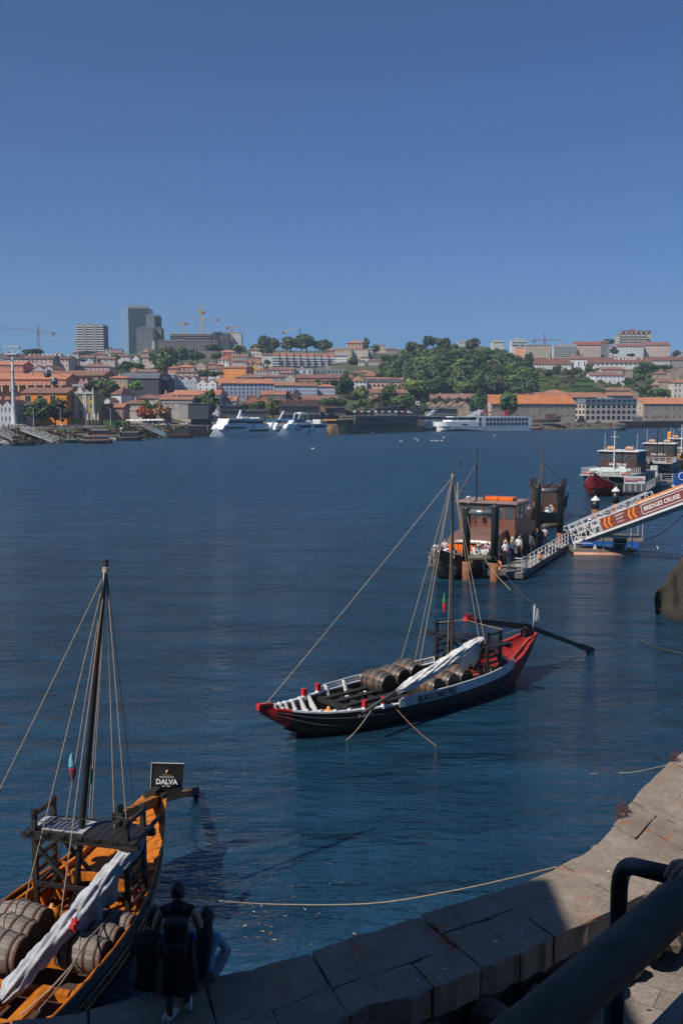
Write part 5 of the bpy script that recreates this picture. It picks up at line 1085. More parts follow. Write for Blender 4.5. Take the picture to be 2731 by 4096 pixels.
# helm platform
def platform(g, b, gz, L, s0, s1, zt_, m, top_m, planks=14, solar=False, yb=1.0, posts_up=.55, over=.35, frame_s=None):
    w0 = yb; q = MB()
    for i in range(planks):
        y0 = -w0 - over + (2 * w0 + 2 * over) * i / planks; y1 = y0 + (2 * w0 + 2 * over) / planks - .02
        q.box(s0 - .1 + .04 * math.sin(i * 3), s1 + .1 + .05 * math.sin(i * 5), y0, y1, zt_, zt_ + .045)
    q.build('platform_deck', top_m, g)
    q = MB()
    for s_ in (s0, s1): q.box(s_ - .06, s_ + .06, -w0 - over - .05, w0 + over + .05, zt_ - .16, zt_ - .003)
    q.build('platform_beam', m, g)
    for s_ in (s0, s1):
        for y in (-w0, w0): q = MB(); q.bar((s_, y, .3), (s_, y, zt_ + posts_up), .11); q.build('platform_post', m, g)
    for y in (-w0, w0):
        q = MB()
        for i in range(5): z = .95 + i * (zt_ - 1.0) / 5; q.bar((s0, y, z), (s1, y, z + .04), .07, .09)
        q.build('ladder', m, g); q = MB(); q.bar((s0 - .1, y, zt_ + posts_up - .12), (s1 + .1, y, zt_ + posts_up - .12), .08); q.build('hand_bar', m, g)
    q = MB()
    for s_ in (s0, s1):
        q.bar((s_ + .08, -w0, zt_ - .2), (s_ + .08, w0 * .35, .75), .08); q.bar((s_ - .08, w0, zt_ - .2), (s_ - .08, -w0 * .35, .75), .08)
    q.bar((s0 - .1, -w0, 1.35), (s0 - .1, w0, 1.35), .09); q.build('brace', m, g)
    if solar:
        q = MB(); q.box(s0 + .1, s1 - .15, w0 * .1, w0 + .0, zt_ + .055, zt_ + .085, 0); q.box(s0 + .06, s1 - .11, w0 * 0 - .04, w0 + .14, zt_ + .05, zt_ + .075, 1)
        for i in range(1, 9): y = w0 * i / 9; q.box(s0 + .1, s1 - .15, y - .006, y + .006, zt_ + .0855, zt_ + .089, 1)
        q.build('solar_panel', [mat((.03, .035, .06), .25), mat((.35, .36, .38), .4)], g)
ZP = 2.35
platform(boat, bB, gB, LB, 11.05, 11.9, ZP, BLACKWOOD, BLACKWOOD, yb=1.5, over=.56)
# dark shelter under the stern
mb = MB(); rr = []
for x in (12.6, 13.1, 13.5): rr.append([(x, -1.0 * math.cos(a), .7 + (1.0 - (x - 12.6) * .4) * math.sin(a)) for a in [PI * k / 12 for k in range(13)]])
mb.loft(rr, False, False); mb.build('shelter', mat((.03, .03, .032), .8), boat, True)
mb = MB(); mb.box(15.35, 16.05, -.13, .13, 1.75, 2.1); mb.build('stern_post', BKW, boat)
# steering oar
def oar(g, fr, I, Pv, T_, w, m, mh, ends):
    i_, p, t = fr.l(I), fr.l(Pv), fr.l(T_)
    mb = MB(); hd = i_.lerp(p, .13); mb.bar(hd, p, w * .7, w, 0, w * .95); mb.bar(p, p.lerp(t, .8), w * .95, w * 1.0, 0, w * .8); mb.build('steering_oar', m, g)
    mb = MB(); mb.bar(p.lerp(t, .795), t + (t - p).normalized() * .2, w * .8, w * 1.3, 0, w * .8); mb.build('oar_blade', ends, g)
    mb = MB(); mb.bar(i_, hd, w * 1.1, w * .9, 0)
    for k in range(4): c = i_.lerp(hd, .2 + k * .2); mb.bar(c, c + Vector((0, 0, .28)), .05)
    mb.build('oar_handle', mh, g)
IV = at(1858, 2478, 44.2); PV = FB.w(15.75, 0, 2.2); TP = gp(2362, 2600, .05)
oar(boat, FB, IV, PV, TP, .22, BLACKWOOD, RED, BLACKWOOD)
def stays(g, fr, name, ends, r=.012, m=ROPE, mid=None):
    for a, b_ in ends:
        mb = MB(); mb.tube([fr.l(p) for p in curve_rope(a, b_, .004 * (a - b_).length)], r, 5); mb.build(name, m, g)
tp = MT_ - Vector((0, 0, .3))
stays(boat, FB, 'stay', [(tp, FB.w(.15, 0, 1.45)), (tp, FB.w(9.0, 1.85, 1.0)), (tp, FB.w(9.9, 1.8, 1.0)), (tp, FB.w(8.6, .2, 1.5)), (tp, FB.w(11.2, -1.6, 1.1)), (tp, FB.w(11.5, -1.0, .8)), (tp, FB.w(11.7, 1.4, 1.2)), (tp, FB.w(10.8, .6, .8))], .013)
stays(boat, FB, 'steering_line', [(IV, FB.w(11.9, -1.6, 2.9)), (IV, FB.w(11.1, 1.6, 2.8)), (PV, FB.w(11.9, -1.6, 2.7))], .012)
# helm flag board at the stern
fp = FB.w(15.95, -.1, 2.05); ft = at(2139, 2418, fp.y)
g = thing('flag_pole', 'thin white pole with a furled white pennant at the red stern', 'flag', fp)
mb = MB(); mb.tube([(0, 0, -.3), ft - fp], .022, 6); mb.build('pole', WHITE, g)
mb = MB(); h = ft.z - fp.z; mb.add([(.0, 0, h), (.28, .05, h * .8), (.38, .1, h * .28), (.2, .02, h * .3), (.02, 0, h * .4)], [(0, 1, 2, 3, 4)]); mb.prism([(.0, 0.01, h), (.28, .06, h * .8), (.38, .11, h * .28), (.02, 0.01, h * .4)], (.0, .01, 0)); mb.build('pennant', mat((.45, .47, .5), .8), g)
# national flag on the mast
def small_flag(p, c1, c2, label, h=.95, w=.16):
    g = thing('hanging_flag', label, 'flag', p)
    def part(z0, z1, nm, col):
        mb = MB(); rr = []
        for i in range(11):
            t = i / 10; z = lerp(z0, z1, t); ww = w * (.08 + .92 * math.sin(PI * (.04 + .86 * (1 - z / h))) ** .8)
            rr.append([(ww * math.cos(a) * (1 + .3 * math.sin(3 * a + z * 9)), .05 * math.sin(a), z) for a in [k * PI / 5 for k in range(10)]])
        mb.loft(rr); mb.build(nm, mat(col, .8, .2, 6), g, True)
    part(h * .48, h, 'flag_upper', c1); part(0, h * .479, 'flag_lower', c2)
small_flag(at(1776, 2450, 42.75), (.02, .22, .05), (.6, .02, .02), 'small green over red flag hanging from the rigging of the black boat', .86, .07)
# barrels
BST = [wood_mat(c, (.6, 9, 9), .40, dark=.35) for c in ((.11, .09, .072), (.19, .095, .055), (.085, .075, .065), (.02, .018, .016))]; BHP = mat((.05, .045, .045), .4, .4, 8, .5); BHD = mat((.012, .012, .013), .35, .3, 3)
BST2 = [wood_mat(c, (.6, 9, 9), .7, dark=.5) for c in ((.20, .175, .155), (.145, .125, .11), (.24, .21, .185), (.03, .022, .018))]; BHP2 = mat((.085, .035, .025), .8, .4, 8, .2); BHD2 = wood_mat((.10, .07, .055), (1, 1, 8), .7)
bm1 = barrel_meshes(BST, BHP, BHD); bm2 = barrel_meshes(BST2, BHP2, BHD2)
KT = text_mesh('KOPKE', .36, .13, ext=.004).mesh('head_lettering', mat((.75, .75, .75), .5))
KL = MB(); KL.box(-.08, .08, -.004, 0, .115, .13); KL.box(-.07, .07, -.004, 0, -.13, -.115); KL = KL.mesh('head_line', mat((.5, .5, .5), .5))
def barrel(fr, x, y, z, bm, label, group, sc, letter, roll=0, tw=0, lash=True):
    g = thing('barrel', label, 'barrel', fr.w(x, y, z), fr.a - PI / 2 + tw, group)
    g.scale = (sc, sc, sc)
    for nm, me in zip(('staves', 'hoops', 'head'), bm): link(nm, me, g)
    if letter:
        for me, nm in ((KT, 'head_lettering'), (KL, 'head_line')): t = link(nm, me, g); t.location = (.567, 0, 0); t.rotation_euler = (0, 0, PI / 2)
    if lash: 
        q = MB(); q.tube([(.08 * math.sin(k), .5 * math.cos(k * .35 - .2), .5 * math.sin(k * .35 - .2)) for k in range(10)], .013, 4); q.build('lashing', ROPE, g)
    return g
pos = [('nearest the bow', 'middle one', 'nearest the mast')]
def px_barrel(fr, u, v, z): return fr.l(gp(u, v, z))
S1 = 1.0
for i, (u, v) in enumerate(((1512, 2726), (1576, 2702), (1629, 2680))):
    p = FB.l(gp(u, v, 1.12)); barrel(FB, p.x, p.y, 1.12, bm1, 'dark lettered barrel of the rear group on the black boat, ' + ['nearest the bow', 'in the middle', 'nearest the mast'][i], 'dark barrels on the black boat', 1.05 if i == 0 else .98, True)
for i, (u, v) in enumerate(((1717, 2744), (1774, 2722), (1826, 2702))):
    p = FB.l(gp(u, v, .95)); barrel(FB, p.x, p.y, .95, bm1, 'dark lettered barrel by the white side board, ' + ['leftmost of three', 'middle of three', 'rightmost of three'][i], 'dark barrels on the black boat', .95, True)
# buoys / pots on deck
def buoy(p, r, col, label, knob=True):
    g = thing('buoy', label, 'buoy', p); mb = MB(); mb.lathe([(0, -r), (r * .6, -r * .8), (r * .95, -r * .3), (r, .1 * r), (r * .85, .55 * r), (r * .5, .85 * r), (r * .22, r), (r * .2, r * 1.3), (0, r * 1.35)], 18); mb.build('body', mat(col, .35, .15, 3, bmp=.1), g, True)
    mb = MB(); mb.tube([(r * .2 * math.cos(a * .8), r * .2 * math.sin(a * .8), r * 1.1) for a in range(9)], .02, 5); mb.build('rope_ring', ROPE, g)
buoy(FB.w(2.85, -.55, .68), .28, (.85, .28, .01), 'orange mooring buoy lying on the bow deck of the black boat'); buoy(FB.w(11.0, -.2, .85), .3, (.85, .30, .01), 'orange buoy under the furled white sail')
for (a, b_, lab, m_) in ((FB.w(4.1, -1.75, 1.1), gp(1384, 2962, .0), 'white mooring rope dropping from the red bitt into the water', ROPE), (FB.w(5.0, -1.8, 1.05), gp(1745, 2985, .0), 'rusty mooring rope running from the black boat toward the quay', mat((.3, .13, .07), .9)), (FB.w(12.4, -1.35, 1.25), gp(2110, 2760, .0), 'thin blue rope trailing from the stern quarter', mat((.02, .12, .3), .7))):
    mb = MB(); mb.tube([p - a for p in curve_rope(a, b_, .12 if a.x > 0 else .04)], .014, 6); o_ = mb.build('mooring_rope', m_); o_.location = a; tag(o_, lab, 'rope')
# ---- orange boat at lower left
LD = 14.8
FD = Fr((-4.98 - .25 * LD, 26.35 - .968 * LD, 0), 75.5)
OG = wood_mat((.50, .145, .009), (.7, 5, 5), .5, dark=.42, bmp=.3); OG2 = wood_mat((.46, .14, .010), (1, 5, 5), .5, dark=.5, bmp=.2)
CD = dict(hull=BK, cap=OG, scap=OG, inner=OG, strip=mat((.45, .22, .02), .5), gunwale=OG, bul=((.40, .86), (.45, .84)), bulh=.14, bulc=BK, edge=OG, nknee=6, knee=OG, ribs=(.1, .15, .2, .25, .3), bowdeck=(.12, .2, .5, OG2),
          sterndeck=(.66, .8, .45, OG2), beams=(.2, .25, .3, .35, .42, .5, .57, .64, .8), beam=OG2, stringers=(.17, .5), dark=mat((.06, .03, .02), .9), bowcap=0, sterncap=.9334, zs=1.05)
dal, bD, gD = rabelo('cargo_sailing_boat', 'orange decked wooden sailing barge with grey barrels at the lower left', FD, LD, CD, .93)
beak(dal, LD, OG, 1.5)
MTD = at(426, 2238, 23.6); MBD = FD.w(FD.l(at(300, 3600, 22.2)).x, FD.l(at(300, 3640, 22.2)).y, .3)
mast_sail(dal, FD, at(296, 3660, 22.2), MTD, .078, .056, mat((.014, .012, .011), .35, .4, 3))
YA = gp(-20, 4030, .9); YB = at(642, 3262, 23.2)
furled(dal, FD, YA, YB, .185, 8, SAILG, BKW, .0, .87, hang=(.42, .78, .7), fade=.1)
q = MB(); cpt = FD.l(YA.lerp(YB, .36)) + Vector((0, -.26, .12))
q.box(cpt.x - .02, cpt.x + .02, cpt.y - .05, cpt.y + .05, cpt.z - .17, cpt.z + .13); q.box(cpt.x - .13, cpt.x + .13, cpt.y - .06, cpt.y + .04, cpt.z - .04, cpt.z + .04); q.build('red_cross', mat((.5, .03, .03), .8), dal)
pl = FD.l(gp(360, 3290, 2.6)); platform(dal, bD, gD, LD, 10.5, 11.35, 2.55, BLACKWOOD, BLACKWOOD, 13, True, yb=1.18, over=.25)
# arched orange bulkhead under the platform and stern seat
mb = MB(); rr = []
for x, rr_ in ((11.1, 1.08), (11.3, 1.08)): rr.append([(x, -rr_ * math.cos(a), .62 + .78 * math.sin(a)) for a in [PI * k / 14 for k in range(15)]] + [(x, .85 * math.cos(a), .62 + .58 * math.sin(a)) for a in [PI * k / 14 for k in range(15)]])
mb.loft(rr, True, True); mb.build('arch', OG, dal)
mb = MB(); rr = []
for i in range(9): t = lerp(.78, .965, i / 8); rr.append([(t * LD, bD(t) * .93, gD(t) - .06 - .1 * (1 - i / 8)), (t * LD, -bD(t) * .93, gD(t) - .06 - .1 * (1 - i / 8))])
mb.loft(rr, False, False); mb.build('stern_cover', OG, dal)
mb = MB(); mb.box(LD - .5, LD - .15, -.11, .11, 1.75, 2.2); mb.box(LD - .4, LD - .2, -.3, .3, 1.9, 2.08); mb.build('stern_post', BKW, dal)
IV = at(468, 3268, 22.6); PV = at(640, 3196, 26.3); TP = gp(783, 3165, .15)
oar(dal, FD, IV, PV, TP, .20, OG2, BLACKWOOD, BKW)
tp = MTD - Vector((0, 0, .25))
stays(dal, FD, 'stay', [(tp, gp(-160, 3480, 1.2)), (tp, at(103, 3600, 22.0)), (tp, at(214, 3590, 22.8)), (tp, at(238, 3710, 21.2)), (tp, at(463, 3450, 22.5)), (tp, at(535, 3640, 22.3)), (tp, at(360, 3420, 24.0)), (tp, at(345, 3440, 23.8)), (tp, at(305, 3540, 22.3))], .012, mat((.40, .29, .21), .9, .3, 20))
stays(dal, FD, 'dark_line', [(tp, at(545, 3290, 25.4)), (IV, FD.w(9.9, 1.35, 3.0)), (IV, FD.w(10.9, -1.35, 2.9))], .012, mat((.05, .05, .05), .8))
small_flag(at(291, 3118, 22.6), (.12, .38, .42), (.25, .04, .07), 'teal and wine coloured flag hanging left of the black mast', .62, .075)
small_flag(at(362, 3135, 23.2), (.30, .42, .40), (.10, .22, .20), 'green and white striped flag hanging right of the black mast', .9, .06)
# banner board
g = thing('banner', 'square black banner with white lettering above the orange stern', 'banner', at(602, 3178, 26.2))
ax = at(602, 3178, 26.2); bx = at(728, 3176, 26.2); cx = at(743, 3060, 26.2); dx = at(609, 3053, 26.2)
W_ = (bx - ax).length; Hh = (dx - ax).length
g.rotation_euler = (0, R(1.5), 0)
mb = MB(); n = 14; vs = []; fs = []
for j in range(n + 1):
    for i in range(n + 1):
        s_, t = i / n, j / n; y = .02 * math.sin(s_ * 7 + t * 3) * math.sin(t * PI) + .015 * math.sin(t * 9)
        vs.append((s_ * W_ + t * .05 * W_, y, t * Hh))
for j in range(n):
    for i in range(n): fs.append((j * (n + 1) + i, j * (n + 1) + i + 1, (j + 1) * (n + 1) + i + 1, (j + 1) * (n + 1) + i))
mb.add(vs, fs); mb.add([(x, y + .012, z) for x, y, z in vs], fs); mb.build('cloth', mat((.014, .015, .018), .4, .3, 2), g, True)
mb = MB(); mb.tube([(-.01, 0, -.35), (.04 * W_, 0, Hh + .03)], .014, 6); mb.tube([(.03 * W_, 0, Hh + .01), (W_ * 1.06, 0, Hh + .01)], .014, 6); mb.build('pole', mat((.4, .42, .42), .4), g)
LT = mat((.75, .77, .8), .5); PK = mat((.55, .28, .2), .6)
put_text('lettering', 'DALVA', LT, g, (W_ * .53, -.04, Hh * .44), width=W_ * .68, height=Hh * .17, ext=.006, bold=.03)
put_text('lettering', 'DISTINCTIVE PORT', LT, g, (W_ * .53, -.04, Hh * .585), width=W_ * .46, height=Hh * .045, ext=.006)
put_text('lettering', 'EST. 1862', LT, g, (W_ * .51, -.04, Hh * .30), width=W_ * .26, height=Hh * .035, ext=.006)
mb = MB(); mb.tube([(W_ * (.38 + .03 * i), -.042, Hh * (.66 + .025 * math.sin(i * 2.2) + (.03 if i == 0 else 0))) for i in range(11)], .005, 4); mb.build('signature', mat((.5, .33, .1), .5), g)
mb = MB(); mb.lathe([(0, -.05), (.035, -.03), (.04, 0), (.032, .035), (0, .045)], 10, (W_ * .53, -.03, Hh * .76)); mb.build('emblem', PK, g)
# barrels of the orange boat
for i, (u, v, z) in enumerate(((85, 3690, 1.05), (38, 3748, 1.0), (-8, 3808, .95))):
    p = FD.l(gp(u, v, z)); barrel(FD, p.x, p.y, z, bm2, 'weathered grey barrel of the left group on the orange boat, ' + ['farthest', 'middle', 'nearest'][i], 'grey barrels on the orange boat', 1.0 if i else .98, False)
for i, (u, v, z) in enumerate(((337, 3812, .95), (400, 3752, .95), (462, 3702, .95), (385, 3690, .9))):
    p = FD.l(gp(u, v, z)); barrel(FD, p.x, p.y, z, bm2, 'weathered grey barrel right of the furled sail, ' + ['nearest and largest', 'second from the front', 'third, beside the gunwale', 'the one hidden under the sail'][i], 'grey barrels on the orange boat', (.84, .74, .70, .7)[i], False)
buoy(at(527, 3530, 23.3), .26, (.45, .02, .02), 'red ball fender inside the orange stern, upper one'); buoy(at(545, 3580, 23.0), .2, (.28, .015, .015), 'small red fender inside the orange stern, lower one')
buoy(FD.w(10.2, .6, .75), .2, (.62, .2, .02), 'orange pot beside the black ladder of the orange boat')
mb = MB(); mb.box(-.14, .14, -.09, .09, -.1, .14, 0); mb.box(-.1, .1, -.095, .0, -.06, .08, 1); mb.tube([(-.06, 0, .14), (0, 0, .24), (.06, 0, .14)], .012, 5)
o_ = mb.build('equipment_box', [mat((.4, .4, .38), .5), mat((.08, .08, .08), .5)]); o_.location = at(520, 3482, 24.0); tag(o_, 'small grey equipment box inside the orange stern', 'box')
o_ = put_text('hull_lettering', 'SANTA CRUZ', mat((.16, .17, .16), .6), dal, (0, 0, 0), width=1.5, height=.2, ext=.006)
xm = FD.l(gp(300, 4010, .8)).x; tm = xm / LD; o_.location = (xm, -bD(tm) - .06, gD(tm) - .22); o_.rotation_euler = (0, 0, R(-4))
q = MB(); rl = curve_rope(FD.w(6.2, -1.5, 1.2), FD.w(9.0, -1.0, 1.0), .1); q.tube([FD.l(p) for p in rl], .02, 6); rl = [FD.l(gp(u, v, z)) for u, v, z in ((85, 4060, .95), (200, 3960, 1.3), (290, 3860, 1.5), (350, 3760, 1.5), (420, 3690, 1.3), (450, 3650, 1.1))]; q.tube(rl, .02, 6); q.build('deck_rope', mat((.26, .19, .14), .9), dal)
# long mooring rope from the orange boat to the quay on the right
a = FD.w(10.6, -1.45, 1.2); b_ = gp(2225, 3468, 4.95); pts = [a, gp(750, 3588, .7), gp(900, 3606, .45), gp(1150, 3618, .4), gp(1500, 3612, .9), gp(1850, 3555, 2.5), b_]
# smooth the rope through its control points
def smooth(pts, n=6):
    out = []
    for i in range(len(pts) - 1):
        p0, p1, p2, p3 = pts[max(0, i - 1)], pts[i], pts[i + 1], pts[min(len(pts) - 1, i + 2)]
        for k in range(n):
            t = k / n; out.append(.5 * ((2 * p1) + (p2 - p0) * t + (2 * p0 - 5 * p1 + 4 * p2 - p3) * t * t + (3 * p1 - p0 - 3 * p2 + p3) * t ** 3))
    return out + [pts[-1]]
mb = MB(); mb.tube([p - a for p in smooth(pts)], .013, 6); o_ = mb.build('mooring_rope', mat((.32, .24, .16), .9, .3, 9)); o_.location = a; tag(o_, 'long sagging mooring rope from the orange boat to the stone wall', 'rope')
# ---------------------------------------------------------------- people
SKIN = mat((.42, .25, .17), .6, .12, 6, name='skin')
PB = {}
def seg_d(p, a, b):
    ab = b - a; t = max(0, min(1, (p - a).dot(ab) / max(1e-9, ab.length_squared))); return (a + ab * t - p).length
def make_body(key, J, bones, reg, sub=1, fingers=True, head=True, face_y=-1, look=(0, 0)):
    """J: joint -> (pos, radius); bones: pairs; reg: bone -> material slot"""
    if key in PB: return PB[key]
    names = list(J); idx = {n: i for i, n in enumerate(names)}
    me = bpy.data.meshes.new('b'); me.from_pydata([J[n][0] for n in names], [(idx[a], idx[b]) for a, b in bones], [])
    o = bpy.data.objects.new('b', me); COL.objects.link(o)
    md = o.modifiers.new('s', 'SKIN'); md.use_smooth_shade = True; md.branch_smoothing = .2
    for n in names:
        r = J[n][1]; r = r if isinstance(r, tuple) else (r, r)
        me.skin_vertices[0].data[idx[n]].radius = r
    me.skin_vertices[0].data[idx['pelvis']].use_root = True
    ss = o.modifiers.new('ss', 'SUBSURF'); ss.levels = sub; ss.render_levels = sub
    dg = bpy.context.evaluated_depsgraph_get(); dg.update()
    m2 = bpy.data.meshes.new_from_object(o.evaluated_get(dg)); COL.objects.unlink(o); bpy.data.objects.remove(o)
    mb = MB(); mb.v = [v.co.copy() for v in m2.vertices]; mb.f = [list(p.vertices) for p in m2.polygons]; mb.mi = []
    B = [(Vector(J[a][0]), Vector(J[b][0]), reg.get((a, b), 1)) for a, b in bones]
    for p in m2.polygons: mb.mi.append(min(((seg_d(p.center, a, b), s) for a, b, s in B), key=lambda q: q[0])[1])
    bpy.data.meshes.remove(m2)
    if head:
        c = Vector(J['head'][0]); hr = .105
        T = Matrix.Translation(c) @ Matrix.Rotation(look[0], 4, 'Z') @ Matrix.Rotation(look[1], 4, 'X'); mb.T = T
        rings = []
        for i in range(9):
            ph = -PI / 2 + PI * i / 8; z = math.sin(ph) * .125; rr = math.cos(ph)
            ring = []
            for k in range(14):
                a = 2 * PI * k / 14; x = math.cos(a) * .078 * rr; y = math.sin(a) * .098 * rr
                jaw = 1 - .22 * max(0, -z / .125); x *= jaw
                if y < 0 and abs(x) < .02 and -.04 < z < .02: y -= .022          # nose
                if y < 0 and z < -.06: y += .012
                ring.append((x, y, z))
            rings.append(ring)
        mb.loft(rings, True, True, 0)
        for s in (-1, 1):
            mb.lathe([(0, -.028), (.014, -.012), (.016, .01), (0, .028)], 6, (s * .08, .005, -.005), 0)       # ear
            mb.lathe([(0, -.01), (.011, 0), (0, .01)], 6, (s * .03, -.088, .012), 3)                              # eye
        mb.box(-.024, .024, -.094, -.084, -.062, -.054, 2)                                                       # mouth
        mb.T = None
    if fingers:
        for s in ('l', 'r'):
            w_ = Vector(J['wrist_' + s][0]); h_ = Vector(J['hand_' + s][0]); d = (h_ - w_).normalized(); sd = d.cross(Vector((0, 1, .1))).normalized(); cu = sd.cross(d)
            for k, ln in enumerate((.065, .075, .07, .055)):
                q = h_ + sd * (k - 1.5) * .02; mb.tube([q - d * .01, q + d * ln * .5 + cu * .008, q + d * ln * .9 + cu * .03], [.0095, .009, .0065], 5, 0)
            q = w_.lerp(h_, .45) - sd * .03; mb.tube([q, q - sd * .025 + d * .03, q - sd * .02 + d * .06 + cu * .02], [.012, .011, .008], 5, 0)
    PB[key] = mb; return mb
REG = {('neck', 'head'): 0, ('chest', 'neck'): 1}
for s in 'lr':
    REG.update({('sh_' + s, 'elbow_' + s): 1, ('elbow_' + s, 'wrist_' + s): 0, ('wrist_' + s, 'hand_' + s): 0, ('pelvis', 'hip_' + s): 2, ('hip_' + s, 'knee_' + s): 2, ('knee_' + s, 'ankle_' + s): 2, ('ankle_' + s, 'toe_' + s): 3})
BONES = [('pelvis', 'spine'), ('spine', 'chest'), ('chest', 'neck'), ('neck', 'head')]
for s in 'lr': BONES += [('chest', 'sh_' + s), ('sh_' + s, 'elbow_' + s), ('elbow_' + s, 'wrist_' + s), ('wrist_' + s, 'hand_' + s), ('pelvis', 'hip_' + s), ('hip_' + s, 'knee_' + s), ('knee_' + s, 'ankle_' + s), ('ankle_' + s, 'toe_' + s)]
def pose(kind):
    J = {'pelvis': ((0, 0, .95), (.14, .105)), 'spine': ((0, 0, 1.12), (.13, .10)), 'chest': ((0, .01, 1.33), (.16, .11)), 'neck': ((0, .01, 1.47), .055), 'head': ((0, -.01, 1.60), .06)}
    arm = {'stand': ((.24, .02, 1.16), (.25, -.08, .93), (.25, -.11, .84)), 'cross': ((.25, -.02, 1.17), (.16, -.22, 1.12), (.08, -.25, 1.14)), 'lean': ((.22, -.16, 1.14), (.19, -.36, 1.02), (.18, -.44, 1.0)), 'sit': ((.23, -.08, 1.14), (.16, -.30, 1.02), (.12, -.36, .98)), 'walk': ((.23, .05, 1.15), (.24, .02, .92), (.24, .0, .84))}[kind]
    for s, k in (('l', -1), ('r', 1)):
        kk = 1
        a = arm
        if kind == 'walk' and k < 0: a = ((.23, -.02, 1.15), (.24, -.2, .98), (.24, -.27, .95))
        J['sh_' + s] = ((k * .17, .01, 1.395), .06); J['elbow_' + s] = ((k * a[0][0], a[0][1], a[0][2]), .043); J['wrist_' + s] = ((k * a[1][0], a[1][1], a[1][2]), .03); J['hand_' + s] = ((k * a[2][0], a[2][1], a[2][2]), (.02, .038))
        st = {'walk': .16}.get(kind, .02) * k
        J['hip_' + s] = ((k * .09, 0, .88), .095); J['knee_' + s] = ((k * .1, -.02 + st * .8, .49), .066); J['ankle_' + s] = ((k * .105, .02 + st * 1.3, .09), .045); J['toe_' + s] = ((k * .115, -.15 + st * 1.3, .04), (.042, .035))
        if kind == 'sit': J['knee_' + s] = ((k * .12, -.43, .92), .066); J['ankle_' + s] = ((k * .12, -.42, .52), .045); J['toe_' + s] = ((k * .12, -.58, .48), (.042, .035))
    if kind == 'lean':
        for n, dy in (('chest', -.08), ('neck', -.14), ('head', -.2)): p, r = J[n]; J[n] = ((p[0], p[1] + dy, p[2] - .03), r)
        for s in 'lr': p, r = J['sh_' + s]; J['sh_' + s] = ((p[0], p[1] - .1, p[2] - .02), r)
    return J
CLO = {}
def cm(c): 
    if c not in CLO: CLO[c] = mat(c, .85, .2, 8, name='cloth')
    return CLO[c]
HAIRM = {'d': mat((.02, .014, .01), .6, .3, 20), 'b': mat((.12, .07, .035), .6, .3, 20), 'g': mat((.4, .38, .36), .6, .2, 20)}
PMESH = {}
def person(label, p, rz, kind='stand', shirt=(.6, .6, .6), pants=(.05, .06, .1), hair='d', hat=None, h=1.0, group=None, bag=None):
    J = pose(kind); mb = make_body(kind, J, BONES, REG)
    k = (kind, shirt, pants)
    if k not in PMESH: PMESH[k] = mb.mesh('body', [SKIN, cm(shirt), cm(pants), mat((.05, .045, .04), .6)], True)
    g = thing('person', label, 'person', p, rz, group); g.scale = (h, h, h)
    link('body', PMESH[k], g)
    hc = Vector(J['head'][0]); kh = ('hair', hair)
    if kh not in PMESH:
        q = MB(); rr = []
        for i in range(6):
            ph = PI / 2 * (1 - i / 5) - .25 * (i / 5); rr.append([(math.cos(a) * .088 * math.cos(ph), math.sin(a) * .106 * math.cos(ph) + .012, max(math.sin(ph) * .135, (-.02 if math.sin(a) > -.3 else .055))) for a in [2 * PI * j / 14 for j in range(14)]])
        q.loft(rr, True, False); PMESH[kh] = q.mesh('hair', HAIRM[hair], True)
    o = link('hair', PMESH[kh], g); o.location = hc
    if hat:
        kk = ('hat', hat)
        if kk not in PMESH: q = MB(); q.lathe([(.17, .03), (.17, .045), (.1, .05), (.098, .11), (.07, .15), (0, .155)], 14); PMESH[kk] = q.mesh('hat', cm(hat), True)
        o = link('hat', PMESH[kk], g); o.location = hc
    if bag:
        kk = ('bag', bag)
        if kk not in PMESH: q = MB(); q.lathe([(.0, -.22), (.12, -.2), (.14, 0), (.11, .18), (0, .2)], 8); PMESH[kk] = q.mesh('backpack', cm(bag), True)
        o = link('backpack', PMESH[kk], g); o.location = (0, .17, 1.25); o.scale = (1, .6, 1)
    return g
# ---------------------------------------------------------------- pier pieces
WP2 = mat((.62, .62, .60), .5, .15, 3, name='white_metal'); DKB = mat((.12, .10, .085), .8, .3, 1.5); DECK = wood_mat((.20, .165, .14), (8, 1, 1), .8)
def railing(mb, p, q, h=1.05, step=1.5, rails=(1.0, .66, .33), r=.03):
    p = Vector(p); q = Vector(q); n = max(1, round((q - p).length / step)); up = Vector((0, 0, 1))
    for i in range(n + 1): c = p.lerp(q, i / n); mb.bar(c, c + up * h, r * 2.2)
    for f in rails: mb.bar(p + up * h * f, q + up * h * f, r * (1.8 if f == 1.0 else 1.2))
def pile(label, u, v, top_v, r=.3, cap='black', rust=True):
    b = gp(u, v, 0); t = at(u, top_v, b.y); h = t.z
    g = thing('mooring_pile', label, 'pile', (b.x, b.y, 0), 0, 'steel mooring piles')
    mb = MB(); mb.lathe([(r, 1.1), (r, h - .35)], 16); mb.build('shaft', mat((.018, .02, .022), .35, .5, 1.2, bmp=.3, name='black_tar'), g, True)
    mb = MB(); mb.lathe([(r + .004, -1.5), (r + .004, 1.15)], 16); mb.build('rusty_foot', mat((.22, .085, .035), .8, .5, 2.5, bmp=.4, name='rust'), g, True)
    mb = MB(); mb.lathe([(r + .03, h - .36), (r + .03, h - .26), (0, h + .12)] if cap == 'black' else [(r + .1, h - .3), (r + .1, h - .2), (0, h + .3)], 16); mb.build('cap', WP2 if cap != 'black' else mat((.03, .035, .04), .4, .4, 3), g)
    return g, b, h
TAR = mat((.018, .02, .022), .35, .5, 1.2, bmp=.3, name='black_tar'); ZINC = mat((.25, .25, .25), .3, .4, 3, .6)
RUST = mat((.22, .085, .035), .8, .5, 2.5, bmp=.4, name='rust')
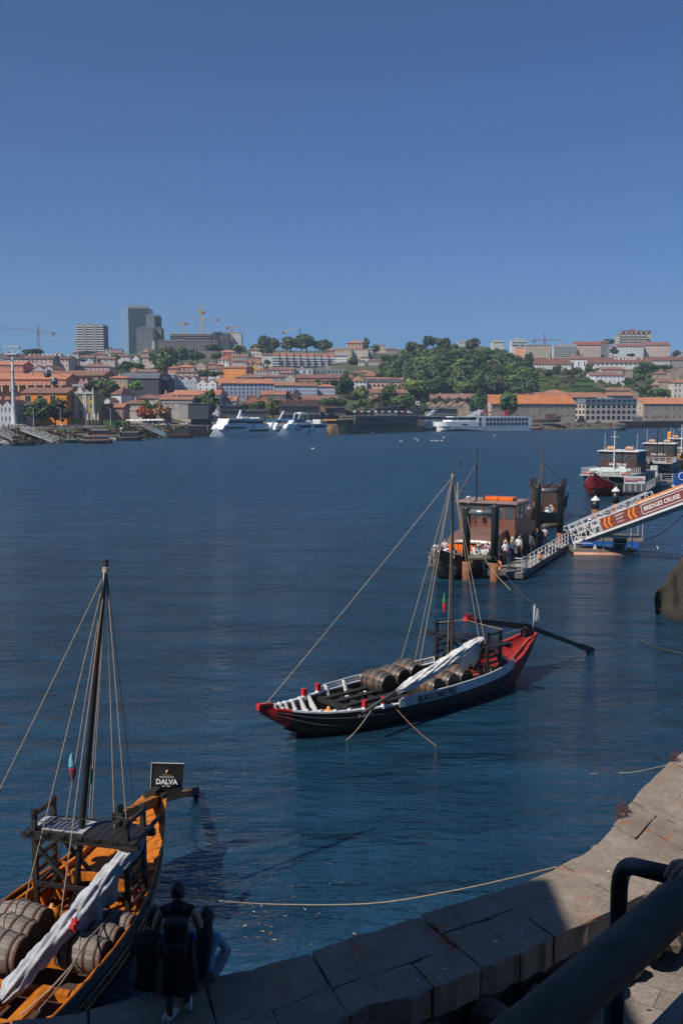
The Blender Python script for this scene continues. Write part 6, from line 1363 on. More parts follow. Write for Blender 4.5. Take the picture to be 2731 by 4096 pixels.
def dolphin(label, u0, v0, u1, v1, tv0, tv1, br):
    a = gp(u0, v0, 0); b = gp(u1, v1, 0); g = thing('mooring_dolphin', label, 'dolphin', (a.x, a.y, 0), 0, 'twin pipe mooring dolphins'); d = b - a; h0 = at(u0, tv0, a.y).z; h1 = at(u1, tv1, b.y).z
    for q, h in ((Vector((0, 0, 0)), h0), (d, h1)):
        mb = MB(); mb.lathe([(.29, 1.35), (.29, h - .12), (.27, h)], 20, tuple(q)); mb.build('pipe', TAR, g, True)
        mb = MB(); mb.lathe([(.296, -1.5), (.296, 1.4)], 20, tuple(q)); mb.build('rusty_foot', RUST, g, True)
    mb = MB(); mb.lathe([(.33, h1 - .3), (.33, h1 - .12), (0, h1 + .15)], 16, tuple(d)); mb.build('cap', TAR, g)
    for i, vv in enumerate(br):
        z = at((u0 + u1) / 2, vv, (a.y + b.y) / 2).z; mb = MB(); mb.tube([(0, 0, z), d + Vector((0, 0, z))], .23, 18); mb.build('cross_pipe', [ZINC, mat((.10, .09, .06), .6, .5, 2)][i], g, True)
    return g
dolphin('twin pipe mooring dolphin in front of the brown tour boat', 1863, 2320, 1975, 2327, 2028, 2020, (2050, 2231))
dolphin('twin pipe mooring dolphin farther away by the second boat', 2145, 2196, 2236, 2192, 1945, 1938, (1962, 2103))
# main pier
PA = gp(2088, 2291, .55); PF = gp(2272, 2176, .55); hd_ = math.degrees(math.atan2(PF.y - PA.y, PF.x - PA.x)); LP_ = (PF - PA).length
FP = Fr((PA.x, PA.y, 0), hd_)                      # x along the pier, y to the left (towards the boat)
g = thing('floating_pier', 'long grey decked floating pier with a white railing', 'pier', FP.o, FP.a)
W2 = 2.9
mb = MB()
for i in range(int(LP_ / .22)): mb.box(i * .22, i * .22 + .205, 0, W2, .5, .55)
mb.build('deck_boards', mat((.22, .20, .19), .85, .35, 2), g)
mb = MB(); mb.box(-.05, LP_, -.04, W2 + .04, .12, .49); mb.build('frame', mat((.10, .095, .09), .7, .4, 1.5), g)
mb = MB(); 
for i in range(6): mb.box(LP_ * i / 6 + .3, LP_ * (i + 1) / 6 - .3, .1, W2 - .1, -.5, .12)
tag(mb.build('float', mat((.03, .03, .03), .7, .4, 2), g), 'black floats', None, None, 'stuff')
mb = MB(); railing(mb, (0, .05, .55), (LP_, .05, .55), 1.05, 1.35); railing(mb, (0, .05, .55), (0, 1.0, .55), 1.05, 1.0, (1.0, .5)); railing(mb, (0, W2 - .6, .55), (0, W2, .55), 1.05, .6, (1.0, .5)); mb.build('railing', WP2, g)
def lifebuoy(p, rz, label, r=.34):
    mb = MB(); n = 20; k = 8
    rings = [[((r + .075 * math.cos(b)) * math.cos(a), .075 * math.sin(b), (r + .075 * math.cos(b)) * math.sin(a)) for b in [2 * PI * j / k for j in range(k)]] for a in [2 * PI * i / n for i in range(n + 1)]]
    mb.loft(rings, True, False, 0)
    for a in (.7, 2.3, 3.9, 5.4): mb.loft([[((r + .082 * math.cos(b)) * math.cos(a + da), .082 * math.sin(b), (r + .082 * math.cos(b)) * math.sin(a + da)) for b in [2 * PI * j / k for j in range(k)]] for da in (-.09, .09)], True, False, 1)
    o = mb.build('lifebuoy', [mat((.8, .17, .01), .4, .1), WHITE], None, True); o.location = p; o.rotation_euler = (0, 0, rz); tag(o, label, 'lifebuoy')
lifebuoy(FP.w(-.08, W2 - 1.0, 1.0), FP.a - PI / 2, 'orange life ring on the near end of the pier')
p = FP.w(6.3, .12, .98); lifebuoy(p, FP.a, 'orange life ring hanging on the pier railing', .3)
mb = MB(); mb.tube([(.45 * math.cos(i * .7) * (1 - i * .015), .45 * math.sin(i * .7) * (1 - i * .015), .03 + .004 * i) for i in range(34)], .03, 5); o_ = mb.build('rope_coil', mat((.03, .03, .03), .8)); o_.location = FP.w(1.3, 1.2, .56); tag(o_, 'black coiled rope lying on the pier', 'rope')
# people on the pier (pixel of the feet)
PP = [(2072, 2236, 'stand', (.75, .75, .73), (.03, .04, .09), 'd', None, 'man in a white t-shirt standing with his back turned, largest on the pier'), (2095, 2212, 'cross', (.28, .30, .34), (.16, .16, .17), 'g', None, 'man in a grey shirt beside the man in white'), (2110, 2217, 'walk', (.40, .42, .46), (.07, .11, .17), 'b', (.5, .5, .5), 'person in a grey top and cap on the pier'),
      (2118, 2222, 'stand', (.10, .11, .13), (.04, .05, .06), 'd', None, 'person in black behind the grey shirted man'), (2131, 2213, 'stand', (.02, .02, .025), (.3, .28, .22), 'd', None, 'dark dressed person with beige trousers'), (2138, 2203, 'cross', (.22, .24, .34), (.14, .12, .1), 'b', None, 'man in a slate blue shirt at the rear of the queue'),
      (2161, 2199, 'stand', (.04, .05, .07), (.02, .02, .03), 'b', (.7, .7, .7), 'woman in dark clothes with a white cap by the pier railing'), (2231, 2163, 'lean', (.7, .10, .02), (.10, .18, .3), 'd', None, 'pier worker in an orange vest and jeans at the gangway foot'), (2176, 2192, 'walk', (.5, .35, .35), (.35, .3, .25), 'b', None, 'person in a faded pink top walking on the pier')]
for u, v, k, sh, pt_, hr, ht, lb_ in PP:
    p = gp(u, v, .555); person(lb_, p, FP.a + PI / 2 + rnd.uniform(-.9, .9) if k != 'stand' else FP.a - PI / 2 + rnd.uniform(-.3, .3) + PI, k, sh, pt_, hr, ht, 1.1)
for i in range(8):
    person('person queueing on the pier beside the brown boat in a %s top' % ['pale blue', 'white', 'navy', 'rose', 'khaki', 'light grey', 'yellow', 'dark green'][i], FP.w(2.6 + i * .75, 2.5 - .35 * (i % 3), .55), FP.a + rnd.uniform(0, 6), ['stand', 'cross', 'walk'][i % 3], [(.35, .5, .65), (.72, .72, .7), (.04, .06, .14), (.6, .32, .36), (.35, .3, .2), (.55, .55, .55), (.7, .55, .15), (.05, .15, .08)][i], [(.06, .07, .12), (.3, .26, .2)][i % 2], 'bdg'[i % 3], (.5, .45, .36) if i % 3 == 1 else None, 1.08)
# second pontoon at the gangway foot
P2 = gp(2283, 2196, .45); P3 = gp(2550, 2200, .45); F2 = Fr((P2.x, P2.y, 0), math.degrees(math.atan2(P3.y - P2.y, P3.x - P2.x))); L2 = (P3 - P2).length
g = thing('gangway_pontoon', 'low pontoon with a rusty tube float under the white gangway', 'pontoon', F2.o, F2.a)
mb = MB()
for i in range(int(L2 / .25)): mb.box(i * .25, i * .25 + .23, 0, 2.6, .38, .44)
mb.build('deck_boards', DECK, g)
mb = MB(); mb.box(0, L2, -.06, 2.66, .22, .37); mb.build('frame', mat((.16, .14, .12), .8), g)
mb = MB(); mb.tube([(.2, -.15, -.02), (L2 - .3, -.15, -.02)], .24, 14); mb.tube([(L2 - .2, -.3, 0), (L2 - .2, 2.3, .05)], .3, 14, 1); mb.build('tube_float', [mat((.42, .22, .15), .6, .4, 2), mat((.5, .55, .52), .6)], g, True)
mb = MB(); railing(mb, (.3, .1, .44), (L2 - .5, .1, .44), 1.05, 2.1, (1.0, .5), .045)
for i in range(3): x = 2.0 + 2.6 * i; mb.add([(x - .18, .05, .44), (x + .18, .05, .44), (x, .05, .95), (x, .18, .95)], [(0, 1, 2), (0, 2, 3), (1, 3, 2)])
mb.build('railing', WP2, g)
mb = MB(); mb.box(L2 * .66, L2 * .84, .3, 1.3, .44, 1.3); mb.box(L2 * .66 - .03, L2 * .84 + .03, .27, 1.33, 1.3, 1.36); mb.build('cabinet', mat((.02, .02, .022), .5), g)
P2 = gp(2322, 2160, .6); P3 = gp(2572, 2166, .6); F3 = Fr((P2.x, P2.y, 0), math.degrees(math.atan2(P3.y - P2.y, P3.x - P2.x))); L3 = (P3 - P2).length
g = thing('blue_pontoon', 'brown decked pontoon with a bright blue side behind the gangway', 'pontoon', F3.o, F3.a)
mb = MB(); mb.box(0, L3, 0, 4.5, .55, .72); mb.build('deck', DECK, g); mb = MB(); mb.box(.1, L3 - .4, .02, 4.3, -.3, .53); mb.build('float', mat((.012, .11, .42), .5, .2, 2), g)
mb = MB(); railing(mb, (L3 * .45, 3.2, .7), (L3 * .8, 3.2, .7), 1.0, 1.6, (1.0, .5)); railing(mb, (L3 * .8, 3.2, .7), (L3 * .8, .3, .7), 1.0, 1.6, (1.0, .5)); railing(mb, (L3 - .1, .2, .7), (L3 - .1, 4.3, .7), 1.6, 4, (1.0,)); mb.build('railing', mat((.35, .37, .38), .5), g)
# gangways
def gangway(label, A, B, w, mm, hr=1.05, panels=12, chan=True):
    d = B - A; L = d.length; rz = math.atan2(d.y, d.x); tilt = math.asin(d.z / L)
    g = thing('gangway', label, 'gangway', A); g.rotation_euler = (Matrix.Rotation(rz, 3, 'Z') @ Matrix.Rotation(-tilt, 3, 'Y')).to_euler()
    mb = MB(); mb.box(0, L, .05, w - .05, .02, .08); mb.build('walkway', mat((.2, .19, .18), .8), g)
    for i, y in enumerate((0, w)):
        mb = MB(); mb.bar((0, y, -.1), (L, y, -.1), .12, .2); mb.bar((0, y, hr), (L, y, hr), .08); mb.bar((0, y, hr * .5), (L, y, hr * .5), .05)
        for k in range(panels + 1): x = L * k / panels; mb.bar((x, y, -.1), (x, y, hr), .06)
        for k in range(panels): x0, x1 = L * k / panels, L * (k + 1) / panels; mb.bar((x0, y, -.1 if k % 2 else hr), (x1, y, hr if k % 2 else -.1), .05)
        mb.build('side_truss', mm, g)
    mb = MB()
    for k in range(panels): mb.bar((L * k / panels, 0, -.1), (L * (k + 1) / panels, w, -.1), .06)
    mb.build('under_bracing', mm, g)
    return g, L
GA = at(2290, 2168, 86.5); GB = at(2790, 1985, 76.0)
gg, GL = gangway('white truss gangway with maroon and orange banners rising to the right', GA, GB, 2.1, WP2, 1.1, 16)
MAR = mat((.20, .045, .04), .7, .15, 1.5, name='maroon_banner'); ORB = mat((.72, .25, .075), .7, .1, 1.5, name='orange_banner'); ORC = mat((.85, .25, .01), .5)
f0 = .27
mb = MB(); mb.box(GL * f0, GL, -.08, -.05, .0, 1.05); mb.build('maroon_banner', MAR, gg)
mb = MB(); mb.box(GL * .43, GL, 2.13, 2.16, .3, 1.75, 0); mb.box(GL * .28, GL * .429, 2.13, 2.16, .3, 1.6, 1); mb.build('orange_banner', [ORB, WHITE], gg)
mb = MB(); xf0, xf1 = GL * .60, GL * .95
for a, b, c, d in ((xf0, xf1, .12, .17), (xf0, xf1, .88, .93), (xf0, xf0 + .05, .12, .93), (xf1 - .05, xf1, .12, .93)): mb.box(a, b, -.1, -.081, c, d)
mb.build('banner_border', WHITE, gg)
put_text('banner_lettering', 'BRIDGES CRUISE', WHITE, gg, (GL * .755, -.085, .53), width=GL * .27, height=.36, ext=.02, bold=.02)
mb = MB(); mb.lathe([(0, 0), (.1, .04), (.17, .12), (.05, .14), (.06, .3), (0, .34)], 10, (GL * .925, -.1, .42)); mb.build('banner_emblem', WHITE, gg)
for x0 in (GL * .29, GL * .325, GL * .49, GL * .525):
    mb = MB(); mb.prism([(x0 + .22, -.095, .08), (x0 + .42, -.095, .08), (x0 + .2, -.095, .52), (x0 + .42, -.095, .97), (x0 + .22, -.095, .97), (x0, -.095, .52)], (0, .013, 0)); mb.build('banner_chevron', ORC, gg)
for i, (t, wd, hh) in enumerate((('CENARIOS', 1.05, .15), ('DOURO', .75, .15), ('DOUROAZUL', .8, .1))): put_text('banner_lettering', t, WHITE, gg, (GL * .425, -.085, .82 - .28 * i), width=wd, height=hh, ext=.012)
put_text('banner_lettering', 'DOURO BRIDGES CRUISE', WHITE, gg, (GL * .72, 2.1, 1.42), width=GL * .5, height=.36, ext=.02, bold=.04)
put_text('banner_lettering', '20€', mat((.02, .04, .12), .5), gg, (GL * .36, 2.1, 1.2), width=.9, height=.5, ext=.02, bold=.03)
gangway('second white gangway lying behind the bannered one', at(2262, 2150, 93), at(2600, 2010, 88), 1.3, mat((.5, .5, .5), .5), 1.0, 12)
for i, (f, col, ht, lb_) in enumerate(((.06, (.7, .7, .72), (.75, .75, .75), 'person in a white shirt and white cap at the gangway foot'), (.17, (.65, .65, .66), (.6, .5, .4), 'person in a white top climbing the gangway'), (.245, (.015, .015, .018), None, 'person in a black suit walking up the gangway'), (.40, (.07, .12, .15), None, 'long haired person in a teal top on the upper gangway'))):
    p = GA.lerp(GB, f); n_ = Vector((-(GB - GA).y, (GB - GA).x, 0)).normalized(); person(lb_, p + n_ * 1.0 + Vector((0, 0, .1)), math.atan2((GB - GA).y, (GB - GA).x) + PI / 2, 'walk' if i else 'lean', col, (.2, .17, .14) if i == 1 else (.02, .02, .03), 'b', ht)
# sign panels at the gangway foot
mb = MB(); a = gp(2262, 2160, .5); mb.box(0, 1.9, 0, .05, .2, 1.3, 0); mb.lathe([(.33, -.02), (.33, 0)], 16, (.35, -.03, .8), 1, 'y'); o_ = mb.build('sign_panel', [mat((.02, .04, .13), .5), WHITE]); o_.location = at(2225, 2156, 90.5) - Vector((0, 0, .6)); tag(o_, 'navy panel with a white disc behind the gangway foot', 'sign')
# ---------------------------------------------------------------- tour boats
HB2 = [(0, .04), (.03, .16), (.07, .34), (.12, .56), (.18, .74), (.26, .9), (.36, .99), (.5, 1), (.7, .97), (.85, .86), (.94, .7), (1, .52)]
def tour_hull(g, L, B, zg, zb, zs, hm, capm, wm=None, deckm=None, capto=.0):
    hb = lambda t: interp(HB2, t) * B / 2
    gz = lambda t: interp([(0, zb), (.06, lerp(zb, zg, .45)), (.14, lerp(zb, zg, .8)), (.25, zg), (.75, zg), (.9, lerp(zg, zs, .6)), (1, zs)], t)
    kz = lambda t: interp([(0, zb * .8), (.03, zb * .45), (.07, .1), (.12, -.3), (.9, -.3), (1, .25)], t)
    TT = [i / 30 for i in range(31)]
    def shell(ts, off=0):
        m_ = MB(); rr = []
        for t in ts:
            b = max(.02, hb(t) - off); z1, z0 = gz(t), kz(t) + off; x = t * L
            rr.append([(x, b, z1), (x, b * .97, lerp(z1, z0, .35)), (x, b * .85, lerp(z1, z0, .7)), (x, b * .5, z0), (x, -b * .5, z0), (x, -b * .85, lerp(z1, z0, .7)), (x, -b * .97, lerp(z1, z0, .35)), (x, -b, z1)])
        m_.loft(rr, False, False); r0 = rr[-1]; m_.add(r0, [tuple(range(8))]); return m_
    if capto: shell([t for t in TT if t <= capto + .001]).build('bow', capm, g, True)
    shell([t for t in TT if t >= capto - .001]).build('hull', hm, g, True)
    for s in (-1, 1):
        m_ = MB(); m_.loft([[(t * L, s * (hb(t) + .04), gz(t) + .06), (t * L, s * max(0, hb(t) - .12), gz(t) + .06), (t * L, s * max(0, hb(t) - .12), gz(t) - .04), (t * L, s * (hb(t) + .04), gz(t) - .04)] for t in TT], True, True); m_.build('gunwale', wm or hm, g)
    m_ = MB(); m_.loft([[(t * L, hb(t) * .96, zg - .55 + (.4 if t < .1 else 0)), (t * L, -hb(t) * .96, zg - .55 + (.4 if t < .1 else 0))] for t in TT if .03 < t < .99], False, False); m_.build('deck', deckm or DECK, g)
    return hb, gz
def house(g, x0, x1, y0, y1, z0, z1, wall, roofm, wins=(5, 3), wz=(.4, .85), over=.25, nm='wheelhouse', wmat=None):
    mb = MB(); mb.box(x0, x1, y0, y1, z0, z1); mb.build(nm, wall, g)
    mb = MB(); mb.box(x0 - over, x1 + over, y0 - over, y1 + over, z1, z1 + .09); mb.box(x0 - over * .6, x1 + over * .6, y0 - over * .6, y1 + over * .6, z1 + .09, z1 + .15); mb.build('roof', roofm, g)
    hw = z0 + (z1 - z0) * wz[0]; tw = z0 + (z1 - z0) * wz[1]; gm = wmat or mat((.045, .06, .07), .08, .3, .6, name='cabin_glass')
    def win(a, b, face):
        q = MB()
        if face == 'f': q.box(x0 - .03, x0 + .02, a, b, hw, tw); q.box(x0 - .045, x0 - .031, (a + b) / 2 - .02, (a + b) / 2 + .02, hw, tw)
        elif face == 'n': q.box(a, b, y0 - .03, y0 + .02, hw, tw)
        else: q.box(a, b, y1 - .02, y1 + .03, hw, tw)
        q.build('window', gm, g)
    n = wins[0]; w_ = (y1 - y0) / n
    for i in range(n): win(y0 + w_ * (i + .14), y0 + w_ * (i + .86), 'f')
    n = wins[1]; w_ = (x1 - x0) / max(1, n)
    for i in range(n): win(x0 + w_ * (i + .14), x0 + w_ * (i + .86), 'n'); win(x0 + w_ * (i + .14), x0 + w_ * (i + .86), 'f2')
def flags(g, a, b, n=9, s=.28):
    cols = [(.6, .03, .03), (.7, .7, .7), (.03, .08, .4), (.75, .3, .02), (.05, .3, .1)]
    for i in range(n):
        p = Vector(a).lerp(Vector(b), (i + .5) / n); q = MB(); q.prism([p, p + Vector((s, .05, -.06)), p + Vector((s * .8, .03, -s)), p + Vector((-.02, 0, -s * .7))], (.0, .015, 0)); q.build('pennant', cm(cols[i % 5]), g)
    q = MB(); q.tube([a, b], .012, 4); q.build('flag_line', ROPE, g)
BRW = wood_mat((.19, .072, .042), (4, 4, 1), .45, dark=.7, bmp=.1); BRD = wood_mat((.07, .035, .025), (3, 3, 1), .5, dark=.6)
HLB = mat((.072, .042, .031), .5, .4, 1.5, name='brown_hull'); ORG = mat((.80, .16, .01), .5, .15, 3, name='orange_cover')
# A: brown tour boat
BA = Fr((6.95, 71.4, 0), hd_ - 4)
A = thing('tour_boat', 'brown tour boat with a tall windowed wheelhouse and orange rafts on its roof', 'boat', BA.o, BA.a)
hbA, gzA = tour_hull(A, 20, 5.2, 1.25, 2.35, 1.9, HLB, HLB, BRW, DECK)
house(A, 10.5, 13.9, -2.35, 2.35, 3.0, 4.85, BRW, mat((.28, .19, .17), .6), (5, 3), (.35, .88))
mb = MB(); mb.box(10.5, 16, -2.4, 2.4, .9, 2.99); mb.build('cabin', BRW, A)
mb = MB(); rr = []
for i in range(9): t = i / 8; a = t * PI / 2; x = 7.5 + 3.1 * (1 - math.cos(a)); z = 1.9 + 1.0 * math.sin(a); rr.append([(x, y, z - .35 * (abs(y) / 2.4) ** 4) for y in [-1.75 + 4.2 * k / 12 for k in range(13)]])
mb.loft(rr, False, False); mb.add([rr[0][0], rr[0][-1], (7.5, 2.4, 1.7), (7.5, -1.7, 1.7)], [(0, 1, 2, 3)])
for s in (0, 12): mb.add([r_[s] for r_ in rr] + [(10.6, rr[0][s][1], 1.0), (7.5, rr[0][s][1], 1.0)], [tuple(range(11))])
mb.build('saloon_roof', mat((.16, .09, .07), .3, .3, 1.2), A, True)
for y in (-1.7, -.5, .9, 2.3): q = MB(); q.bar((7.55, y, .7), (7.55, y, 1.9), .1); q.build('post', BRW, A)
mb = MB()
for i in range(5): mb.box(7.3, 7.6, 0 + i * .42, .38 + i * .42, 1.1, 1.75)
mb.build('life_jacket_rack', ORG, A)
for i, (a, b) in enumerate(((-1.9, -.7), (-.6, .6))): q = MB(); q.box(11.2, 12.4, a, b, 5.02, 5.3); q.box(11.17, 12.43, a - .03, b + .03, 5.12, 5.17); q.build('raft_case', ORG, A)
mb = MB(); mb.tube([(10.4, .9, 4.9), (10.4, .9, 9.4)], [.09, .05], 8); mb.bar((10.4, .9, 5.9), (10.4, 2.1, 5.9), .05); mb.bar((10.4, .9, 7.9), (10.4, 2.3, 7.9), .05); mb.lathe([(.1, 0), (.1, .3)], 8, (10.4, 2.3, 7.9)); mb.lathe([(.1, 0), (.1, .3)], 8, (10.4, 2.1, 5.9)); mb.build('mast', mat((.04, .04, .045), .4), A)
mb = MB(); mb.tube([(9, 2.0, 4.9), (9, 2.0, 6.6)], .025, 5); mb.tube([(8.8, -.2 + 1.2, 4.9), (8.8, 1.0, 5.4)], .03, 5); mb.lathe([(.16, 0), (.2, .1), (0, .2)], 10, (8.8, 1.0, 5.35)); mb.build('antenna', WP2, A)
flags(A, (10.4, .9, 8.2), (8.2, 2.0, 4.9), 8, .34)
mb = MB(); railing(mb, (1.2, -hbA(.07) * .9, 1.6), (5.8, -hbA(.32) * .95, 1.3), .6, .7, (1.0, .5), .02); railing(mb, (1.2, hbA(.07) * .9, 1.6), (5.8, hbA(.32) * .95, 1.3), .6, .7, (1.0, .5), .02); mb.build('railing', WP2, A)
for i in range(3):
    for s in (-1, 1): q = MB(); q.box(2.6 + i * 1.2, 3.0 + i * 1.2, s * .3, s * 1.7, .7, 1.12); q.box(2.95 + i * 1.2, 3.05 + i * 1.2, s * .3, s * 1.7, 1.1, 1.5); q.build('bench', wood_mat((.28, .12, .06)), A)
q = MB(); q.lathe([(.4, 0), (.42, .15), (.38, .3), (0, .5)], 12, (1.5, 0, 1.4)); q.build('capstan', BKW, A)
for i, x in enumerate((1.0, 7.5, 9.5)): q = MB(); q.lathe([(.0, .35), (.2, .45), (.22, .9), (0, 1.1)], 10, (x, -hbA(x / 18) - .2, 0)); q.build('fender', BKW, A)
pc = [(.70, .32, .38), (.65, .65, .64), (.1, .3, .55), (.05, .45, .45), (.7, .68, .6), (.5, .1, .12), (.3, .5, .62), (.75, .45, .5), (.08, .08, .09), (.7, .7, .7)]
words = ['pink', 'white', 'blue', 'turquoise', 'cream', 'dark red', 'light blue', 'rose', 'black', 'pale']
k = 0
for i in range(3):
    for y in (-1.45, -.85, .85, 1.45):
        person('passenger in %s seated on the brown boat foredeck, %s row %s' % (words[k % 10], ['first', 'second', 'third'][i], {1.45: 'outer left', .85: 'inner left', -.85: 'inner right', -1.45: 'outer right'}[y]), BA.w(2.8 + i * 1.2, y, .18 + .0), BA.a + (-PI / 2 if 1 else 0), 'sit', pc[k % 10], (.2, .18, .16), 'bdg'[k % 3], (.7, .7, .68) if k % 3 == 0 else None); k += 1
for i in range(12):
    x, y = ((4.2 + (i % 6) * .6, -1.95 + (i // 6) * .6) if i < 9 else (1.4 + (i - 9) * .5, 1.0)); person('passenger in %s on the near side bench of the brown boat, %s' % (words[(i * 3 + 1) % 10], ['first', 'second', 'third', 'fourth', 'fifth', 'sixth', 'seventh', 'eighth', 'ninth', 'tenth', 'eleventh', 'last'][i]), BA.w(x, y, .35), BA.a - PI / 2 + rnd.uniform(-.5, .5), 'sit', pc[(i * 3 + 1) % 10], (.2, .18, .16), 'bdg'[i % 3], (.5, .42, .3) if i % 3 == 1 else None, 1.1)
for i, (x, y, c, ht) in enumerate(((5.3, -1.9, (.72, .3, .4), (.55, .45, .35)), (5.9, -2.0, (.03, .4, .4), None), (5.0, -1.3, (.65, .2, .45), None), (1.9, -.5, (.02, .03, .05), None), (1.6, .9, (.7, .7, .7), (.7, .7, .7)), (5.4, 1.6, (.6, .5, .5), None))):
    person(['standing passenger in a pink top and straw hat by the saloon', 'standing passenger in a turquoise top by the saloon', 'seated looking passenger in magenta by the saloon', 'deckhand in navy near the bow winch', 'passenger in white with a white hat at the bow', 'passenger in a faded top on the far side'][i], BA.w(x, y, .7), BA.a + rnd.uniform(-2, 2), 'cross' if i % 2 else 'stand', c, (.05, .06, .1), 'b', ht)
# B: second dark boat behind the far dolphin
pB = gp(2140, 2105, 0); BBf = Fr((pB.x - .6, pB.y - .8, 0), hd_ + 3)
Bt = thing('tour_boat', 'dark wooden boat with a boxy stern castle behind the far dolphin', 'boat', BBf.o, BBf.a)
hbB, gzB = tour_hull(Bt, 15, 4.2, 1.2, 2.0, 2.4, HLB, HLB, BRD)
mb = MB(); mb.box(9, 12.5, -1.7, 1.7, .7, 3.6); mb.build('cabin', BRD, Bt)
mb = MB()
for i in range(7): mb.box(8.8, 12.7, -1.9 + i * .56, -1.42 + i * .56, 3.6, 3.68 + (i % 2) * .2)
for s in (-1, 1):
    for i in range(5): mb.box(9 + i * .8, 9.6 + i * .8, s * 1.75 - .05, s * 1.75 + .05, 3.6, 4.5)
mb.build('castle_rail', BRD, Bt)
mb = MB(); mb.tube([(6.5, 0, .6), (6.5, 0, 6.6), (6.5, 0, 9.4)], [.14, .1, .03], 8); mb.build('mast', mat((.10, .07, .06), .6), Bt)
for e in ((1, 0, 1.9), (6.2, 2, 1.3), (6.2, -2, 1.3), (11, 1.6, 4), (11, -1.6, 4)): q = MB(); q.tube([(6.5, 0, 6.6), e], .03, 4); q.build('stay', mat((.12, .13, .1), .9), Bt)
lifebuoy(BBf.w(6.1, .5, 1.9), BBf.a - PI / 2, 'orange life ring on the mast of the dark wooden boat', .32)
for i in range(9): person('passenger in a %s top seated on the dark wooden boat' % ['white', 'blue', 'brown', 'light blue', 'orange', 'grey', 'tan', 'beige', 'navy'][i], BBf.w(2.6 + (i % 5) * .9, (-1.2 if i < 5 else 1.1), .2), BBf.a - PI / 2, 'sit', [(.7, .7, .7), (.1, .25, .5), (.25, .13, .08), (.4, .55, .7), (.7, .25, .05), (.3, .3, .3), (.45, .33, .22), (.6, .55, .45), (.03, .05, .12)][i], (.1, .1, .12), 'bd'[i % 2], (.7, .7, .65) if i in (0, 3) else None)
person('crewman in a blue shirt leaning at the stern castle', BBf.w(11.5, -2.0, 1.2), BBf.a, 'lean', (.08, .14, .25), (.03, .03, .05))
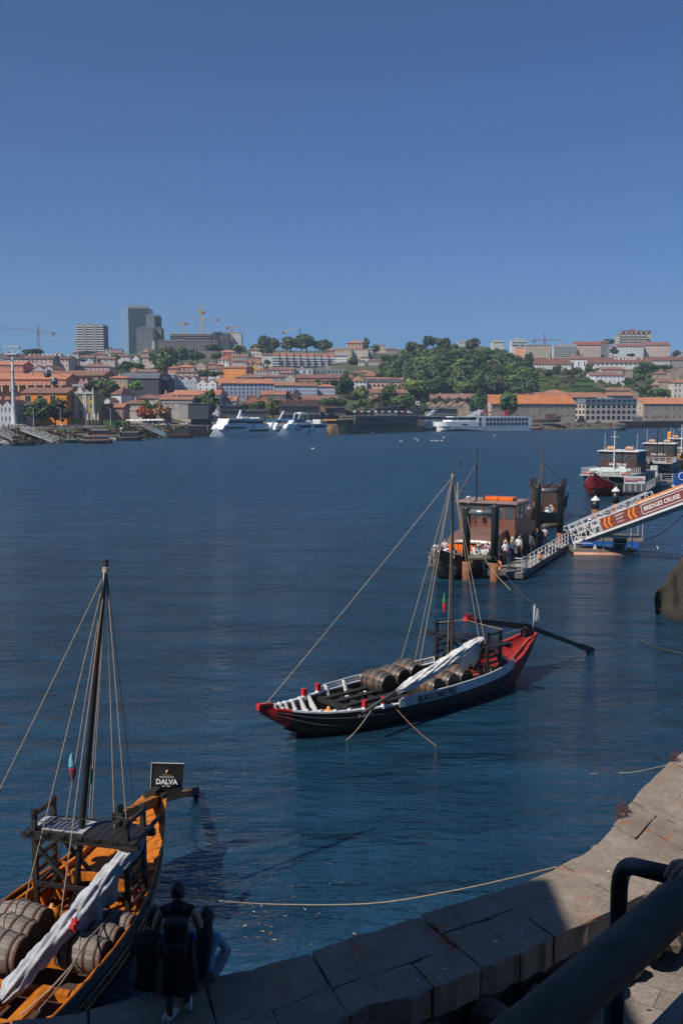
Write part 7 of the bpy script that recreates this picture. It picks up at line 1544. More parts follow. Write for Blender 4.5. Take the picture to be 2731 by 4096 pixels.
# C, D, E: large dark boats with white roofs farther up
def big_boat(label, u, v, hd, L, B, name, cap, capm, zsc=1.0, deckchairs=True, wins=(5, 4), rafts=True, mastc=WP2, cover=None, uw=None):
    p = gp(u, v, 0); fr = Fr((p.x, p.y, 0), hd); g = thing('tour_boat', label, 'boat', fr.o, fr.a)
    hb, gz = tour_hull(g, L, B, 1.5, 3.6, 2.2, HLB, capm, cover or mat((.4, .4, .4), .5), DECK, cap)
    W_ = B * .40
    house(g, L * .5, L * .72, -W_, W_, 3.0, 6.1, BRD, WHITE, wins, (.56, .86), .3)
    mb = MB(); mb.box(L * .24, L * .9, -B * .44, B * .44, 1.0, 2.75); mb.build('saloon', mat((.03, .025, .022), .5), g)
    for s in (-1, 1):
        for i in range(9): x = L * (.26 + .07 * i); q = MB(); q.box(x, x + L * .05, s * B * .44 - .03, s * B * .44 + .03, 1.55, 2.5); q.build('window', mat((.10, .13, .14), .1), g)
    for i in range(4): y = -B * .4 + i * B * .2; q = MB(); q.box(L * .24 - .04, L * .24 + .02, y + .1, y + B * .2 - .1, 1.2, 2.55); q.build('window', mat((.05, .06, .06), .1), g)
    mb = MB(); mb.box(L * .2, L * .92, -B * .49, B * .49, 2.75, 2.92); mb.build('saloon_roof', mat((.38, .37, .36), .6, .2), g)
    mb = MB(); railing(mb, (L * .22, -B * .47, 2.92), (L * .5, -B * .47, 2.92), .95, 1.0, (1.0, .66, .33)); railing(mb, (L * .22, B * .47, 2.92), (L * .5, B * .47, 2.92), .95, 1.0, (1.0, .66, .33)); railing(mb, (L * .22, -B * .47, 2.92), (L * .22, B * .47, 2.92), .95, 1.0, (1.0, .66, .33)); mb.build('railing', WP2, g)
    if deckchairs:
        for i in range(4):
            for j in range(5): q = MB(); x = L * .26 + i * 1.1; y = -B * .33 + j * B * .165; q.box(x, x + .4, y - .2, y + .2, 3.32, 3.37, 0); q.box(x + .36, x + .4, y - .2, y + .2, 3.37, 3.75, 0); q.bar((x + .05, y, 2.93), (x + .35, y, 3.32), .04, None, 1); q.build('deck_chair', [mat((.55, .62, .6), .6), mat((.03, .12, .08), .6)], g)
        q = MB(); q.box(L * .46, L * .49, -B * .2, -B * .02, 3.0, 3.9); q.box(L * .46, L * .49, B * .05, B * .33, 3.0, 3.7); q.build('white_locker', WHITE, g)
        q = MB()
        for i in range(6): q.box(L * .12 + i * .35, L * .12 + i * .35 + .33, -.9, .9, 1.25 + i * .27, 1.3 + i * .27)
        q.bar((L * .12, -.9, 1.2), (L * .12 + 2.1, -.9, 2.9), .08); q.bar((L * .12, .9, 1.2), (L * .12 + 2.1, .9, 2.9), .08); q.build('stairs', mat((.13, .09, .09), .6), g)
    if rafts:
        for i, y in enumerate((-W_ * .5, W_ * .5)): q = MB(); q.lathe([(.3, -.6), (.36, -.5), (.36, .5), (.3, .6)], 10, (L * .55, y, 6.55), 0, 'y'); q.build('raft_canister', mat((.45, .26, .16), .6), g)
        for s in (-1, 1): q = MB(); q.box(L * .25, L * .34, s * B * .38 - .35, s * B * .38 + .35, 2.93, 3.2); q.build('orange_raft', mat((.75, .07, .02), .5), g)
    mb = MB(); mb.tube([(L * .42, 0, 2.9), (L * .42, 0, 9.3)], [.13, .07], 8); mb.bar((L * .42, -.6, 8.4), (L * .42, .6, 8.4), .06); mb.build('mast', mastc, g)
    mb = MB(); 
    for y in (-W_ * .85, W_ * .85): mb.tube([(L * .55, y, 6.2), (L * .56, y * 1.02, 8.8)], .03, 5)
    mb.build('antenna', WP2, g)
    flags(g, (L * .42, 0, 8.8), (L * .5, W_ * 1.3, 5.4), 9, .3)
    if name: put_text('boat_name', name, mat((.8, .8, .78), .4), g, (L * .5 - .04, 0, 4.2), (0, 0, -PI / 2), width=B * .36 * 1.05, height=.42, ext=.02, bold=.02)
    return g, fr
big_boat('dark boat with a bright red prow and white lettering across its wheelhouse', 2366, 1990, 58, 24, 7.2, 'SÃO TELMO', .135, mat((.26, .008, .012), .35, .3, 1.2, name='red_prow'))
bd_, fD2 = big_boat('brown boat with a white saloon roof and script lettering, right of the red prow boat', 2590, 1921, 64, 22, 6.8, 'Encanto do Douro', .0, HLB, deckchairs=False, mastc=mat((.03, .03, .03), .5))
for i in range(7): person('passenger sitting on the foredeck of the boat with script lettering, in a %s top' % ['brown', 'beige', 'grey', 'tan', 'pink', 'olive', 'white'][i], fD2.w(2.6 + (i % 4) * .7, -1.4 + .9 * (i // 2), .55), fD2.a - PI / 2, 'sit', [(.3, .18, .1), (.5, .42, .32), (.3, .3, .3), (.45, .3, .18), (.6, .35, .35), (.2, .22, .12), (.7, .7, .7)][i], (.08, .08, .1), 'b')
big_boat('dark boat with a white mast and orange trimmed prow at the right edge', 2716, 1880, 70, 22, 6.8, 'RIBEIRA DOURO', .1, mat((.55, .2, .01), .5), deckchairs=False)
# white capped piles
for u, v, tv, lb_ in ((2378, 2076, 1992, 'left of the bannered gangway'), (2459, 2052, 1956, 'behind the gangway people'), (2484, 1972, 1903, 'beside the red prow boat'), (2556, 1936, 1876, 'by the boat with script lettering')): pile('white capped black mooring pile ' + lb_, u, v, tv, .42 if v > 2000 else .55, 'white')
# far pier with the sign
q0 = gp(2488, 1992, 0); q1 = gp(2570, 1990, 0); q2 = gp(2636, 1945, 0); W_ = (q1 - q0).length; F4 = Fr((q0.x, q0.y, 0), 0)
g = thing('ticket_pontoon', 'grey pontoon carrying a red and white advertising board', 'pontoon', F4.o, F4.a)
mb = MB(); d2 = q2 - q1; mb.prism([(0, 0, .7), (W_, 0, .7), (W_ + d2.x, d2.y, .7), (d2.x, d2.y, .7)], (0, 0, .25)); mb.build('deck', mat((.28, .26, .24), .8), g)
mb = MB(); mb.prism([(.2, .2, -.5), (W_ - .1, .2, -.5), (W_ + d2.x - .2, d2.y, -.5), (d2.x, d2.y, -.5)], (0, 0, 1.15)); mb.build('float', mat((.05, .04, .035), .8, .4, 1), g)
mb = MB(); mb.box(0, W_, -.1, 0, .9, 2.0, 0); mb.box(.15, W_ - .15, -.1, .0, 2.01, 3.1, 1); mb.box(.25, W_ * .62, -.14, -.101, 2.35, 2.8, 2)
for c in range(4): mb.box(W_ * c / 4 + .1, W_ * c / 4 + .2, -.14, -.1, .95, 1.9, 1)
mb.build('advert_board', [mat((.12, .12, .12), .6), WHITE, mat((.5, .04, .05), .5)], g)
put_text('advert_lettering', 'XTREME JET', WHITE, g, (W_ * .35, -.15, 2.57), width=W_ * .5, height=.28, ext=.02, bold=.03)
mb = MB(); mb.loft([[(W_ * f, -.13 - .0, 2.45), (W_ * f, -.13, 2.45 + hh), (W_ * f, -.11, 2.45 + hh), (W_ * f, -.11, 2.45)] for f, hh in ((.64, .15), (.72, .4), (.82, .3), (.93, .12))]); mb.build('advert_picture', mat((.5, .16, .14), .5), g)
mb = MB(); railing(mb, (W_, .1, .95), (W_ + d2.x, d2.y, .95), 1.1, 2.0, (1.0, .8, .6, .4, .2), .05); railing(mb, (d2.x, d2.y, .95), (W_ + d2.x + 14, d2.y, .95), 1.1, 2.5, (1.0, .66, .33), .05); mb.build('railing', mat((.5, .5, .5), .5), g)
mb = MB(); mb.box(d2.x, d2.x + W_ + 16, d2.y, d2.y + 3, .6, .9); mb.build('walkway', mat((.25, .22, .18), .8), g); mb = MB(); mb.tube([(d2.x + W_ + 1.5, d2.y - .5, .05), (d2.x + W_ + 16, d2.y - .5, .05)], .35, 10); mb.build('tube_float', mat((.5, .42, .36), .6), g, True)
mb = MB(); mb.box(d2.x + W_ - 1.8, d2.x + W_ - .7, d2.y + .3, d2.y + .5, .9, 3.4, 0); mb.build('standing_sign', WHITE, g)
# blue board at the far right
a = gp(2690, 1945, .9); mb = MB(); mb.prism([(0, 0, .3), (.3, 0, 1.9), (4.0, 0, 3.0), (9, 0, 3.6), (9, 0, 1.6), (.4, 0, 0)], (0, .12, 0), 0); mb.tube([(1.3 + .5 * math.cos(t * .6 + 1), -.03, 1.5 + .55 * math.sin(t * .6 + 1)) for t in range(8)], .07, 5, 1); mb.box(2.0, 2.5, -.04, -.01, 1.6, 2.0, 1); o_ = mb.build('blue_board', [mat((.008, .09, .38), .5), WHITE]); o_.location = a; tag(o_, 'blue board with a white curved emblem at the right edge', 'sign')
# yellow channel buoy
p = gp(2675, 1757, 0); g = thing('channel_buoy', 'small orange channel buoy far out on the river at the right', 'buoy', p); mb = MB(); mb.lathe([(1.3, -.4), (1.3, .4), (.9, .5)], 12); mb.build('float', mat((.1, .03, .02), .6), g); mb = MB(); mb.lathe([(.9, .5), (.85, 2.6), (.3, 3.3)], 12); mb.build('body', mat((.85, .28, .01), .5), g); mb = MB(); mb.tube([(0, 0, 3.3), (0, 0, 5)], .06, 5); mb.lathe([(.25, 5), (0, 5.6)], 6); mb.build('lantern', BKW, g)
# loose cables
def rope(label, pts, r, m, sag=None):
    mb = MB(); a = pts[0]; mb.tube([p - a for p in (smooth(pts) if len(pts) > 2 else curve_rope(pts[0], pts[1], sag or .3, 14))], r, 6); o = mb.build('mooring_rope', m); o.location = a; tag(o, label, 'rope')
DR = mat((.035, .035, .03), .8, .3, 8)
rope('black sagging cable from the blue pontoon to the right edge', [gp(2565, 2165, .7), at(2650, 2128, 78), at(2760, 2035, 70)], .035, DR)
rope('dark rope from the near dolphin sinking toward the stern of the black boat', [gp(1975, 2225, 2.4), at(2045, 2330, 64), gp(2115, 2400, .5), gp(2275, 2466, 0)], .025, DR)
rope('dark rope drooping from the dolphin top', [at(1866, 2050, 71.9), at(1890, 2150, 71.5), at(1960, 2270, 70.8), gp(2040, 2360, .6)], .03, mat((.28, .22, .08), .9))
rope('thin rope reaching the stone wall at the right', [gp(2360, 3095, .02), gp(2520, 3090, .4), gp(2668, 3060, 4.9)], .012, ROPE)
rope('black cable floating on the water at the right edge', [gp(2550, 2560, 0.02), gp(2640, 2595, .03), gp(2760, 2620, .3)], .04, DR)
# ---------------------------------------------------------------- ships and small boats on the far bank
def ship(label, uL, vL, uR, vR, name='river_ship', B=None):
    a = gp(uL, vL, 0); b = gp(uR, vR, 0); fr = Fr((a.x, a.y, 0), math.degrees(math.atan2(b.y - a.y, b.x - a.x))); L = (b - a).length
    fr.o = fr.w(0, -7, 0); return thing(name, label, 'ship', fr.o, fr.a), fr, L
def sz(v0, v1, Y): return (v0 - v1) / F * Y      # pixel height -> metres at distance Y
def hull_s(g, L, B, h, rake, mats, hb_=((0, .02), (.05, .18), (.12, .42), (.22, .72), (.38, 1), (.95, 1), (1, .9)), stripe=0, sheer=0):
    TT = [i / 24 for i in range(25)]; rr = []
    for t in TT:
        w_ = interp(list(hb_), t) * B / 2; hh = h + sheer * max(0, .35 - t) ** 2 * 8
        def X(z): return t * L + rake * (1 - z / hh) * max(0, 1 - t * 5)
        rr.append([(X(hh), w_, hh), (X(stripe), w_ * .95, stripe), (X(-.5), w_ * .9, -.5), (X(-.5), -w_ * .9, -.5), (X(stripe), -w_ * .95, stripe), (X(hh), -w_, hh)])
    mb = MB(); mb.loft(rr, False, False); mb.add(rr[-1], [tuple(range(6))]); n = len(rr)
    mb.add([r_[0] for r_ in rr] + [r_[5] for r_ in rr][::-1], [tuple(range(2 * n))])
    if stripe:
        for i, f in enumerate(mb.f):
            if i < (n - 1) * 5 and (i % 5) in (1, 3): mb.mi[i] = 1
    return mb.build('hull', mats, g)
SHW = mat((.74, .75, .76), .35, .1, .4, name='ship_white'); SHG = mat((.02, .03, .04), .08, .3, .3, name='ship_glass'); SHB = mat((.04, .18, .38), .4, .1, 1)
def tier(g, x0, x1, y0, y1, z0, z1, m, nm='deck_house', slope=0, back=0):
    mb = MB(); mb.add([(x0, y0, z0), (x1, y0, z0), (x1, y1, z0), (x0, y1, z0), (x0 + slope, y0, z1), (x1 - back, y0, z1), (x1 - back, y1, z1), (x0 + slope, y1, z1)], [(0, 3, 2, 1), (4, 5, 6, 7), (0, 1, 5, 4), (1, 2, 6, 5), (2, 3, 7, 6), (3, 0, 4, 7)]); return mb.build(nm, m, g)
# left white ferry
g, fr, L = ship('large white ferry with a raked bow and dark window strips, left one of the ferries', 820, 1745.5, 1040, 1740, 'ferry')
B = 9; Yf = fr.o.y; k = L / 217
hull_s(g, L * 1.0, B, 3.4, -3.2, [SHW], sheer=.6)
tier(g, L * .04, L * .88, -B * .46, B * .46, 3.4, 5.6, SHW, slope=1.6); tier(g, L * .12, L * .78, -B * .44, B * .44, 5.6, 8.0, SHW, slope=1.4); tier(g, L * .16, L * .82, -B * .46, B * .46, 8.0, 8.4, SHW, 'roof')
for x0, x1, z0, z1, yy in ((.09, .45, 3.7, 4.5, .47), (.50, .86, 2.1, 3.1, .505), (.15, .46, 6.3, 7.5, .45), (.47, .77, 5.9, 7.3, .45)):
    mb = MB(); mb.box(L * x0, L * x1, -B * yy - .04, -B * yy + .2, z0, z1); mb.build('window_band', SHG, g)
mb = MB(); mb.prism([(L * .56, -B * .47, 3.7), (L * .63, -B * .47, 3.7), (L * .595, -B * .47, 5.2)], (0, .1, 0)); mb.build('blue_emblem', SHB, g)
mb = MB(); mb.prism([(L * .40, -.4, 8), (L * .44, -.4, 8), (L * .48, -.4, 12.2), (L * .46, -.4, 12.4)], (0, .8, 0)); mb.bar((L * .43, 0, 10.2), (L * .50, 0, 10.2), .3); mb.box(L * .44, L * .56, -2, 2, 8.1, 9.2); mb.build('mast', SHW, g)
mb = MB(); mb.prism([(L * .86, -B * .5, 1.5), (L * .99, -B * .5, 1.2), (L * .96, -B * .5, 6.8), (L * .94, -B * .5, 6.8)], (0, .3, 0)); mb.build('stern_fin', SHW, g)
mb = MB(); railing(mb, (L * .16, -B * .43, 8.1), (L * .78, -B * .43, 8.1), 1.0, 2, (1.0, .5), .05); mb.build('railing', WP2, g)
for i in range(6): q = MB(); q.lathe([(.4, 0), (.45, .3), (.2, .8)], 8, (L * (.58 + .03 * i), -2.5, 8.1)); q.build('life_raft', SHW, g)
# ferry behind
g, fr, L = ship('smaller white ferry with a blue roof between the two large ferries', 1034, 1741, 1104, 1739, 'ferry'); B = 8
hull_s(g, L, B, 2.8, -1, [SHW]); tier(g, .5, L, -3.6, 3.6, 2.8, 5.2, SHW, slope=1); tier(g, 2, L, -3.4, 3.4, 5.2, 7.2, SHW, slope=1.5); tier(g, 2, L, -3.6, 3.6, 7.2, 7.6, SHB, 'roof')
for z in (3.3, 5.9): mb = MB(); mb.box(2.6, L - .5, -3.66, -3.4, z, z + 1.2); mb.build('window_band', SHG, g)
mb = MB(); mb.prism([(L * .55, -.3, 7.6), (L * .65, -.3, 7.6), (L * .85, -.3, 12)], (0, .6, 0)); mb.build('mast', SHW, g)
# blue patterned catamaran ferry
g, fr, L = ship('white catamaran ferry with blue painted swirls and a black bow mouth', 1076, 1740.5, 1247, 1737, 'ferry'); B = 10
for s in (-1, 1):
    o_ = hull_s(g, L, 3.0, 3.4, -3.0, [SHW], sheer=.3); o_.location = (0, s * 3.4, 0)
tier(g, 1.5, L * .99, -B * .48, B * .48, 3.4, 5.6, SHW, slope=1.6); tier(g, 5, L * .55, -B * .42, B * .42, 5.6, 7.6, SHW, slope=2.5); tier(g, 7, L * .56, -B * .44, B * .44, 7.6, 8.0, SHB, 'roof')
for x0, x1, z0, z1 in ((.38, .64, 3.6, 5.0), (.70, .97, 3.6, 5.0), (.27, .5, 6.3, 7.3)): mb = MB(); mb.box(L * x0, L * x1, -B * .485 - (.0 if z0 < 6 else -.6), -B * .47 + (.0 if z0 < 6 else .6), z0, z1); mb.build('window_band', SHG, g)
mb = MB(); mb.prism([(.4, -1.9, .2), (3.5, -1.9, .2), (2.0, -1.9, 3.0), (-1.2, -1.9, 3.0)], (0, 3.8, 0)); mb.build('bow_mouth', mat((.01, .01, .012), .6), g)
for cx_, cz, r_, n_ in ((.30, 4.2, 1.4, 7), (.36, 2.4, 1.2, 6), (.56, 2.0, 1.0, 9), (.68, 2.6, .5, 9)): mb = MB(); mb.tube([(L * cx_ + r_ * math.cos(a * .7), -B * .5 - .05, cz + r_ * .8 * math.sin(a * .7)) for a in range(n_)], .32, 5); mb.build('blue_swirl', SHB, g)
mb = MB(); mb.tube([(L * .42, -2, 8), (L * .46, -2, 11), (L * .62, -2, 10.4), (L * .66, -2, 7)], .25, 6); mb.tube([(L * .42, 2, 8), (L * .46, 2, 11), (L * .62, 2, 10.4), (L * .66, 2, 7)], .25, 6); mb.box(L * .5, L * .54, -2, 2, 10.6, 11.3); mb.build('radar_arch', SHW, g)
mb = MB(); railing(mb, (L * .66, -B * .46, 5.6), (L * .98, -B * .46, 5.6), 1.0, 2, (1.0, .5), .05); mb.box(L * .7, L * .76, -2, 2, 5.6, 7.2); mb.box(L * .9, L * .93, -3, 3, 5.6, 7.6); mb.build('railing', WP2, g)
# gold and dark long river ship
GLD = mat((.44, .24, .10), .45, .15, .3, 0, name='bronze_hull'); DBR = mat((.06, .052, .04), .4, .2, .3)
g, fr, L = ship('long dark river ship with a bronze coloured bow', 1262, 1736.5, 1630, 1725); B = 11
hull_s(g, L * .18, B, 4.6, -2.0, [GLD], ((0, .15), (.1, .45), (.3, .8), (.7, 1), (1, 1)), sheer=.0)
o_ = MB(); o_.box(L * .18, L, -B / 2, B / 2, -.5, 2.0); o_.prism([(L * .14, -B / 2 - .05, 0), (L * .20, -B / 2 - .05, 0), (L * .28, -B / 2 - .05, 2.0), (L * .2, -B / 2 - .05, 4.6), (L * .1, -B / 2 - .05, 4.6)], (0, .1, 0)); o_.build('lower_hull', DBR, g)
tier(g, L * .18, L * .995, -B * .5, B * .5, 2.0, 9.0, DBR, slope=L * .03)
for z0, z1 in ((2.6, 5.2), (5.7, 8.4)):
    for i in range(14): x0 = L * (.205 + .056 * i); mb = MB(); mb.box(x0, x0 + L * .053, -B / 2 - .06, -B / 2 + .1, z0, z1); mb.build('window', mat((.012, .02, .028), .08, .3, .2, name='dark_ship_glass'), g)
tier(g, L * .04, L * .2, -B * .36, B * .36, 4.6, 7.0, DBR, slope=2); tier(g, L * .03, L * .2, -B * .42, B * .42, 7.0, 7.6, mat((.55, .25, .08), .5), 'orange_roof')
mb = MB(); mb.box(L * .2, L * .97, -B * .4, B * .4, 9.0, 9.35); railing(mb, (L * .2, -B * .48, 9.0), (L * .97, -B * .48, 9.0), 1.1, 2.5, (1.0, .5), .05); mb.build('sun_deck', mat((.2, .19, .17), .6), g)
for i in range(9): q = MB(); q.lathe([(.08, 0), (.08, 2.0)], 5, (L * (.25 + .075 * i), -2, 9.3)); q.lathe([(1.0, 2.0), (0, 2.8)], 8, (L * (.25 + .075 * i), -2, 9.3)); q.build('parasol', mat([(.6, .6, .58), (.5, .3, .25), (.45, .45, .42)][i % 3], .7), g)
for i in range(12): q = MB(); q.box(L * (.24 + .06 * i), L * (.25 + .06 * i), -B / 2 - .07, -B / 2, .9, 1.4); q.build('porthole', SHG, g)
# white long river ship and its neighbour
for idx, (lab, a_, b_, fl) in enumerate((('long white river ship with rows of dark cabin windows', (1712, 1725), (2072, 1721), 1), ('rounded white bow of a second river ship behind the long white one', (1655, 1723), (1770, 1721), 0))):
    g, fr, L = ship(lab, a_[0], a_[1], b_[0], b_[1]); B = 11.4
    if not fl: g.location = fr.w(0, 13, 0)
    hbw = ((0, .35), (.02, .6), (.06, .85), (.12, 1), (1, 1)) if fl else ((0, .35), (.06, .6), (.2, .85), (.4, 1), (1, 1))
    hull_s(g, L, B, 3.0, 0, [SHW, mat((.012, .016, .03), .4)], hbw, .0)
    xb = 20 if fl else 14
    q = MB(); q.prism([(-.2, -B * .5, -.2), (xb * 1.9, -B * .5 - .06, -.2), (xb * 1.1, -B * .5 - .06, .9), (xb * .6, -B * .5 - .06, 1.6), (xb * .1, -B * .4, .9)], (0, .08, 0)); q.build('navy_bow_flash', mat((.012, .016, .03), .4), g)
    rr = []
    for z in (3.0, 3.9, 4.9): rr.append([(xb * .5 - xb * .5 * math.cos(a) if a < PI / 2 else xb * .5 * (1 + (a - PI / 2) / (PI / 2)), 0, z) for a in (0,)])
    mb = MB(); mb.lathe([(B * .5, 3.0), (B * .5, 5.6)], 28, (B * .5, 0, 0)); mb.box(B * .5, xb * 1.3, -B * .5, B * .5, 3.0, 5.6); mb.build('rounded_bow', SHW, g)
    mb = MB(); mb.box(xb * .75, xb * .95, -B / 2 - .05, -B / 2, 3.6, 4.3); mb.build('window', SHG, g)
    tier(g, xb * .4, L * .99 if fl else L, -B * .42, B * .42, 5.6, 6.6, SHW, 'upper_deck', slope=1)
    tier(g, xb * .5, xb * 2.1, -B * .35, B * .35, 8.2, 8.7, SHW, 'bridge_roof'); tier(g, xb * .9, xb * 1.8, -B * .3, B * .3, 6.6, 8.2, SHG, 'bridge')
    mb = MB(); mb.prism([(xb * 1.1, -.5, 8.6), (xb * 1.3, -.5, 8.6), (xb * 1.75, -.5, 12.4), (xb * 1.55, -.5, 12.6)], (0, 1, 0)); mb.bar((xb * 1.1, 0, 11), (xb * 1.7, 0, 11.8), .35); mb.build('mast', SHW, g)
    if fl:
        tier(g, xb * 1.3, L, -B * .5, B * .5, 3.0, 8.2, SHW)
        for z0, z1 in ((3.3, 5.2), (5.9, 7.8)):
            mb = MB(); mb.box(xb * 1.35, L * .44, -B / 2 - .06, -B / 2 + .1, z0, z1); mb.build('window_band', SHG, g)
            for i in range(12): x0 = L * (.49 + .04 * i); mb = MB(); mb.box(x0, x0 + L * .016, -B / 2 - .06, -B / 2 + .1, z0, z1); mb.box(x0 + L * .019, x0 + L * .03, -B / 2 - .06, -B / 2 + .1, z0, z1); mb.build('window', SHG, g)
        mb = MB(); mb.box(L * .3, L * .97, -B * .45, B * .45, 8.2, 8.5); railing(mb, (L * .28, -B * .48, 8.2), (L * .99, -B * .48, 8.2), 1.2, 2.5, (1.0, .5), .06); mb.box(L * .45, L * .72, -B * .3, B * .3, 10.4, 10.6)
        for i in range(6): mb.bar((L * (.45 + .054 * i), -B * .3, 8.4), (L * (.45 + .054 * i), -B * .3, 10.4), .12)
        mb.build('sun_deck', mat((.55, .56, .57), .5), g)
        for x in (.75, .78): q = MB(); q.box(L * x, L * x + .9, -1, 1, 8.4, 12.0); q.build('red_funnel', mat((.4, .03, .03), .5), g)
        q = MB(); q.box(L * .5, L * .6, -1.5, 1.5, 10.6, 11.3); q.build('red_tender', mat((.5, .04, .03), .5), g)
# small boats on the far banks
def small_boat(label, u, v, hd, L, B, hm, cab, roofm, nm='moored_boat', zc=2.6, cf=(.35, .85), bowm=None, mast=True, cover=False):
    p = gp(u, v, 0); k_ = {17: .5, 22: .5, 26: .5, 20: .54, 21: .56, 12: .55, 9: .5, 24: .52, 14: .85, 16: .5, 8: .6}[L]; fr = Fr((p.x, p.y, 0), hd); g = thing(nm, label, 'boat', fr.o, fr.a); g.scale = (k_, k_ if k_ < .8 else 1.2, min(1, k_ + .38))
    hb, gz = tour_hull(g, L, B, 1.5, 2.7, 2.0, hm, bowm or hm, roofm, DECK, .14 if bowm else 0)
    mb = MB(); mb.box(L * cf[0], L * cf[1], -B * .4, B * .4, .8, 1.9); mb.build('cabin_side', cab, g)
    for i in range(6):
        for s in (-1, 1): q = MB(); x = L * lerp(cf[0], cf[1], i / 5); q.bar((x, s * B * .39, 1.9), (x, s * B * .39, zc + .5), .12); q.build('post', cab, g)
    mb = MB(); mb.box(L * cf[0] + .2, L * cf[1] - .2, -B * .36, B * .36, 1.9, zc + .4); mb.build('cabin_glass', mat((.05, .06, .06), .15, .3, 1), g)
    mb = MB(); mb.box(L * cf[0] - .3, L * cf[1] + .3, -B * .42, B * .42, zc + .5, zc + .65); mb.build('roof', roofm, g)
    if mast: mb = MB(); mb.tube([(L * .3, 0, .8), (L * .3, 0, zc + 3)], .07, 6); mb.build('mast', WP2, g)
    return g, fr
BW_ = mat((.03, .03, .03), .5); GRN = mat((.012, .04, .025), .4); CREAM = mat((.55, .53, .48), .5); RW = mat((.32, .08, .04), .5); BRB = mat((.22, .12, .07), .6)
def pxa(x, y): return px('a', x, y)
small_boat('small black boat with a brown canopy nearest the left pontoon', *pxa(88, 1350), 12, 17, 4.2, BW_, BRB, BRB, cf=(.1, .5), zc=3.4)
small_boat('green bowed boat with white round floats on its deck', *pxa(535, 1325), 8, 22, 5, GRN, BRB, CREAM, cf=(.6, .95), zc=3.0, bowm=GRN)
small_boat('long dark tour boat with a red upper cabin and white roof', *pxa(690, 1332), 8, 26, 5.4, BW_, RW, WHITE, cf=(.2, .9), zc=2.6, bowm=GRN)
p = gp(*pxa(690, 1332)); mb = MB(); mb.box(0, 12, -2, 2, 3.3, 5.6, 0); mb.box(-.2, 12.2, -2.1, -1.9, 4.2, 5.2, 1); mb.box(-.5, 12.6, -2.4, 2.4, 5.6, 5.8, 2)
o_ = [c for c in COL.objects if c.get('label', '').startswith('long dark tour boat with a red')][0]; q = mb.build('upper_cabin', [RW, SHG, CREAM], o_); q.location = (11, 0, 0)
small_boat('dark boat with a low black cabin beside the pile', *pxa(1030, 1305), 8, 20, 4.6, BW_, BW_, CREAM, cf=(.3, .85), zc=3.2)
small_boat('dark red boat moored below the blue footbridge banner', *px('b', 30, 1282), 5, 21, 4.6, BW_, mat((.2, .04, .03), .5), BW_, cf=(.25, .9), zc=3.6)
small_boat('dark low boat by the rocks at the far left', *pxa(-30, 1345), 5, 12, 3.5, CREAM, CREAM, CREAM, cf=(.3, .7), mast=False)
small_boat('little dinghy beside the black boat', *pxa(285, 1338), 5, 9, 2.4, BW_, BW_, BW_, cf=(.6, .9), zc=1.8, mast=False)
small_boat('white and maroon cabin cruiser moored by the rocks', *px('d', 468, 825), 6, 24, 5, mat((.16, .02, .03), .4), WHITE, WHITE, cf=(.12, .9), zc=3.6)
small_boat('small dark boat seen end on near the black quay', *px('d', 1103, 836), 82, 14, 5.6, BW_, mat((.3, .08, .06), .5), CREAM, zc=3.4, mast=False)
small_boat('low dark barge beside the cabin cruiser', *px('d', 620, 822), 5, 16, 4, BW_, BW_, BW_, cf=(.6, .9), zc=2.6)
small_boat('dark stub boat with an orange lantern beside the barge', *px('d', 690, 822), 60, 8, 4, BW_, BRB, BW_, cf=(.3, .8), zc=3.4)
small_boat('red and white striped launch at the stern of the long white ship', *px('d', 385, 828), 10, 22, 4, mat((.4, .04, .04), .5), WHITE, mat((.4, .05, .05), .5), cf=(.3, .8), zc=3.2)
# wooden boat hauled ashore on the bank
u, v = px('d', 408, 770); Y = SY_(u) + 14; p = at(u, v, Y); g = thing('beached_boat', 'old wooden sailing boat hauled onto the bank below the stone warehouse', 'boat', p, .05)
WBM = wood_mat((.2, .12, .07), (1, 3, 3), .7)
tour_hull(g, 20, 4.6, 2.0, 6.5, 4.0, WBM, WBM, WBM); mb = MB(); mb.box(11, 16, -1.8, 1.8, 1.5, 5.2); mb.build('cabin', mat((.12, .05, .04), .7), g)
# left piles and gangways
for x, y0, y1, lb_ in ((522, 1310, 1210, 'beside the white gangway'), (675, 1305, 1205, 'behind the green bowed boat'), (945, 1300, 1198, 'by the red cabin boat'), (1092, 1300, 1192, 'next to the low black cabin boat')):
    u, v = pxa(x, y0); pile('white capped dark mooring pile on the left bank ' + lb_, u, v, pxa(x, y1)[1], .75, 'white')
def gw(label, c, xa, ya, Ya, xb, yb, Yb, m, w=2.0, ban=None):
    A_ = at(*px(c, xa, ya), SY_(px(c, xa, ya)[0]) + Ya); B_ = at(*px(c, xb, yb), SY_(px(c, xb, yb)[0]) + Yb); B_.z = max(.9, B_.z)
    g, L = gangway(label, B_, A_, w, m, 1.6, 14)
    if ban:
        q = MB(); q.box(L * .05, L * .45, -.15, -.1, -.1, 1.6, 0); q.box(L * .45, L * .95, -.15, -.1, -.1, 1.6, 1); q.build('banner', [mat(ban[0], .6), mat(ban[1], .6)], g)
        q = MB()
        for i in range(8): q.box(L * (.1 + .04 * i), L * (.12 + .04 * i), -.17, -.15, .5, 1.1)
        q.build('banner_lettering', WHITE, g)
gw('white truss gangway descending to the left bank pontoon', 'a', 200, 1195, 10, 520, 1318, -12, WP2, 3.0)
gw('grey gangway at the left edge of the frame', 'a', -10, 1215, 8, 175, 1300, -12, mat((.35, .34, .32), .6), 2.4)
gw('maroon and light blue bannered footbridge on the left bank', 'a', 1258, 1168, 9, 1475, 1270, -8, WP2, 2.2, ((.05, .45, .65), (.3, .06, .05)))
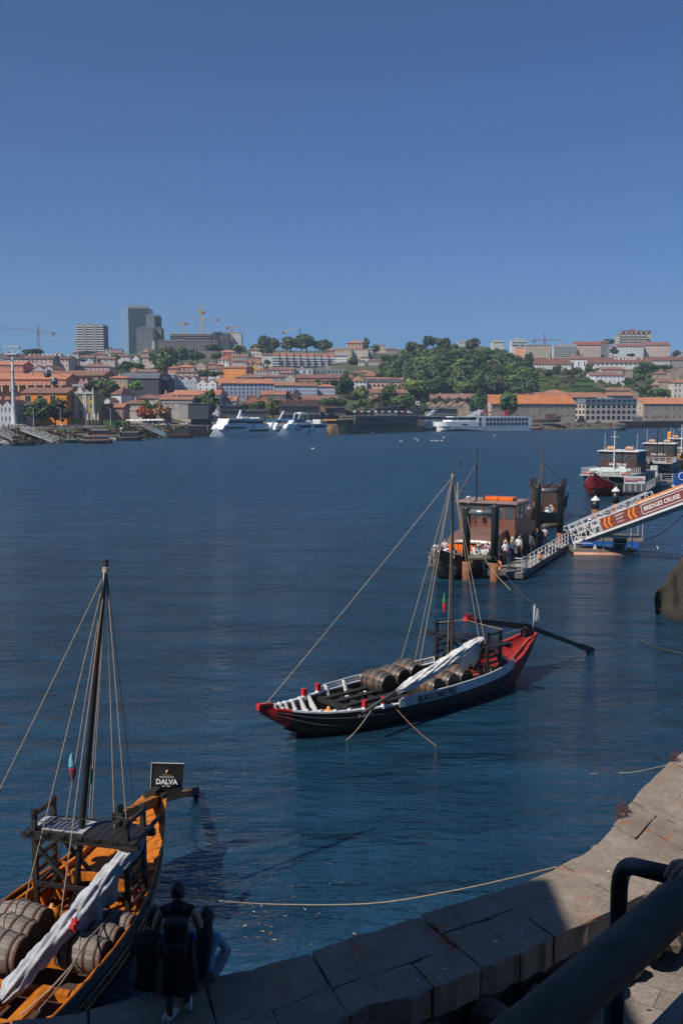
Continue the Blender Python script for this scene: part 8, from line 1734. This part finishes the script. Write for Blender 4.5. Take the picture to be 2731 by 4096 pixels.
for c, x0, x1, y, lb_ in (('a', -40, 75, 1345, 'pale pontoon with a white board at the left edge'), ('a', 408, 540, 1322, 'grey pontoon at the foot of the white truss gangway'), ('a', 985, 1040, 1305, 'small pontoon between the dark boats')):
    a = gp(*px(c, x0, y)); b = gp(*px(c, x1, y)); mb = MB(); L = b.x - a.x; mb.box(0, L, 0, 5, -.4, 1.0, 0); mb.box(0, L, -.02, .0, .7, 1.02, 1); railing(mb, (0, .2, 1), (L, .2, 1), 1.1, 2.0, (1.0, .5), .06)
    for f in range(len(mb.mi)): 
        if f > 11: mb.mi[f] = 1
    o_ = mb.build('pontoon', [mat((.3, .29, .27), .8), WHITE]); o_.location = a; tag(o_, lb_, 'pontoon')
# cars and vans on the far quay
def car_mesh(col):
    mb = MB(); prof = [(-2.1, .35), (-2.15, .8), (-1.3, .95), (-.7, 1.45), (.9, 1.48), (1.6, .98), (2.15, .85), (2.2, .35)]
    return prof
def car(label, p, col, rz=0):
    g = thing('parked_car', label, 'car', p, rz, 'cars on the far quay'); mb = MB(); mb.prism([(x, -.85, z) for x, z in car_mesh(col)], (0, 1.7, 0)); mb.build('body', mat(col, .25, .1, 1), g)
    mb = MB(); mb.prism([(x, -.87, z) for x, z in ((-1.15, .95), (-.65, 1.38), (.85, 1.4), (1.4, .98))], (0, 1.74, 0)); mb.build('window', GLASS, g)
    for x in (-1.35, 1.35):
        for y in (-.88, .72): q = MB(); q.lathe([(.32, 0), (.32, .16)], 12, (x, y, .32), 0, 'y'); q.build('wheel', mat((.015, .015, .015), .8), g)
for i, (c, x, y, col, lb_) in enumerate((('b', 190, 1150, (.6, .6, .6), 'silver car parked under the dark station box'), ('b', 30, 1150, (.12, .2, .22), 'dark teal car near the copper tree'), ('b', 365, 1155, (.03, .03, .04), 'black car parked behind the left ferry'), ('b', 1430, 1145, (.75, .3, .05), 'orange and white van beside the bronze bowed ship'), ('a', 1447, 1150, (.55, .55, .55), 'pale grey car near the market umbrellas'), ('d', 925, 760, (.05, .1, .1), 'dark car in front of the cream hotel'))):
    u, v = px(c, x, y); Y = SY_(u) + 13; p = at(u, v, Y); p.z = zt(u, 13) + .15; car(lb_, p, col)
# a crowd strolling on the far bank
for i in range(34):
    u = rnd.choice([rnd.uniform(5, 90), rnd.uniform(5, 90), rnd.uniform(230, 330), rnd.uniform(520, 700)]); o = rnd.uniform(10, 20); Y = SY_(u) + o
    person('stroller in light summer clothes walking on the far left bank', ((u - 1365.5) / F * Y * CP, Y, zt(u, o) + .1), rnd.uniform(0, 6), rnd.choice(['stand', 'walk']), rnd.choice([(.7, .7, .7), (.5, .1, .1), (.05, .08, .2), (.6, .4, .35)]), (.1, .1, .14), 'b', None, 1.1, 'people strolling on the far bank')
# gulls on the water
gm = MB(); gm.lathe([(0, -.25), (.12, -.1), (.13, .1), (0, .28)], 8, (0, 0, .08), 0, 'x'); gm.lathe([(0, .0), (.06, .05), (0, .14)], 6, (-.24, 0, .14)); gm.prism([(-.05, .1, .14), (.2, .45, .24), (.22, .1, .14)], (0, 0, .02)); gm.prism([(-.05, -.1, .14), (.22, -.1, .14), (.2, -.45, .24)], (0, 0, .02)); gm = gm.mesh('gull', mat((.8, .8, .8), .6, .05), True)
for i, (u, v) in enumerate(((1253, 1797), (1491, 1734), (1513, 1730), (1603, 1767), (1670, 1763), (1725, 1765), (1738, 1765), (1750, 1766), (1766, 1765), (1773, 1752), (1978, 1744), (1658, 1755))):
    o_ = link('gull', gm); o_.location = gp(u, v, 0); o_.rotation_euler = (0, 0, i); o_.scale = (2, 2, 2); tag(o_, 'white gull floating on the river in front of the moored ships', 'gull', 'gulls on the river')
# ---------------------------------------------------------------- near quay wall of granite slabs
QO = [(-14, 9.0), (-9, 10.6), (-6.5, 11.1), (-4.17, 11.4), (-3.2, 11.62), (-2.2, 12.1), (-1.5, 12.45), (-.87, 12.72), (-.13, 13.2), (.33, 13.52), (1.24, 14.03), (1.92, 14.43), (3.03, 15.15), (4.11, 16.07), (4.7, 16.9), (5.68, 18.58), (6.9, 20.38), (7.9, 21.7), (9.6, 24.2), (13.5, 30), (17, 36)]
QI = [(-13.4, 6.8), (-8.4, 8.3), (-5.9, 8.9), (-3.5, 9.3), (-2.6, 9.5), (-1.6, 9.95), (-1.0, 10.6), (-.3, 11.1), (.35, 11.75), (.95, 11.95), (2.0, 12.65), (2.65, 13.1), (3.75, 13.9), (4.85, 14.8), (5.3, 15.4), (6.45, 16.9), (7.8, 18.9), (9.0, 20.4), (10.8, 22.8), (14.8, 28.6), (18.4, 34.7)]
QZ = 5.0
def arc(P):
    d = [0]
    for a, b in zip(P, P[1:]): d.append(d[-1] + math.dist(a, b))
    return d
DO = arc(QO); TOT = DO[-1]
def qp(s, w_):
    """point on the wall top at arc length s along the outer edge, w 0 = water side .. 1 = land side"""
    for i in range(len(DO) - 1):
        if s <= DO[i + 1] or i == len(DO) - 2:
            t = (s - DO[i]) / (DO[i + 1] - DO[i]); break
    o = (lerp(QO[i][0], QO[i + 1][0], t), lerp(QO[i][1], QO[i + 1][1], t)); n = (lerp(QI[i][0], QI[i + 1][0], t), lerp(QI[i][1], QI[i + 1][1], t))
    return lerp(o[0], n[0], w_), lerp(o[1], n[1], w_)
g = thing('stone_quay_wall', 'broad curving quay wall topped with worn granite slabs', 'wall', (0, 13, 0))
OFF = Vector((0, 13, 0))
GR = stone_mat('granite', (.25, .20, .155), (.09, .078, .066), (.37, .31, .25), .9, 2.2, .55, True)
rq = random.Random(21); mb = MB(); s = 0; toggle = 0
KN = [0, .014, .12, .27, .42, .58, .73, .88, .986, 1]
def slab(mb, s0, s1, w0, w1, z):
    n = 9; vs = []; sd = rq.random() * 50
    tilt = rq.uniform(-.02, .02)
    for j in range(n + 1):
        for i in range(n + 1):
            fs_, fw = KN[i], KN[j]; e = min(fs_, 1 - fs_) * (s1 - s0); e2 = min(fw, 1 - fw) * (w1 - w0) * 2.2; edge = min(e, e2)
            sx = lerp(s0, s1, fs_) + (.02 if i == 0 else (-.02 if i == n else 0)); ww = lerp(w0, w1, fw) + (.009 if j == 0 else (-.009 if j == n else 0))
            x, y = qp(min(TOT - .01, max(0, sx)), ww); nz = noise.noise(Vector((x * 2.3, y * 2.3, sd))) * .022 + noise.noise(Vector((x * 7, y * 7, sd))) * .008
            if edge < .004: x += noise.noise(Vector((x * 5, y * 5, 3))) * .06; y += noise.noise(Vector((x * 5, y * 5, 9))) * .06
            vs.append((x - OFF.x, y - OFF.y, z + nz + tilt * (fs_ - .5) - ((.03 + .03 * max(0, noise.noise(Vector((x * 4, y * 4, 2))))) if edge < .004 else (.05 * max(0, noise.noise(Vector((x * 3.1, y * 3.1, 7))) - .12) if edge < .06 else 0))))
    base = len(vs); fs = [(j * (n + 1) + i, j * (n + 1) + i + 1, (j + 1) * (n + 1) + i + 1, (j + 1) * (n + 1) + i) for j in range(n) for i in range(n)]
    rim = [i for i in range(n + 1)] + [j * (n + 1) + n for j in range(1, n + 1)] + [n * (n + 1) + i for i in range(n - 1, -1, -1)] + [j * (n + 1) for j in range(n - 1, 0, -1)]
    lo = [(vs[k][0], vs[k][1], z - .42 + noise.noise(Vector((vs[k][0] * 3, vs[k][1] * 3, 5))) * .05) for k in rim]; m_ = len(rim)
    fs += [(rim[i], base + i, base + (i + 1) % m_, rim[(i + 1) % m_]) for i in range(m_)]
    mb.add(vs + lo, fs)
while s < TOT - .5:
    ln = rq.uniform(.9, 1.9); split = rq.choice([0, .45, .55, .6, 0, .38])
    if split:
        m_ = rq.uniform(.35, .65)
        slab(mb, s, s + ln, 0, split, QZ + rq.uniform(-.015, .015))
        if rq.random() < .35: slab(mb, s, s + ln * m_, split, 1, QZ + rq.uniform(-.02, .02)); slab(mb, s + ln * m_, s + ln, split, 1, QZ + rq.uniform(-.02, .02))
        else: slab(mb, s, s + ln, split, 1, QZ + rq.uniform(-.03, .02))
    else: slab(mb, s, s + ln, 0, 1, QZ + rq.uniform(-.02, .02))
    s += ln
mb.build('coping_slabs', GR, g)
mb = MB(); n = 120
for w_, z0, z1 in ((.03, -2, QZ - .40), (.93, 2.5, QZ - .40)):
    rr = []
    for i in range(n + 1):
        x, y = qp(TOT * i / n * .999, w_); ring = []
        for k in range(13):
            z = lerp(z0, z1, k / 12); q = noise.noise(Vector((x * 1.6, y * 1.6, z * 2.2))) * .10; dx, dy = qp(TOT * i / n * .999, w_ + q * .35); ring.append((dx - OFF.x, dy - OFF.y, z))
        rr.append(ring)
    mb.loft(rr, False, False)
rr = [[(qp(TOT * i / n * .999, w_)[0] - OFF.x, qp(TOT * i / n * .999, w_)[1] - OFF.y, QZ - .2) for w_ in (.04, .92)] for i in range(n + 1)]; mb.loft(rr, False, False)
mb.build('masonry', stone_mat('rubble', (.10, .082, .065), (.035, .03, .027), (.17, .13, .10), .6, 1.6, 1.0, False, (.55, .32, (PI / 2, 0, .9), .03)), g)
# rough stones standing against the land side of the wall
for i in range(26):
    s = 13.2 + i * .42; x, y = qp(s, 1.03 + rq.uniform(0, .12)); sz_ = rq.uniform(.14, .30); mb = MB(); vs = []
    for ph in range(7):
        ring = []
        for k in range(9):
            a = 2 * PI * k / 9; q = math.sin(PI * ph / 6); d = Vector((math.cos(a) * q * 1.3, math.sin(a) * q, -math.cos(PI * ph / 6) * .8)); d *= 1 + .35 * noise.noise(d * 1.5 + Vector((i, 0, 0))); ring.append(d * sz_)
        vs.append(ring)
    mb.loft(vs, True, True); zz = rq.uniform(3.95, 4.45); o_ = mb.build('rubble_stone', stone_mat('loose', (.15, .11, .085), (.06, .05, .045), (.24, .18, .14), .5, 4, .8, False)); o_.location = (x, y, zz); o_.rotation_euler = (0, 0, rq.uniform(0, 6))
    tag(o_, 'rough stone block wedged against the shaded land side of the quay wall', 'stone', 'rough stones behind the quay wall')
# lower promenade
mb = MB(); mb.add([(-16, 2, 3.8), (26, 2, 3.8), (26, 40, 3.8), (14.8, 30, 3.8), (8.5, 20, 3.8), (5.2, 15.6, 3.8), (3.5, 14, 3.8), (1, 12.3, 3.8), (-.9, 10.8, 3.8), (-3.0, 9.4, 3.8), (-14, 7, 3.8)], [tuple(range(11))])
tag(mb.build('promenade_paving', stone_mat('pave', (.27, .225, .185), (.20, .165, .135), (.34, .29, .24), 0, .9, .12, False, (.95, .52, (0, 0, .52), .008))), 'beige stone paving of the lower promenade', None, None, 'structure')
# gum spots
mb = MB()
for i in range(60):
    x, y = rq.uniform(2, 9), rq.uniform(9, 15); r_ = rq.uniform(.012, .035); mb.add([(x + r_ * math.cos(a) * 1.4, y + r_ * math.sin(a), 3.806) for a in [k * PI / 4 for k in range(8)]], [tuple(range(8))])
tag(mb.build('paving_spots', mat((.03, .028, .028), .8)), 'small black spots of old gum on the paving', 'stains', None, 'stuff')
# upper terrace the viewer stands on, and unseen houses added to throw the shade
mb = MB(); mb.box(-14, 18, -6, .35, 3.7, 10.7); tag(mb.build('upper_terrace', stone_mat('terrace', (.2, .18, .15), (.12, .1, .09), (.28, .25, .2), .1, 1, .4, False, (.8, .4, (PI / 2, 0, 0), .02)), None), 'stone terrace the viewer stands on', None, None, 'structure')
def back_house(label, x0, x1, y0, y1, z0, z1, col):
    g = thing('added_shade_house', label, 'building', ((x0 + x1) / 2, (y0 + y1) / 2, z0)); w_, d_ = (x1 - x0) / 2, (y1 - y0) / 2
    mb = MB(); mb.box(-w_, w_, -d_, d_, 0, z1 - z0 - .6); mb.build('wall', mat(col, .85, .2, .4), g)
    mb = MB(); mb.box(-w_ - .3, w_ + .3, -d_ - .3, d_ + .3, z1 - z0 - .6, z1 - z0); mb.build('roof', roof_mat(TER), g)
    for i in range(4):
        for j in range(3): o_ = link('window', win_mesh(1.1, 1.9), g); o_.location = (w_ * (-.75 + .5 * i), d_ + .02, 1.8 + j * 3.6); o_.rotation_euler = (0, 0, PI)
back_house('tall unseen ochre house added left of the viewer to cast shade', -24, -9.3, -7, 5.6, 3.8, 21.5, (.22, .17, .11))
back_house('unseen grey house added behind the viewer to cast shade', -8, 7, -13, -3.2, 10.7, 29, (.22, .21, .19))
# ---------------------------------------------------------------- the railing in front of the viewer
RA = at(2165, 4110, 1.62); 
def pt(u, v, t):
    r_ = ray(u, v); return Vector((r_[0] * t, r_[1] * t, H + r_[2] * t))
A0 = pt(2160, 4096, 1.95); A1 = pt(2731, 3590, 2.55); d = (A1 - A0)
LOG = wood_mat((.055, .045, .038), (.8, 6, 6), .7, dark=.3, bmp=.6)
g = thing('terrace_railing', 'thick dark wooden handrail with bent metal tube posts in the foreground', 'railing', A0)
mb = MB(); pts = [d * t for t in (-1.3, -.6, 0, .5, 1.0, 1.8, 2.6)]; rr = []
dn = d.normalized(); sa = dn.cross(Vector((0, 0, 1))).normalized(); sb = sa.cross(dn)
n = 60
for i in range(n + 1):
    c = d * lerp(-1.3, 2.6, i / n); ring = []
    for k in range(28):
        a = 2 * PI * k / 28; q = .055 + .0035 * noise.noise(Vector((i * .15, math.cos(a) * 2, math.sin(a) * 2))) - .006 * max(0, 1 - abs(a - 2.2 - .15 * math.sin(i * .1)) / .12)
        ring.append(c + sa * math.cos(a) * q + sb * math.sin(a) * q)
    rr.append(ring)
mb.loft(rr, True, True); mb.build('handrail', LOG, g, True)
def arcpts(P, r=.06, n=6):
    out = [P[0]]
    for a, b, c in zip(P, P[1:], P[2:]):
        u_ = (a - b).normalized(); w_ = (c - b).normalized()
        for k in range(n + 1): t = k / n; out.append((b + u_ * r) * (1 - t) ** 2 + b * 2 * t * (1 - t) + (b + w_ * r) * t * t)
    return out + [P[-1]]
TB = mat((.035, .042, .055), .45, .3, 5, .3)
T0 = pt(2462, 3740, 3.05) ; tp_ = pt(2478, 3452, 3.05); te = pt(2700, 3505, 2.75); lo = Vector((tp_.x, tp_.y, 10.7 - 1.5))
mb = MB(); mb.tube([p - A0 for p in arcpts([lo, tp_ + Vector((0, 0, .0)), te], .09, 8)], .026, 16); mb.build('bent_tube', TB, g, True)
B0 = pt(2640, 4210, 2.6); B1 = pt(2960, 3850, 3.3)
mb = MB(); dd = B1 - B0; mb.bar(B0 - dd * .6 - A0, B1 + dd - A0, .05, .14); mb.build('lower_rail', mat((.03, .045, .065), .5, .2, 3), g)
mb = MB(); P_ = pt(2440, 4096, 3.0); mb.tube([Vector((P_.x, P_.y, 9.2)) - A0, pt(2455, 3900, 3.0) - A0], .033, 14); mb.build('post', TB, g, True)
# fingertips of somebody resting a hand on the rail
def hand(p, dirv, upv, label):
    g = thing('person', label, 'person', p); dirv = dirv.normalized(); sd = dirv.cross(upv).normalized(); up = sd.cross(dirv)
    J = {}; idx = []; V = []; E_ = []; Rr = []
    def add(v, r, par=None): V.append(tuple(v)); Rr.append(r); i = len(V) - 1; (E_.append((par, i)) if par is not None else None); return i
    pal = add(Vector((0, 0, 0)), (.030, .016)); wr = add(-dirv * .085, (.026, .02), pal); fa = add(-dirv * .30 + up * .03, (.038, .034), wr); fb = add(-dirv * .62 + up * .12, (.045, .042), fa)
    me = bpy.data.meshes.new('h'); me.from_pydata(V, [], []); bpy.data.meshes.remove(me)
    def skin(V, E_, Rr, root=0):
        me = bpy.data.meshes.new('h'); me.from_pydata(V, E_, []); o = bpy.data.objects.new('h', me); COL.objects.link(o); md = o.modifiers.new('s', 'SKIN'); md.use_smooth_shade = True
        for i, r_ in enumerate(Rr): me.skin_vertices[0].data[i].radius = r_ if isinstance(r_, tuple) else (r_, r_)
        me.skin_vertices[0].data[root].use_root = True; ss = o.modifiers.new('u', 'SUBSURF'); ss.levels = ss.render_levels = 2
        dg = bpy.context.evaluated_depsgraph_get(); dg.update(); m2 = bpy.data.meshes.new_from_object(o.evaluated_get(dg)); COL.objects.unlink(o); bpy.data.objects.remove(o)
        q = MB(); q.add([v.co.copy() for v in m2.vertices], [list(f.vertices) for f in m2.polygons]); bpy.data.meshes.remove(m2); return q
    mb = skin(V, E_, Rr)
    for k, ln in enumerate((.078, .088, .082, .064)):
        b0 = dirv * .025 + sd * (k - 1.5) * .021; pts = [b0 - dirv * .02, b0 + dirv * ln * .4 + up * .006, b0 + dirv * ln * .75 - up * .006, b0 + dirv * ln * 1.0 - up * .026]
        q = skin(pts, [(0, 1), (1, 2), (2, 3)], [.0105, .0095, .0088, .0075]); mb.add(q.v, q.f)
    tpts = [-dirv * .03 - sd * .022, dirv * .01 - sd * .052 - up * .01, dirv * .035 - sd * .062 - up * .025]; q = skin(tpts, [(0, 1), (1, 2)], [.0145, .0115, .0095]); mb.add(q.v, q.f)
    mb.build('body', SKIN, g, True)
    mb = MB(); mb.tube([-dirv * .42 + up * .06, -dirv * .66 + up * .13], [.055, .062], 14); mb.build('sleeve', cm((.02, .025, .05)), g, True)
hp = pt(2776, 3462, 2.62); hand(hp, pt(2690, 3500, 2.55) - hp, Vector((0, 0, 1)), 'hand of a person resting on the wooden handrail at the right edge')
# ---------------------------------------------------------------- the three people on the quay
def fig(label, p, rz, J, cols, hair, sub=2, look=(0, 0), reg=None, key='f', h=1.0):
    rg = dict(REG); rg.update(reg or {}); mb = make_body(key, J, BONES, rg, sub, True, True, look=look); g = thing('person', label, 'person', p, rz); g.scale = (h, h, h)
    o_ = link('body', mb.mesh('body', [SKIN, cm(cols[0]), cm(cols[1]), cols[2]], True), g); return g
SHOE = mat((.62, .64, .66), .6, .1, 6, name='white_shoe')
J = pose('stand')
for n_, dy, dz in (('spine', -.02, 0), ('chest', -.06, -.01), ('neck', -.13, -.02), ('head', -.20, -.055)): q, r_ = J[n_]; J[n_] = ((q[0], q[1] + dy, q[2] + dz), r_)
for s_, k in (('l', -1), ('r', 1)):
    q, r_ = J['sh_' + s_]; J['sh_' + s_] = ((q[0] * 1.1, q[1] - .06, q[2] - .01), .066)
    J['elbow_' + s_] = ((k * .29, -.06, 1.12), .05); J['wrist_' + s_] = ((k * .16, -.27, 1.12), .034); J['hand_' + s_] = ((k * .09, -.33, 1.14), (.022, .04))
    J['ankle_' + s_] = ((k * .10, .02 + .12 * k, .09), .046); J['toe_' + s_] = ((k * .13, -.16 + .12 * k, .045), (.05, .042)); J['knee_' + s_] = ((k * .10, -.02 + .05 * k, .49), .068)
fp_ = gp(715, 4062, QZ + .02); pg = fig('person standing in black with a large black backpack, seen from behind', fp_, R(185), J, ((.012, .012, .014), (.10, .07, .055), SHOE), 'd', key='stander', h=.97, reg={('sh_l', 'elbow_l'): 0, ('sh_r', 'elbow_r'): 0})
for k, dy, a in ((-1, -.12, .1), (1, .12, -.5)):
    q = MB(); q.loft([[(x * math.cos(a) - y * math.sin(a) + k * .115, x * math.sin(a) + y * math.cos(a) + dy - .02, z) for x, z in [(w_ * math.cos(b), .055 + hh * max(-.5, math.sin(b))) for b in [2 * PI * j / 14 for j in range(14)]]] for y, w_, hh in ((.10, .025, .05), (.085, .045, .075), (0, .05, .07), (-.1, .055, .045), (-.17, .045, .03), (-.195, .015, .015))]); q.build('shoe', SHOE, pg, True)
mb = MB()  # long black skirt
rr = []
for z, rx, ry in ((1.06, .165, .13), (.92, .20, .155), (.7, .235, .175), (.50, .255, .185), (.36, .265, .19)):
    rr.append([((rx + .012 * math.sin(a * 7 + z * 3)) * math.cos(a), (ry + .012 * math.sin(a * 7 + z * 3)) * math.sin(a), z) for a in [2 * PI * k / 42 for k in range(42)]])
mb.loft(rr, True, False); mb.build('skirt', cm((.010, .010, .012)), pg, True)
def hair_cap(g, c, sx, sy, sz_, m, back=0.0, seed=1):
    mb = MB(); rr = []
    for i in range(12):
        ph = PI / 2 - (PI * .72) * i / 11; ring = []
        for k in range(28):
            a = 2 * PI * k / 28; q = 1 + .05 * noise.noise(Vector((math.cos(a) * 3, math.sin(a) * 3, ph * 3 + seed))) + .02 * math.sin(a * 13); z = math.sin(ph) * sz_
            if math.sin(a) < -.35: z = max(z, .045)
            ring.append((math.cos(a) * sx * math.cos(ph) * q, math.sin(a) * sy * math.cos(ph) * q + .014, z - (back if math.sin(a) > 0 and ph < -.3 else 0)))
        rr.append(ring)
    mb.loft(rr, True, True); o_ = mb.build('hair', m, g, True); o_.location = c; return o_
HD = mat((.012, .009, .008), .5, .5, 30, bmp=.4)
hair_cap(pg, J['head'][0], .092, .108, .135, HD)
q = MB(); q.lathe([(0, -.05), (.045, -.03), (.055, .01), (.04, .05), (0, .06)], 12); o_ = q.build('hair_bun', HD, pg, True); o_.location = Vector(J['head'][0]) + Vector((.02, .11, .06))
# backpack: shell, top lid, front pocket, side pockets, straps
BPM = mat((.012, .014, .018), .7, .3, 6, bmp=.4, name='backpack_fabric')
def soft_box(cx, cy, cz, sx, sy, sz_, e=3.2, n=22, m=14):
    mb = MB(); rr = []
    for i in range(m + 1):
        ph = -PI / 2 + PI * i / m; cp_, sp_ = math.cos(ph), math.sin(ph); zz = math.copysign(abs(sp_) ** (2 / e), sp_); rp = max(.001, abs(cp_) ** (2 / e)); ring = []
        for k in range(n):
            a = 2 * PI * k / n; ca, sa_ = math.cos(a), math.sin(a); ring.append((cx + sx * rp * math.copysign(abs(ca) ** (2 / e), ca), cy + sy * rp * math.copysign(abs(sa_) ** (2 / e), sa_), cz + sz_ * zz))
        rr.append(ring)
    mb.loft(rr, True, True); return mb
bp = link('backpack', soft_box(0, .20, 1.13, .165, .11, .27).mesh('backpack', BPM, True), pg)
for nm, a in (('pocket', (0, .33, 1.02, .13, .04, .12)), ('lid', (0, .24, 1.34, .155, .10, .07)), ('side_pocket', (-.18, .20, 1.0, .04, .07, .10)), ('side_pocket', (.18, .20, 1.0, .04, .07, .10))): soft_box(*a).build(nm, BPM, bp, True)
for k in (-1, 1): q = MB(); q.loft([[(k * .10 - .03, y, z), (k * .10 + .03, y, z), (k * .10 + .03, y + .012, z), (k * .10 - .03, y + .012, z)] for y, z in ((.12, 1.30), (.06, 1.44), (-.07, 1.455), (-.19, 1.36), (-.20, 1.2))]); q.build('strap', BPM, bp)
q = MB(); q.tube([(-.03, .2, 1.40), (-.02, .2, 1.44), (.02, .2, 1.44), (.03, .2, 1.40)], .008, 6); q.build('handle', BPM, bp)
q = MB(); q.lathe([(0, -.06), (.035, -.05), (.037, .04), (.015, .07), (0, .075)], 10, (-.205, .16, 1.13)); o_ = q.build('bottle', [mat((.04, .03, .3), .3)], bp)
def sitting(kind=0):
    J = {'pelvis': ((0, 0, .16), (.17, .13)), 'spine': ((0, -.04, .34), (.15, .115)), 'chest': ((0, -.12, .55), (.17, .12)), 'neck': ((0, -.20, .69), .055), 'head': ((0, -.25, .815), .06)}
    for s_, k in (('l', -1), ('r', 1)):
        J['sh_' + s_] = ((k * .175, -.13, .61), .065); J['elbow_' + s_] = ((k * .25, -.22, .38), .046); J['wrist_' + s_] = ((k * .15, -.42, .34), .032); J['hand_' + s_] = ((k * .11, -.50, .33), (.022, .04))
        J['hip_' + s_] = ((k * .10, -.03, .13), .11); J['knee_' + s_] = ((k * .24, -.40, .30), .07); J['ankle_' + s_] = ((k * .12, -.52, .09), .046); J['toe_' + s_] = ((k * .12, -.68, .05), (.045, .04))
    return J
Js = sitting(); sp = gp(590, 3985, QZ + .03); g1 = fig('person in black sitting on the quay wall left of the backpack, back turned', sp, R(170), Js, ((.012, .012, .014), (.012, .013, .02), mat((.03, .03, .03), .7)), 'd', key='sit1', h=1.12)
hair_cap(g1, Js['head'][0], .092, .11, .135, HD, seed=4)
Jg = sitting(); sp = gp(815, 3945, QZ + .03); g2 = fig('long haired girl in a light blue top sitting beside the standing person', sp, R(176), Jg, ((.22, .40, .62), (.20, .22, .25), mat((.03, .03, .03), .7)), 'd', key='sit2', h=1.0)
hair_cap(g2, Jg['head'][0], .096, .115, .14, HD, seed=9)
mb = MB(); rr = []
for y, z, wx, wy in ((-.20, .86, .09, .08), (-.14, .76, .105, .07), (-.06, .62, .12, .05), (.03, .46, .105, .045), (.10, .30, .09, .035), (.12, .20, .06, .02)):
    rr.append([(wx * math.cos(a) * (1 + .08 * math.sin(a * 9)), y + .03 + wy * math.sin(a), z) for a in [2 * PI * k / 24 for k in range(24)]])
mb.loft(rr, True, True); mb.build('long_hair', HD, g2, True)
# sloping stone slip at the right edge
g_ = gp(2640, 2465, 0)
prof = [gp(2615, 2448, .0), gp(2690, 2478, 0), gp(2790, 2490, 0), gp(2900, 2500, 0)]
top = [at(2618, 2375, 59.0), at(2675, 2290, 60), at(2731, 2222, 61), at(2900, 2060, 63)]
mb = MB(); sub = 10; rows = []
for j in range(14):
    f = j / 13; row = []
    for i in range(40):
        t = i / 39 * 3; k = min(2, int(t)); a = prof[k].lerp(prof[k + 1], t - k) - Vector((0, 0, .8)); b = top[k].lerp(top[k + 1], t - k); m_ = a + (b - a) * min(1, f * 1.35) if f < .74 else b + Vector((2.2, 3.5, .0)) * ((f - .74) / .26)
        if f < .3: m_ = a + Vector((0, -.05, (b.z * .32 + .8) * f / .3)) if b.z * .32 > .5 else m_
        m_ = m_ + noise.noise_vector(m_ * 1.3) * .22; row.append(m_ - g_)
    rows.append(row)
mb.loft(rows, False, False); o_ = mb.build('stone_slip', stone_mat('moss', (.028, .022, .014), (.012, .011, .008), (.05, .04, .02), .2, 1.8, 1.0, False), None, True); o_.location = g_
tag(o_, 'dark mossy sloping stone slip at the right edge', 'slipway')
# weeds on the outer edge and floating debris
for i, (u, v) in enumerate(((2690, 3056), (2490, 3266), (2474, 3284))):
    p = gp(u, v, QZ - .05); mb = MB(); r_ = random.Random(i)
    for k in range(60): a = r_.uniform(0, 6.28); q = Vector((math.cos(a) * r_.uniform(0, .1), math.sin(a) * r_.uniform(0, .1), r_.uniform(0, .25))); mb.add([q, q + Vector((.03, .01, .02)), q + Vector((.01, .02, .05))], [(0, 1, 2)])
    o_ = mb.build('weed', leaf_mat((.06, .03, .025))); o_.location = p; tag(o_, ['dry weed growing from the top of the curving wall', 'reddish weed on the wall edge, left one', 'reddish weed on the wall edge, right one'][i], 'plant')
mb = MB()
for i in range(150):
    u, v = (rnd.gauss(1030, 70), rnd.gauss(3690, 60)) if i < 80 else (rnd.uniform(880, 1500), rnd.uniform(3380, 3800)); p = gp(u, v, .012); a = rnd.uniform(0, 6.28); l_ = rnd.choice([.012, .018, .02, .07]); w_ = .006
    if p.y < 13.4: continue
    dx, dy = math.cos(a) * l_, math.sin(a) * l_; mb.add([(p.x - dx, p.y - dy, .012), (p.x + dy * .3 + w_, p.y - dx * .3, .014), (p.x + dx, p.y + dy, .012), (p.x - dy * .3, p.y + dx * .3 + w_, .015)], [(0, 1, 2, 3)], rnd.choice([0, 0, 1, 2]))
tag(mb.build('floating_debris', [mat((.16, .12, .07), .8), mat((.35, .33, .3), .8), mat((.18, .08, .03), .8)]), 'bits of twigs and leaves floating near the wall', 'debris', None, 'stuff')
# ---------------------------------------------------------------- hazy air
HAZE_ON = True
if HAZE_ON:
    m = bpy.data.materials.new('haze'); m.use_nodes = True; nt = m.node_tree; nt.nodes.remove(nt.nodes['Principled BSDF'])
    pv = nt.nodes.new('ShaderNodeVolumePrincipled'); pv.inputs['Color'].default_value = (.62, .79, 1, 1); pv.inputs['Density'].default_value = .00016; pv.inputs['Anisotropy'].default_value = .1
    nt.links.new(pv.outputs[0], nt.nodes['Material Output'].inputs['Volume'])
    mb = MB(); mb.box(-3100, 3100, -60, 4100, -12, 420); o_ = mb.build('haze', m); tag(o_, 'thin blue haze over the river and hills', 'haze', None, 'stuff')
